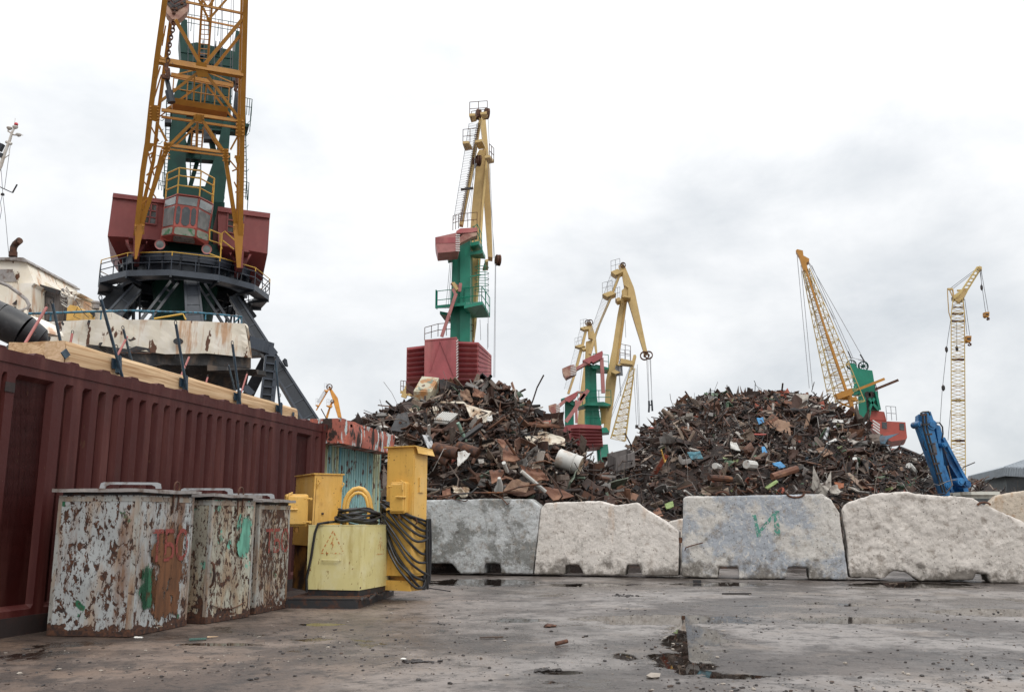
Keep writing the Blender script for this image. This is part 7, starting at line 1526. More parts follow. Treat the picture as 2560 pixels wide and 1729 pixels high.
mb = MB(); mb.box(V((c.x, c.y+.45, 1.70)), (.70, 1.1, .08)); mb.build('cab_roof', M['cab'], cb2)
mb = MB(); mb.box(V((c.x-.6, c.y+1.8, .75)), (2.4, 2.2, .9)); mb.build('machine_body', M['blue'], ld)

# ================================================================ glazed building on the right
bl = thing('hall_building', 'low glazed hall with a grey ribbed hip roof at the right edge', 'building', V((24, 48, 0)))
Yb = 46
def bp(x, y, dY=0): return W(x, y, Yb+dY)
mb = MB(); r0, r1, r2_ = bp(2421, 1190, 6), bp(2511, 1168, 0), bp(2700, 1176, -6); pk1, pk2 = bp(2560, 1150, 8), bp(2800, 1130, 10)
mb.add([r0, r1, r2_, pk1, pk2, bp(2421, 1188, 20)], [(0, 1, 3), (1, 2, 4, 3), (0, 3, 5)]); mb.add([r0, r1, r2_, r0-Z*.42, r1-Z*.42, r2_-Z*.42], [(0, 1, 4, 3), (1, 2, 5, 4)]); mb.build('roof', M['roofm'], bl)
mb = MB()
for a, b_, n in ((r0, r1, 34), (r1, r2_, 40)):
    for k in range(n): p = a.lerp(b_, k/n); mb.beam(p-Z*.42, p+Z*.02, .05, .04); 
for k in range(22): f = k/21; mb.beam(r1.lerp(r2_, f)+Z*.03, pk1.lerp(pk2, f)+Z*.03, .04, .05)
mb.build('roof_seam', M['roofm'], bl)
i0, i1_, i2 = bp(2440, 1210, 7), bp(2515, 1196, 1.2), bp(2700, 1200, -5)
mb = MB(); q = [V((p.x, p.y, 0)) for p in (i0, i1_, i2)]; tz = i1_.z+.4; mb.add(q+[V((p.x, p.y, tz)) for p in q], [(0, 1, 4, 3), (1, 2, 5, 4)]); mb.build('wall', M['slateD'], bl)
for (a, b_, n, side) in ((i0, i1_, 5, 0), (i1_, i2, 9, 1)):
    for k in range(n):
        p = a.lerp(b_, (k+.08)/n); q = a.lerp(b_, (k+.92)/n); nn = (b_-a).cross(Z).normalized(); nn = nn if nn.y < 0 else -nn; z1 = i1_.z-.1; z0 = z1-1.35
        mb = MB(); mb.prism([V((p.x, p.y, z0))+nn*.05, V((q.x, q.y, z0))+nn*.05, V((q.x, q.y, z1))+nn*.05, V((p.x, p.y, z1))+nn*.05], nn*-.03); w_ = mb.build('window', M['glass'] if (k+side) % 3 else M['glassD'], bl)
        mb = MB(); m_ = p.lerp(q, .5); mb.beam(V((m_.x, m_.y, z0))+nn*.07, V((m_.x, m_.y, z1))+nn*.07, .05, .04); mb.beam(V((p.x, p.y, z0+.7))+nn*.07, V((q.x, q.y, z0+.7))+nn*.07, .04, .04); mb.build('window_frame', M['rust'], w_)
# bare shrubs before the building
rn = random.Random(5); 
def shrub(px, label, Y=40, h=2.6, n=60):
    c = V((W(px, 1250, Y).x, Y, 0)); t = thing('bare_shrub', label, 'shrub', c, 'bare shrubs in front of the hall'); mb = MB()
    for k in range(n):
        a = rn.uniform(0, 6.28); d = V((math.cos(a)*.35, math.sin(a)*.35, 1)).normalized(); p = c+V((rn.uniform(-.5, .5), rn.uniform(-.4, .4), 0)); pts = [p]
        for q in range(5): d = (d+V((rn.gauss(0, .16), rn.gauss(0, .16), 0))).normalized(); pts.append(pts[-1]+d*h/5*rn.uniform(.7, 1.1))
        mb.tube(pts, .022, 4, r2=.006); mb.tube([pts[2], pts[2]+V((rn.uniform(-.5, .5), rn.uniform(-.2, .2), rn.uniform(.4, .8)))], .010, 3); mb.tube([pts[3], pts[3]+V((rn.uniform(-.4, .4), rn.uniform(-.2, .2), rn.uniform(.3, .6)))], .008, 3)
    mb.build('twigs', pm('bare_twig', (.11, .085, .07), (), .9), t)
shrub(2500, 'bare leafless shrub left of the other, before the glazed hall'); shrub(2548, 'bare leafless shrub at the very right edge before the glazed hall', 38, 2.7)
# ================================================================ far harbour cranes
def mk(conv, Y0, root):
    class K: pass
    k = K()
    def P(x, y, dy=0.0): px, py = conv(x, y); return W(px, py, Y0+dy)
    def poly(name, pts, mat, th, dy=0.0, parent=None):
        m1 = MB(); q = [P(x, y, dy) for x, y in pts]; m1.prism(q, V((q[0].x/Y0*th, th, 0))); return m1.build(name, mat, parent or root)
    def bars(name, segs, mat, w, dy=0.0, parent=None):
        m1 = MB()
        for s_ in segs:
            a, b_ = s_[0], s_[1]; ww = s_[2] if len(s_) > 2 else w; d2 = s_[3] if len(s_) > 3 else dy; m1.beam(P(*a, d2), P(*b_, d2), ww, ww, up=(0, 1, 0))
        return m1.build(name, mat, parent or root)
    def lines(name, pts, mat, r_, dy=0.0, parent=None):
        m1 = MB(); m1.tube([P(x, y, dy) for x, y in pts], r_, 5); return m1.build(name, mat, parent or root)
    def rail(name, pts, h, mat, r_=.03, dy=0.0, posts=2, dd=0.0):
        m1 = MB(); q = [P(x, y, dy+(dd if i % 2 else 0)) for i, (x, y) in enumerate(pts)]
        for a, b_ in zip(q, q[1:]):
            for f in (.5, 1): m1.tube([a+Z*h*f, b_+Z*h*f], r_, 4)
            for i in range(posts+1): c = a.lerp(b_, i/posts); m1.tube([c, c+Z*h], r_, 4)
        return m1.build(name, mat, root)
    k.P, k.poly, k.bars, k.lines, k.rail = P, poly, bars, lines, rail
    return k
def ladder(k, a, b_, w, mat, n=24, dy=0.0, parent=None, name='ladder', cage=0):
    m1 = MB(); A, B = k.P(*a, dy), k.P(*b_, dy); x = (B-A).cross(V((0, 1, 0))).normalized()*w/2
    m1.tube([A-x, B-x], .025, 4); m1.tube([A+x, B+x], .025, 4)
    for i in range(n): c = A.lerp(B, i/n); m1.tube([c-x, c+x], .018, 3)
    return m1.build(name, mat, parent) if parent else m1
def slab(k, root, name, quad, mat, th=.12):
    """platform: four traced corners at two depths"""
    (x0, y0, d0), (x1, y1, d1), (x2, y2, d2), (x3, y3, d3) = quad; m1 = MB(); q = [k.P(x0, y0, d0), k.P(x1, y1, d1), k.P(x2, y2, d2), k.P(x3, y3, d3)]
    m1.hexa(q+[p+Z*th for p in q]); return m1.build(name, mat, root)
def ribs(k, root, quad, n, mat, parent, depth=.22, dy=-.05):
    m1 = MB(); (ax_, ay), (bx, by), (cx, cy), (dx, dy_) = quad
    for i in range(n):
        f0, f1 = (i+.18)/n, (i+.52)/n
        a = k.P(ax_+(dx-ax_)*f0, ay+(dy_-ay)*f0, dy); b_ = k.P(bx+(cx-bx)*f0, by+(cy-by)*f0, dy); a2 = k.P(ax_+(dx-ax_)*f1, ay+(dy_-ay)*f1, dy); b2 = k.P(bx+(cx-bx)*f1, by+(cy-by)*f1, dy)
        m1.prism([a, b_, b2, a2], V((0, depth, 0))); 
        v = len(m1.v)
        for t in (0, 1): m1.v[v-8+t].y -= .22
    return m1.build('wall_rib', mat, parent)
# ---- crane beside the left heap
conv5 = lambda x, y: (960+x*.46512, 250+y*.465)
Y5 = 75; r5 = thing('level_luffing_crane', 'tall cream yellow and green crane with pink red ribbed house above the left heap', 'crane', V((W(1130, 900, Y5).x, Y5, 0)), 'box girder harbour cranes'); k = mk(conv5, Y5, r5)
hs = k.poly('machinery_house', [(122, 1330), (400, 1297), (508, 1302), (505, 1503), (390, 1503), (120, 1520)], M['red2'], 6.5)
m1 = MB(); a, b_, c, d = k.P(508, 1302), k.P(578, 1372, 4), k.P(578, 1482, 4), k.P(505, 1503); m1.prism([a, b_, c, d], V((-.3, 2, 0))); m1.build('house_side', M['red2'], r5)
for q, n in (([(126, 1340), (216, 1328), (216, 1512), (122, 1518)], 7), ([(400, 1305), (503, 1308), (502, 1500), (398, 1500)], 7)): ribs(k, r5, q, n, M['red2'], hs, dy=-.22)
m1 = MB()
for i in range(7):
    f = (i+.15)/7; g_ = (i+.5)/7; m1.prism([k.P(511, 1306+195*f, -.1), k.P(577, 1374+106*f, 3.8), k.P(577, 1374+106*g_, 3.8), k.P(510, 1306+195*g_, -.1)], V((-.05, .3, 0)))
m1.build('wall_rib', M['red2'], hs)
cw = k.poly('house_front_box', [(218, 1288), (390, 1273), (398, 1290), (392, 1500), (216, 1502)], M['red2'], 1.3, -1.5)
m1 = MB(); m1.prism([k.P(p[0], p[1], -1.54) for p in ((218, 1288), (390, 1273), (390, 1280), (218, 1296))], V((0, .05, 0))); m1.build('box_eave', M['red2'], cw)
k.bars('lattice_stay', [((300, 1290), (245, 1460), .06, -1.56), ((300, 1290), (375, 1480), .06, -1.56)], M['red2'], .06)
WHs = pm('white_stripe', (.6, .57, .55), (), .5)
m1 = MB()
for i in range(14): y = 1285+i*15; m1.prism([k.P(388, y+9, -1.56), k.P(399, y, -1.56), k.P(399, y+7, -1.56), k.P(388, y+16, -1.56)], V((0, .02, 0)))
m1.build('hazard_stripes', WHs, cw)
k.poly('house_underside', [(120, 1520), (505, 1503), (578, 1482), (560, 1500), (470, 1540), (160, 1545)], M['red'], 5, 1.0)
k.rail('roof_railing', [(218, 1290), (290, 1270), (380, 1262), (480, 1275)], 1.1, M['rust'], .03, 1)
m1 = MB(); m1.lathe(V((k.P(430, 1560).x, Y5+3, 0)), [(2.4, 0), (2.4, k.P(430, 1540).z-.2)], 20); m1.build('portal_base', M['green2'], r5)
for sx in (-1, 1):
    for sy in (-1, 1):
        m1 = MB(); c = V((k.P(350, 1500).x, Y5+3, k.P(350, 1540).z)); m1.beam(c+V((sx*1.5, sy*1.5, 0)), V((c.x+sx*5, Y5+3+sy*5, 0)), .8, .8); m1.build('portal_leg', M['craneY2'], r5)
m1 = MB(); Q = [(355, 1295), (366, 745), (412, 700), (465, 745), (462, 1295)]
m1.prism([k.P(x, y, .6) for x, y in ((355, 1295), (368, 790), (410, 780), (408, 1295))], V((.2, 1.6, 0))); m1.prism([k.P(x, y, .2) for x, y in ((407, 1297), (409, 765), (464, 750), (462, 1300))], V((.1, 2.2, 0))); m1.build('tower', M['green2'], r5)
for q in (((275, 1120, -.8), (440, 1103, -1.2), (530, 1098, 2.6), (370, 1118, 3)), ((430, 1120, -1.5), (530, 1098, -1.2), (570, 1168, 2.5), (470, 1172, 2)), ((300, 1150, .5), (355, 1160, .5), (360, 1195, 2), (330, 1190, 2))): slab(k, r5, 'tower_platform', q, M['green2'], .25)
k.rail('platform_railing', [(277, 1118), (285, 1125), (430, 1108), (525, 1098), (568, 1160)], 1.6, M['green2'], .035)
slab(k, r5, 'tower_platform', ((465, 785, -.5), (510, 775, -.5), (530, 805, 2), (480, 820, 2)), M['green2'], .3); slab(k, r5, 'tower_platform', ((455, 835, .2), (530, 822, .2), (545, 855, 2.2), (480, 850, 2.2)), M['green2'], .3)
k.rail('platform_railing', [(470, 775), (500, 750), (525, 805)], 1.4, M['green2'], .03); k.rail('platform_railing', [(370, 700), (400, 690), (500, 680)], 1.3, M['rust'], .03)
k.poly('sheave_housing', [(340, 835), (368, 820), (368, 855), (345, 860)], M['green2'], 1, .3)
m1 = MB()
for i in range(5): c = k.P(525, 900+i*31, 0); m1.tube([c+V((.62*math.cos(t*.7), .5*math.sin(t*.7), 0)) for t in range(9)], .03, 4, closed=True)
m1.build('ladder_cage', M['green2'], r5); k.lines('ladder_stile', [(508, 860), (512, 1100)], M['green2'], .03); k.lines('ladder_stile', [(542, 860), (545, 1100)], M['green2'], .03)
k.bars('hose_bracket', [((455, 950), (520, 940), .10, -.2), ((520, 940), (545, 938), .06, -.2)], M['green2'], .1)
cwt = k.poly('counterweight', [(275, 738), (388, 713), (408, 775), (400, 812), (290, 822), (278, 775)], M['pink'], 2.4, -2.6)
m1 = MB(); m1.prism([k.P(x, y, -2.63) for x, y in ((275, 738), (385, 738), (398, 768), (277, 770))], V((0, .02, 0))); plabel(m1.build('counterweight_face', M['red2'], cwt), 'upper pink face')
m1 = MB()
for i in range(8): x = 384+i*2.8; m1.prism([k.P(384, 722+i*12, -2.65), k.P(408, 716+i*12+6, -2.65), k.P(408, 722+i*12+6, -2.65), k.P(386, 728+i*12, -2.65)], V((0, .02, 0)))
m1.build('hazard_stripes', WHs, cwt)
k.poly('rocker_arm', [(388, 755), (425, 722), (470, 715), (500, 712), (498, 728), (470, 738), (408, 770)], M['cwt'], .7, -1.8); k.poly('rocker_cap', [(388, 705), (410, 690), (500, 685), (502, 705), (470, 712), (390, 715)], M['red2'], 2.4, -.6)
k.bars('rocker_link', [((412, 985), (406, 1030), .25, -1.2), ((370, 1015), (384, 1045), .22, -1.2), ((388, 1040), (310, 1272), .26, -1.3), ((362, 985), (398, 1005), .25, -1.0)], M['pink'], .25)
k.poly('winch_box', [(362, 980), (380, 978), (402, 1015), (388, 1022)], M['craneY2'], .8, -1.3)
k.poly('main_boom', [(458, 1180), (458, 830), (470, 600), (500, 290), (512, 268), (552, 262), (562, 280), (535, 560), (520, 800), (497, 1200), (486, 1292), (462, 1292)], M['craneY2'], 1.8, 2.8)
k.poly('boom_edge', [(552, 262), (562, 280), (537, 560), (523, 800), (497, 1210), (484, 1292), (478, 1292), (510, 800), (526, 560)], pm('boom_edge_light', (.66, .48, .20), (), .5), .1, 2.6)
k.poly('trunk', [(516, 70), (546, 66), (548, 120), (560, 262), (568, 380), (584, 845), (560, 842), (537, 530), (536, 400), (540, 290), (520, 130)], M['craneY2'], 1.4, 4.8)
k.poly('tie_beam', [(512, 95), (524, 105), (488, 330), (424, 672), (404, 668), (450, 420), (478, 270)], M['craneY2'], .7, 1.2)
m1 = MB()
for i in range(46): f = i/46; a = k.P(507-96*f, 130+520*f, 1.12); m1.box(a, (.34, .05, .05))
m1.build('rack_teeth', M['rust'], r5)
for (x, y, dx) in ((495, 78, 0), (540, 72, 0), (600, 860, 0), (470, 335, 0), (495, 325, 0)):
    m1 = MB(); m1.lathe(k.P(x, y, 1.5), [(0, 0), (.42, 0), (.5, .05), (.5, .15), (.4, .2), (.5, .25), (.5, .4), (0, .4)], 16, axis=(1, .3, 0)); m1.build('sheave', M['rust'], r5)
for q in (((457, 86, -.5), (488, 84, -.5), (498, 115, 2.2), (470, 122, 2.2)), ((518, 78, -.5), (552, 74, -.5), (560, 105, 2.2), (532, 108, 2.2)), ((422, 235, -.5), (455, 232, -.5), (475, 268, 2.2), (435, 273, 2.2)), ((490, 230, -.5), (528, 222, -.5), (545, 262, 2.2), (508, 266, 2.2)), ((542, 312, -.5), (568, 308, -.5), (592, 338, 2.2), (560, 345, 2.2)), ((545, 870, 0), (560, 868, 0), (560, 915, 2), (530, 918, 2))):
    slab(k, r5, 'boom_platform', q, M['craneY2'], .22)
k.rail('boom_railing', [(460, 85), (555, 78)], 1.3, M['rust'], .03); k.rail('boom_railing', [(424, 233), (500, 225)], 1.3, M['rust'], .03); k.rail('boom_railing', [(566, 310), (590, 335)], 1.3, M['rust'], .03); k.rail('boom_railing', [(470, 118), (560, 105)], 1.0, M['rust'], .03)
ladder(k, (478, 130), (395, 650), .7, M['ropeL'], 60, .8, r5); k.bars('ladder_bracket', [((413, 482), (480, 474), .18)], M['dark'], .18)
for a, b_ in (((560, 100), (590, 850)), ((553, 270), (595, 850)), ((598, 880), (590, 1490)), ((601, 880), (596, 1490)), ((560, 930), (560, 1330)), ((355, 870), (332, 1120)), ((362, 870), (345, 1120)), ((505, 120), (462, 640)), ((497, 340), (440, 640)), ((492, 340), (430, 640)), ((556, 1200), (556, 1340)), ((516, 1180), (520, 1290))):
    k.lines('hoist_rope', [a, b_], M['ropeL'], .022, 1.0)
# ---- generic box girder crane traced from one view
def crane_box(label, conv, Y, d, scale=1.0):
    root = thing('level_luffing_crane', label, 'crane', V((W(*conv(*d['base']), Y).x, Y, 0)), 'box girder harbour cranes'); k = mk(conv, Y, root)
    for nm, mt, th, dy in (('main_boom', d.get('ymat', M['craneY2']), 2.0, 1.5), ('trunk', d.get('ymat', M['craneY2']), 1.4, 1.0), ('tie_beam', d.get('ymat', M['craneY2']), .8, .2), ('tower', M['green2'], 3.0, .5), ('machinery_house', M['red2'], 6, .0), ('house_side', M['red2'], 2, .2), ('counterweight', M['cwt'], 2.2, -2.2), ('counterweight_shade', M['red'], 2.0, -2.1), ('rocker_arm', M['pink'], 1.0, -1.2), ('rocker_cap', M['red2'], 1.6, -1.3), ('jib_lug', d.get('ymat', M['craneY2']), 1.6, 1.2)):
        for pts in d.get(nm, ()): k.poly(nm, pts, mt, th, dy)
    for pts in d.get('shade', ()): k.poly('boom_edge', pts, pm('boom_edge_dark', (.42, .26, .08), (), .6), .1, 1.4)  # shade on the boom, painted as thin faces of darker yellow
    for q in d.get('ribs', ()): ribs(k, root, q, d.get('nrib', 6), M['red'], root, .15, -.2)
    for q in d.get('green_platform', ()): k.poly('tower_platform', q, M['green2'], 3.4, -.6)
    for q in d.get('platform', ()): k.poly('boom_platform', q, d.get('ymat', M['craneY2']), 2, -.3)
    for p in d.get('rails', ()): k.rail('platform_railing', p, 1.3*scale, M['ropeL'], .03)
    for p in d.get('grails', ()): k.rail('tower_railing', p, 1.6*scale, M['green2'], .04)
    for a, b_ in d.get('ladders', ()): ladder(k, a, b_, .8, M['ropeL'], 46, .1, root)
    for p in d.get('links', ()): k.bars('rocker_link', [p[:2]], M['pink'], .42, -1.0)
    for p in d.get('ropes', ()): k.lines('hoist_rope', p, M['ropeL'], .03*scale, 1.5)
    for x, y, r_ in d.get('sheaves', ()):
        m1 = MB(); m1.lathe(k.P(x, y, .8), [(r_*.75, 0), (r_, 0), (r_, .35), (r_*.75, .35), (r_*.75, 0)], 18, axis=(.15, 1, 0)); m1.lathe(k.P(x, y, .7), [(0, 0), (r_*.25, 0), (r_*.25, .6), (0, .6)], 10, axis=(.15, 1, 0)); m1.build('sheave', M['rust'], root)
    for pts in d.get('stripes', ()): 
        m1 = MB(); (x0, y0), (x1, y1), n = pts
        for i in range(n): f = i/n; yy = y0+(y1-y0)*f; h = (y1-y0)/n; m1.prism([k.P(x0, yy+h*.6, -2.3), k.P(x1, yy, -2.3), k.P(x1, yy+h*.5, -2.3), k.P(x0, yy+h*1.1, -2.3)], V((0, .02, 0)))
        m1.build('hazard_stripes', WHs, root)
    if d.get('leg', True):
        c = W(*conv(*d['base']), Y)
        for sx in (-1, 1):
            for sy in (-1, 1): m1 = MB(); m1.beam(V((c.x+sx*1.6, Y+3+sy*2, max(c.z, 5))), V((c.x+sx*2.2, Y+3+sy*4, 0)), .9, .9); m1.build('portal_leg', d.get('legmat', M['green2']), root)
    return root, k
cA = lambda x, y: (1340+x*.31835, 640+y*.31847)
rA, kA = crane_box('middle cream yellow crane with folded boom between the two heaps', cA, 105, dict(base=(430, 1480),
    machinery_house=[[(238, 1332), (340, 1316), (515, 1330), (527, 1492), (345, 1510), (250, 1480)]], house_side=[[(180, 1358), (240, 1330), (275, 1325), (270, 1400), (185, 1375)]],
    ribs=[[(342, 1345), (515, 1352), (525, 1500), (345, 1508)], [(275, 1350), (338, 1345), (340, 1500), (280, 1470)]],
    tower=[[(388, 1320), (384, 862), (432, 848), (430, 1322)], [(428, 1324), (430, 850), (472, 858), (478, 1100), (512, 1328)]],
    green_platform=[[(328, 1185), (400, 1150), (530, 1142), (592, 1165), (560, 1176), (400, 1170)], [(430, 868), (470, 848), (574, 876), (560, 888), (450, 882)], [(515, 1345), (555, 1345), (575, 1380), (520, 1385)]],
    grails=[[(330, 1182), (400, 1160), (590, 1160)], [(450, 870), (570, 880)], [(385, 1318), (510, 1325)]],
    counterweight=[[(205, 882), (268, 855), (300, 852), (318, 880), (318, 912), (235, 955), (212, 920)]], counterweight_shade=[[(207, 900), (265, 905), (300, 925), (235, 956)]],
    stripes=[((272, 858), (315, 935), 6)],
    rocker_arm=[[(275, 895), (405, 818), (420, 838), (300, 905)]], rocker_cap=[[(365, 818), (520, 742), (526, 760), (520, 800), (450, 835), (432, 825), (420, 845), (400, 836)]],
    main_boom=[[(675, 285), (690, 250), (735, 250), (742, 310), (715, 335), (640, 870), (612, 1100), (575, 1372), (528, 1365), (535, 1300), (548, 980), (600, 720), (640, 460)]],
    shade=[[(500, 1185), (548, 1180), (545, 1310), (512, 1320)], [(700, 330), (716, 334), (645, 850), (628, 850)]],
    jib_lug=[[(672, 270), (700, 245), (735, 240), (742, 320), (680, 325)]],
    trunk=[[(648, 72), (685, 58), (700, 82), (766, 240), (776, 275), (868, 720), (878, 760), (850, 775), (838, 722), (775, 520), (722, 340), (725, 250), (690, 225), (670, 110)]],
    tie_beam=[[(655, 125), (668, 130), (610, 285), (490, 560), (432, 770), (412, 765), (470, 580), (590, 290)]],
    platform=[[(588, 122), (640, 100), (685, 122), (625, 148)], [(520, 298), (590, 272), (630, 292), (560, 320)], [(622, 335), (655, 322), (670, 345), (640, 355)], [(590, 908), (620, 890), (662, 912), (625, 925)], [(665, 820), (758, 832), (760, 850), (662, 840)], [(690, 305), (745, 318), (740, 328), (690, 318)], [(630, 842), (680, 850), (650, 860)]],
    rails=[[(590, 120), (660, 100)], [(522, 292), (600, 272)], [(625, 335), (660, 325)], [(655, 815), (740, 825)], [(655, 905), (662, 912)]],
    ladders=[((612, 150), (455, 600)), ((650, 860), (655, 940))],
    links=[((410, 1050), (235, 1300)), ((515, 800), (528, 1075)), ((340, 1130), (380, 1080))],
    ropes=[((878, 790), (890, 1220)), ((868, 790), (884, 1140)), ((893, 790), (912, 1140)), ((900, 790), (910, 1140)), ((650, 905), (665, 1100)), ((700, 500), (705, 640))], sheaves=[(852, 780, .55), (885, 775, .5), (683, 68, .34)]))
m1 = MB(); m1.tube([kA.P(887, 1135, 1.5), kA.P(888, 1180, 1.5), kA.P(886, 1225, 1.5)], .12, 6); m1.tube([kA.P(908, 1130, 1.5), kA.P(912, 1180, 1.5), kA.P(914, 1215, 1.5)], .12, 6); m1.tube([kA.P(890, 1160, 1.5), kA.P(900, 1170, 1.5), kA.P(910, 1155, 1.5)], .07, 5); m1.build('lifting_tackle', M['slateD'], rA)
rB, kB = crane_box('smaller green and yellow crane half hidden left of the middle crane', cA, 150, dict(base=(260, 1400), leg=True,
    tower=[[(226, 1320), (226, 1150), (250, 1145), (295, 1150), (298, 1320)]], green_platform=[[(195, 1120), (240, 1105), (345, 1160), (340, 1178), (290, 1170), (220, 1130)]],
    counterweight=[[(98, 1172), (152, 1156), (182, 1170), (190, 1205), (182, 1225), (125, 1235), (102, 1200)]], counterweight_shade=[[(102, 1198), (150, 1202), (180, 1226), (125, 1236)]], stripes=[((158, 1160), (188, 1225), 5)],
    rocker_arm=[[(155, 1178), (228, 1118), (240, 1135), (180, 1190)]], rocker_cap=[[(225, 1112), (322, 1062), (328, 1082), (310, 1110), (262, 1145), (235, 1135)]],
    main_boom=[[(392, 672), (440, 655), (445, 690), (400, 1060), (385, 1318), (325, 1318), (345, 1080), (385, 800)]],
    trunk=[[(392, 520), (428, 512), (436, 530), (472, 640), (482, 760), (468, 760), (452, 660), (440, 650), (410, 640), (405, 570)]],
    tie_beam=[[(392, 555), (406, 560), (370, 720), (320, 900), (262, 1080), (244, 1076), (300, 900), (350, 700)]],
    platform=[[(346, 562), (395, 548), (415, 570), (380, 578)], [(304, 705), (350, 690), (388, 705), (340, 718)], [(358, 722), (385, 715), (392, 730), (370, 737)]], rails=[[(348, 560), (400, 550)], [(306, 702), (360, 690)]],
    ladders=[((365, 575), (240, 1050))], links=[((315, 1130), (318, 1310)), ((320, 1070), (400, 1070))], ropes=[((375, 760), (338, 1060)), ((215, 1180), (215, 1310))], sheaves=[(425, 518, .5), (405, 520, .5)], rails2=[]))
cC = lambda x, y: (750+x*.12742, 950+y*.12739)
crane_box('distant bright orange crane just over the rusty header beam', cC, 230, dict(base=(560, 760), ymat=M['craneO'], leg=False, trunk=[[(560, 135), (600, 140), (742, 350), (760, 430), (820, 740), (745, 720), (680, 500), (640, 360)]], tie_beam=[[(552, 165), (575, 175), (330, 590), (310, 580)]],
    main_boom=[[(608, 420), (645, 430), (600, 540), (545, 735), (495, 740)]], platform=[[(475, 185), (545, 195), (540, 225), (500, 220)], [(305, 480), (380, 490), (350, 515)], [(515, 490), (640, 500), (620, 530), (560, 520)]], rails=[[(475, 180), (550, 190)], [(310, 475), (370, 485)], [(520, 490), (580, 495)]], sheaves=[(573, 130, .8), (630, 415, .5)], ladders=[((490, 225), (360, 440))]), 1.2)
# small yellow crane glimpsed left of the locker
cD = lambda x, y: (880+x*.2926, 900+y*.2926)
rD = thing('background_crane', 'small yellow crane peeping out left below the pink red crane house', 'crane', V((W(1015, 990, 160).x, 160, 0))); kD = mk(cD, 160, rD)
kD.bars('boom_arm', [((485, 215), (440, 320), .9)], M['craneY2'], .9); kD.poly('crane_cab', [(497, 245), (525, 230), (530, 300), (500, 300)], M['craneY2'], 2); kD.bars('boom_arm', [((415, 270), (460, 285), .5), ((470, 290), (500, 296), .5)], M['craneY2'], .4); kD.rail('cab_railing', [(415, 268), (460, 275)], 2.0, M['rust'], .06)
# ---- lattice booms
def lattice(k, root, name, A, B, wA, wB, n, mat, r_, depthA=1.5, depthB=1.0, dy=0.0, chord=1.0):
    a, b_ = k.P(*A, dy), k.P(*B, dy); d = (b_-a); x = d.cross(V((0, 1, 0))).normalized(); y = V((0, 1, 0))
    def c(i, sx, sy): f = i/n; w = wA+(wB-wA)*f; dp = depthA+(depthB-depthA)*f; return a+d*f+x*sx*w/2+y*sy*dp/2
    m1 = MB()
    for sx in (-1, 1):
        for sy in (-1, 1): m1.tube([c(0, sx, sy), c(n, sx, sy)], r_*chord, 5)
    m1.build(name+'_chords', mat, root); m1 = MB()
    for i in range(n):
        for sy in (-1, 1):
            s_ = 1 if i % 2 else -1; m1.tube([c(i, s_, sy), c(i+1, -s_, sy)], r_*.6, 4, caps=False); m1.tube([c(i, -1, sy), c(i, 1, sy)], r_*.5, 4, caps=False)
        for sx in (-1, 1):
            s_ = 1 if i % 2 else -1; m1.tube([c(i, sx, s_), c(i+1, sx, -s_)], r_*.6, 4, caps=False)
    m1.build(name+'_lacing', mat, root)
r9 = thing('lattice_boom_crane', 'pale yellow lattice boom standing between the heaps, behind the middle crane', 'crane', V((W(1545, 1100, 150).x, 150, 0))); k = mk(cA, 150, r9)
lattice(k, r9, 'boom', (645, 1440), (758, 880), 2.4, .6, 22, M['lat'], .075)
k.poly('boom_head', [(748, 880), (766, 880), (788, 785), (782, 772), (765, 775), (752, 830)], M['craneY2'], 1.2); k.bars('head_arm', [((662, 825), (755, 845), .9)], M['craneY2'], .8); k.rail('arm_railing', [(662, 825), (745, 842)], 3.0, M['rust'], .05)
for a, b_ in (((785, 880), (805, 1330)), ((795, 850), (815, 1340)), ((765, 860), (790, 1330)), ((750, 850), (580, 1300)), ((740, 860), (560, 1310)), ((655, 900), (668, 1100))): k.lines('hoist_rope', [a, b_], M['ropeL'], .045)
m1 = MB(); m1.tube([k.P(792, 1325), k.P(792, 1350)], .3, 6); m1.build('hook', M['dark'], r9)
# ---- green and red crane on the right
c8 = lambda x, y: (1960+x*.42046, 600+y*.42038)
rg = thing('lattice_boom_crane', 'yellow lattice boom crane with green mast and brick red house on the right', 'crane', V((W(2200, 1100, 78).x, 78, 0))); k = mk(c8, 78, rg)
lattice(k, rg, 'boom', (378, 985), (130, 175), 2.5, .5, 22, M['lat'], .042, 1.6, .5)
k.bars('boom_spine', [((128, 170), (255, 560), .15, -1.4), ((255, 560), (420, 1045), .20, -1.4)], M['craneY'], .22)
k.bars('boom_spine', [((118, 180), (210, 560), .06, -.2), ((210, 560), (318, 960), .06, -.2)], M['lat'], .06)
for i in range(10): f = i/10; y = 230+f*700
ladder(k, (140, 230), (350, 920), .5, M['rust'], 70, -.6, rg, 'boom_ladder')
k.poly('boom_head', [(70, 62), (78, 54), (96, 58), (112, 62), (116, 92), (150, 110), (148, 125), (132, 136), (142, 172), (116, 180), (100, 130), (90, 95)], M['craneY'], 1.0, -.5)
k.bars('boom_base', [((310, 932), (402, 898), .5, -1.6), ((310, 936), (430, 945), .3, -1), ((330, 985), (440, 950), .15, 0), ((390, 900), (415, 1040), .2, -1), ((320, 960), (430, 1010), .12, 0)], M['craneY'], .3)
k.poly('mast', [(388, 738), (420, 732), (440, 762), (525, 775), (530, 800), (542, 880), (566, 1010), (520, 1012), (510, 1062), (445, 1062), (440, 905), (408, 905), (412, 880), (420, 842), (412, 830)], M['green2'], 2.4)
m1 = MB()
for (x, y) in ((498, 918), (522, 918)): m1.lathe(k.P(x, y, -.04), [(0, 0), (.28, 0), (0, .02)], 14, axis=(0, 1, 0))
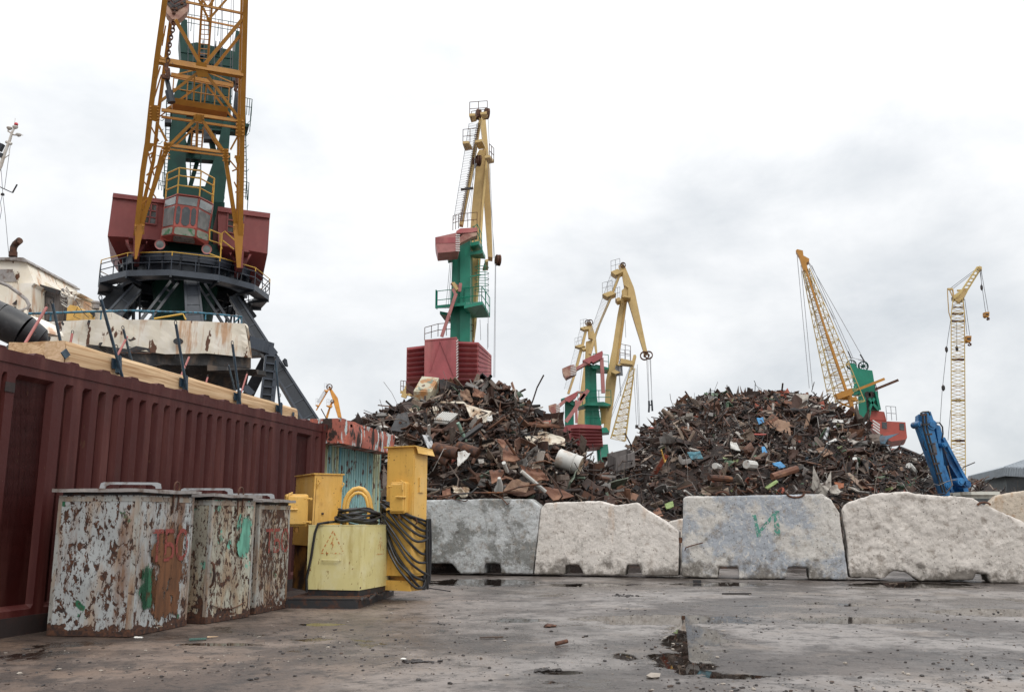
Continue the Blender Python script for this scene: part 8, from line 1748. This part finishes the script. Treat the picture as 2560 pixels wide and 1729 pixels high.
m1.prism([k.P(x, y, -.03) for x, y in ((488, 940), (500, 935), (512, 1060), (500, 1062))], V((0, .02, 0))); m1.prism([k.P(x, y, -.03) for x, y in ((512, 950), (535, 935), (555, 1005), (520, 1010))], V((0, .02, 0))); m1.build('mast_opening', M['dark'], rg)
k.bars('mast_brace', [((505, 945), (560, 1010), .2, -.2), ((535, 940), (505, 1010), .2, -.2), ((400, 905), (450, 890), .6, -.3), ((545, 900), (568, 1010), .2, -.2)], M['green2'], .2)
for x, y in ((403, 740), (474, 748)):
    m1 = MB(); m1.lathe(k.P(x, y, .3), [(.37, 0), (.45, 0), (.45, .2), (.37, .2), (.37, 0)], 20, axis=(0, 1, 0)); m1.lathe(k.P(x, y, .2), [(0, 0), (.15, 0), (.15, .3)], 8, axis=(0, 1, 0))
    for t in range(4): a = t*.785; m1.beam(k.P(x, y, .4)+V((math.cos(a)*.4, 0, math.sin(a)*.4)), k.P(x, y, .4)-V((math.cos(a)*.4, 0, math.sin(a)*.4)), .05, .05)
    m1.build('sheave', M['green'], rg)
k.bars('luffing_rack', [((438, 888), (596, 825), .22, -.6)], M['craneY'], .2); k.bars('luffing_rack', [((540, 888), (678, 832), .22, 1.2)], M['rust'], .2)
k.poly('upper_house', [(506, 1015), (515, 1010), (596, 1020), (610, 1072), (510, 1068)], M['red3'], 3, .2)
hh = k.poly('machinery_house', [(496, 1070), (722, 1082), (732, 1172), (722, 1184), (640, 1196), (575, 1165), (520, 1110)], M['red3'], 6, 0)
for q in ([(582, 1080), (612, 1082), (612, 1122), (584, 1118)], [(686, 1088), (714, 1090), (716, 1130), (688, 1128)]):
    m1 = MB(); m1.prism([k.P(x, y, -.03) for x, y in q], V((0, .02, 0))); m1.build('house_window', M['glassD'], hh)
m1 = MB()
for i in range(4): y = 1068+i*17; m1.prism([k.P(x, yy, -.03) for x, yy in ((524, y+4), (532, y), (570, y+26), (570, y+36))], V((0, .02, 0)))
plabel(m1.build('hazard_stripes', WHs, hh), 'white slanting stripes')
k.rail('roof_railing', [(612, 1068), (670, 1072)], 1.2, M['ropeL'], .03); k.rail('mast_railing', [(548, 950), (565, 1005)], 1.6, M['rust'], .03)
for i in range(4):
    sx = (-1, 1)[i % 2]; sy = (-1, 1)[i//2]; m1 = MB(); c = k.P(600, 1185, 3); c.x -= 2.2; m1.beam(V((c.x+sx*1.2, c.y+sy*1.2, c.z)), V((c.x+sx*1.9, c.y+sy*3, 0)), .6, .6); m1.build('portal_leg', M['green2'], rg)
for a, b_ in (((150, 135), (482, 722)), ((148, 140), (395, 700)), ((165, 150), (410, 700)), ((140, 170), (300, 470)), ((78, 95), (150, 880)), ((100, 150), (170, 885)), ((395, 705), (435, 745)), ((440, 710), (478, 718)), ((355, 690), (475, 715))): k.lines('guy_rope', [a, b_], M['ropeL'], .028)
k.lines('rope_socket', [(452, 680), (478, 722)], M['dark'], .05); k.lines('rope_socket', [(380, 660), (400, 705)], M['dark'], .05)
# ---- slender luffing tower on the far right
rt = thing('tower_crane', 'slender pale yellow lattice tower crane with two hanging hook blocks, far right', 'crane', V((W(2395, 1180, 62).x, 62, 0))); k = mk(c8, 62, rt)
def lat2(name, pts_l, pts_r, n, r_, dep, mat=M['lat']):
    m1 = MB(); m2 = MB()
    def at(pts, f):
        y = pts[0][1]+(pts[-1][1]-pts[0][1])*f; 
        for (xa, ya), (xb, yb) in zip(pts, pts[1:]):
            if (y-ya)*(y-yb) <= 0: return (xa+(xb-xa)*(y-ya)/(yb-ya), y)
        return pts[-1]
    for dd in (-dep, dep):
        L_ = [k.P(*at(pts_l, i/n), dd) for i in range(n+1)]; R_ = [k.P(*at(pts_r, i/n), dd) for i in range(n+1)]
        m1.tube(L_, r_, 5); m1.tube(R_, r_, 5)
        for i in range(n):
            m2.tube([L_[i], R_[i+1]] if (i+(dd > 0)) % 2 else [R_[i], L_[i+1]], r_*.55, 4, caps=False)
            if i % 4 == 0: m2.tube([L_[i], R_[i]], r_*.8, 4)
    for s_ in (pts_l, pts_r):
        for i in range(n): m2.tube([k.P(*at(s_, i/n), -dep if i % 2 else dep), k.P(*at(s_, (i+1)/n), dep if i % 2 else -dep)], r_*.5, 4, caps=False)
    m1.build(name+'_chords', mat, rt); m2.build(name+'_lacing', mat, rt)
lat2('tower', [(995, 1560), (994, 445), (1006, 345)], [(1080, 1560), (1073, 430), (1062, 345)], 56, .034, .8)
k.bars('tower_frame', [((994, 482), (1074, 482), .12), ((994, 710), (1074, 710), .14), ((995, 952), (1076, 952), .14), ((995, 1192), (1076, 1192), .14), ((1000, 440), (1065, 440), .1), ((998, 400), (1068, 400), .08), ((1000, 350), (1066, 350), .25)], M['rust'], .12)
k.bars('jib', [((1008, 345), (1050, 310), .14, -.5), ((1050, 310), (1150, 160), .10, -.5), ((1052, 368), (1085, 305), .12, .5), ((1085, 305), (1170, 168), .10, .5), ((1020, 350), (1080, 310), .12), ((1060, 330), (1020, 330), .12), ((1030, 300), (1085, 298), .12)]+[((1050+100*f, 312-152*f), (1082+88*f, 310-142*f), .08, 0) for f in (0, .14, .28, .42, .56, .70, .85, 1)], M['lat'], .12)
k.poly('jib_head', [(1145, 165), (1160, 153), (1176, 158), (1175, 172), (1160, 178)], M['craneY2'], .6); k.bars('back_frame', [((972, 292), (1003, 292), .14), ((972, 300), (975, 360), .05), ((975, 360), (980, 430), .05), ((980, 430), (992, 470), .05), ((1003, 295), (1010, 345), .08), ((985, 296), (1008, 350), .06)], M['craneY2'], .1)
k.poly('jib_winch', [(1008, 330), (1050, 298), (1080, 300), (1070, 340), (1040, 372), (1012, 352)], M['craneY2'], .5, -.2)
for a, b_ in (((985, 290), (1145, 170)), ((1003, 290), (1150, 175)), ((1165, 185), (1198, 425)), ((1172, 178), (1214, 425)), ((1170, 190), (1175, 270)), ((1074, 350), (1104, 565)), ((1066, 350), (1088, 560)), ((992, 470), (972, 600)), ((972, 600), (940, 900)), ((940, 900), (928, 1085)), ((990, 1010), (975, 1190)), ((1027, 480), (1028, 640))): k.lines('hoist_rope', [a, b_], M['rope'], .018)
for x, y, s_ in ((1175, 282, .09), (966, 650, .10), (947, 878, .12), (1028, 645, .1)): m1 = MB(); m1.lathe(k.P(x, y), [(0, -.25), (s_, -.1), (s_, .1), (0, .25)], 8); m1.build('rope_weight', M['dark'], rt)
for x, y, w in ((1210, 440, 12), (1100, 585, 15)):
    m1 = MB(); m1.prism([k.P(x+dx*w, y+dyy*w) for dx, dyy in ((-1, -1.1), (1, -1.1), (.9, 1), (.3, 1.5), (-.3, 1.5), (-.9, .8))], V((0, .4, 0))); hb_ = m1.build('hook_block', M['craneY'], rt)
    m1 = MB(); m1.tube([k.P(x+dx*w, y+dyy*w, .2) for dx, dyy in ((0, 1.4), (.1, 1.8), (.7, 2.1), (.7, 2.6), (.1, 2.8), (-.4, 2.4))], .06, 6); m1.build('hook', M['rust'], hb_, smooth=True)
    m1 = MB(); m1.prism([k.P(x+dx*w, y+dyy*w, -.03) for dx, dyy in ((-.7, -.3), (.7, -.3), (.6, .4), (-.6, .4))], V((0, .02, 0))); m1.build('block_sheave', M['dark'], hb_)
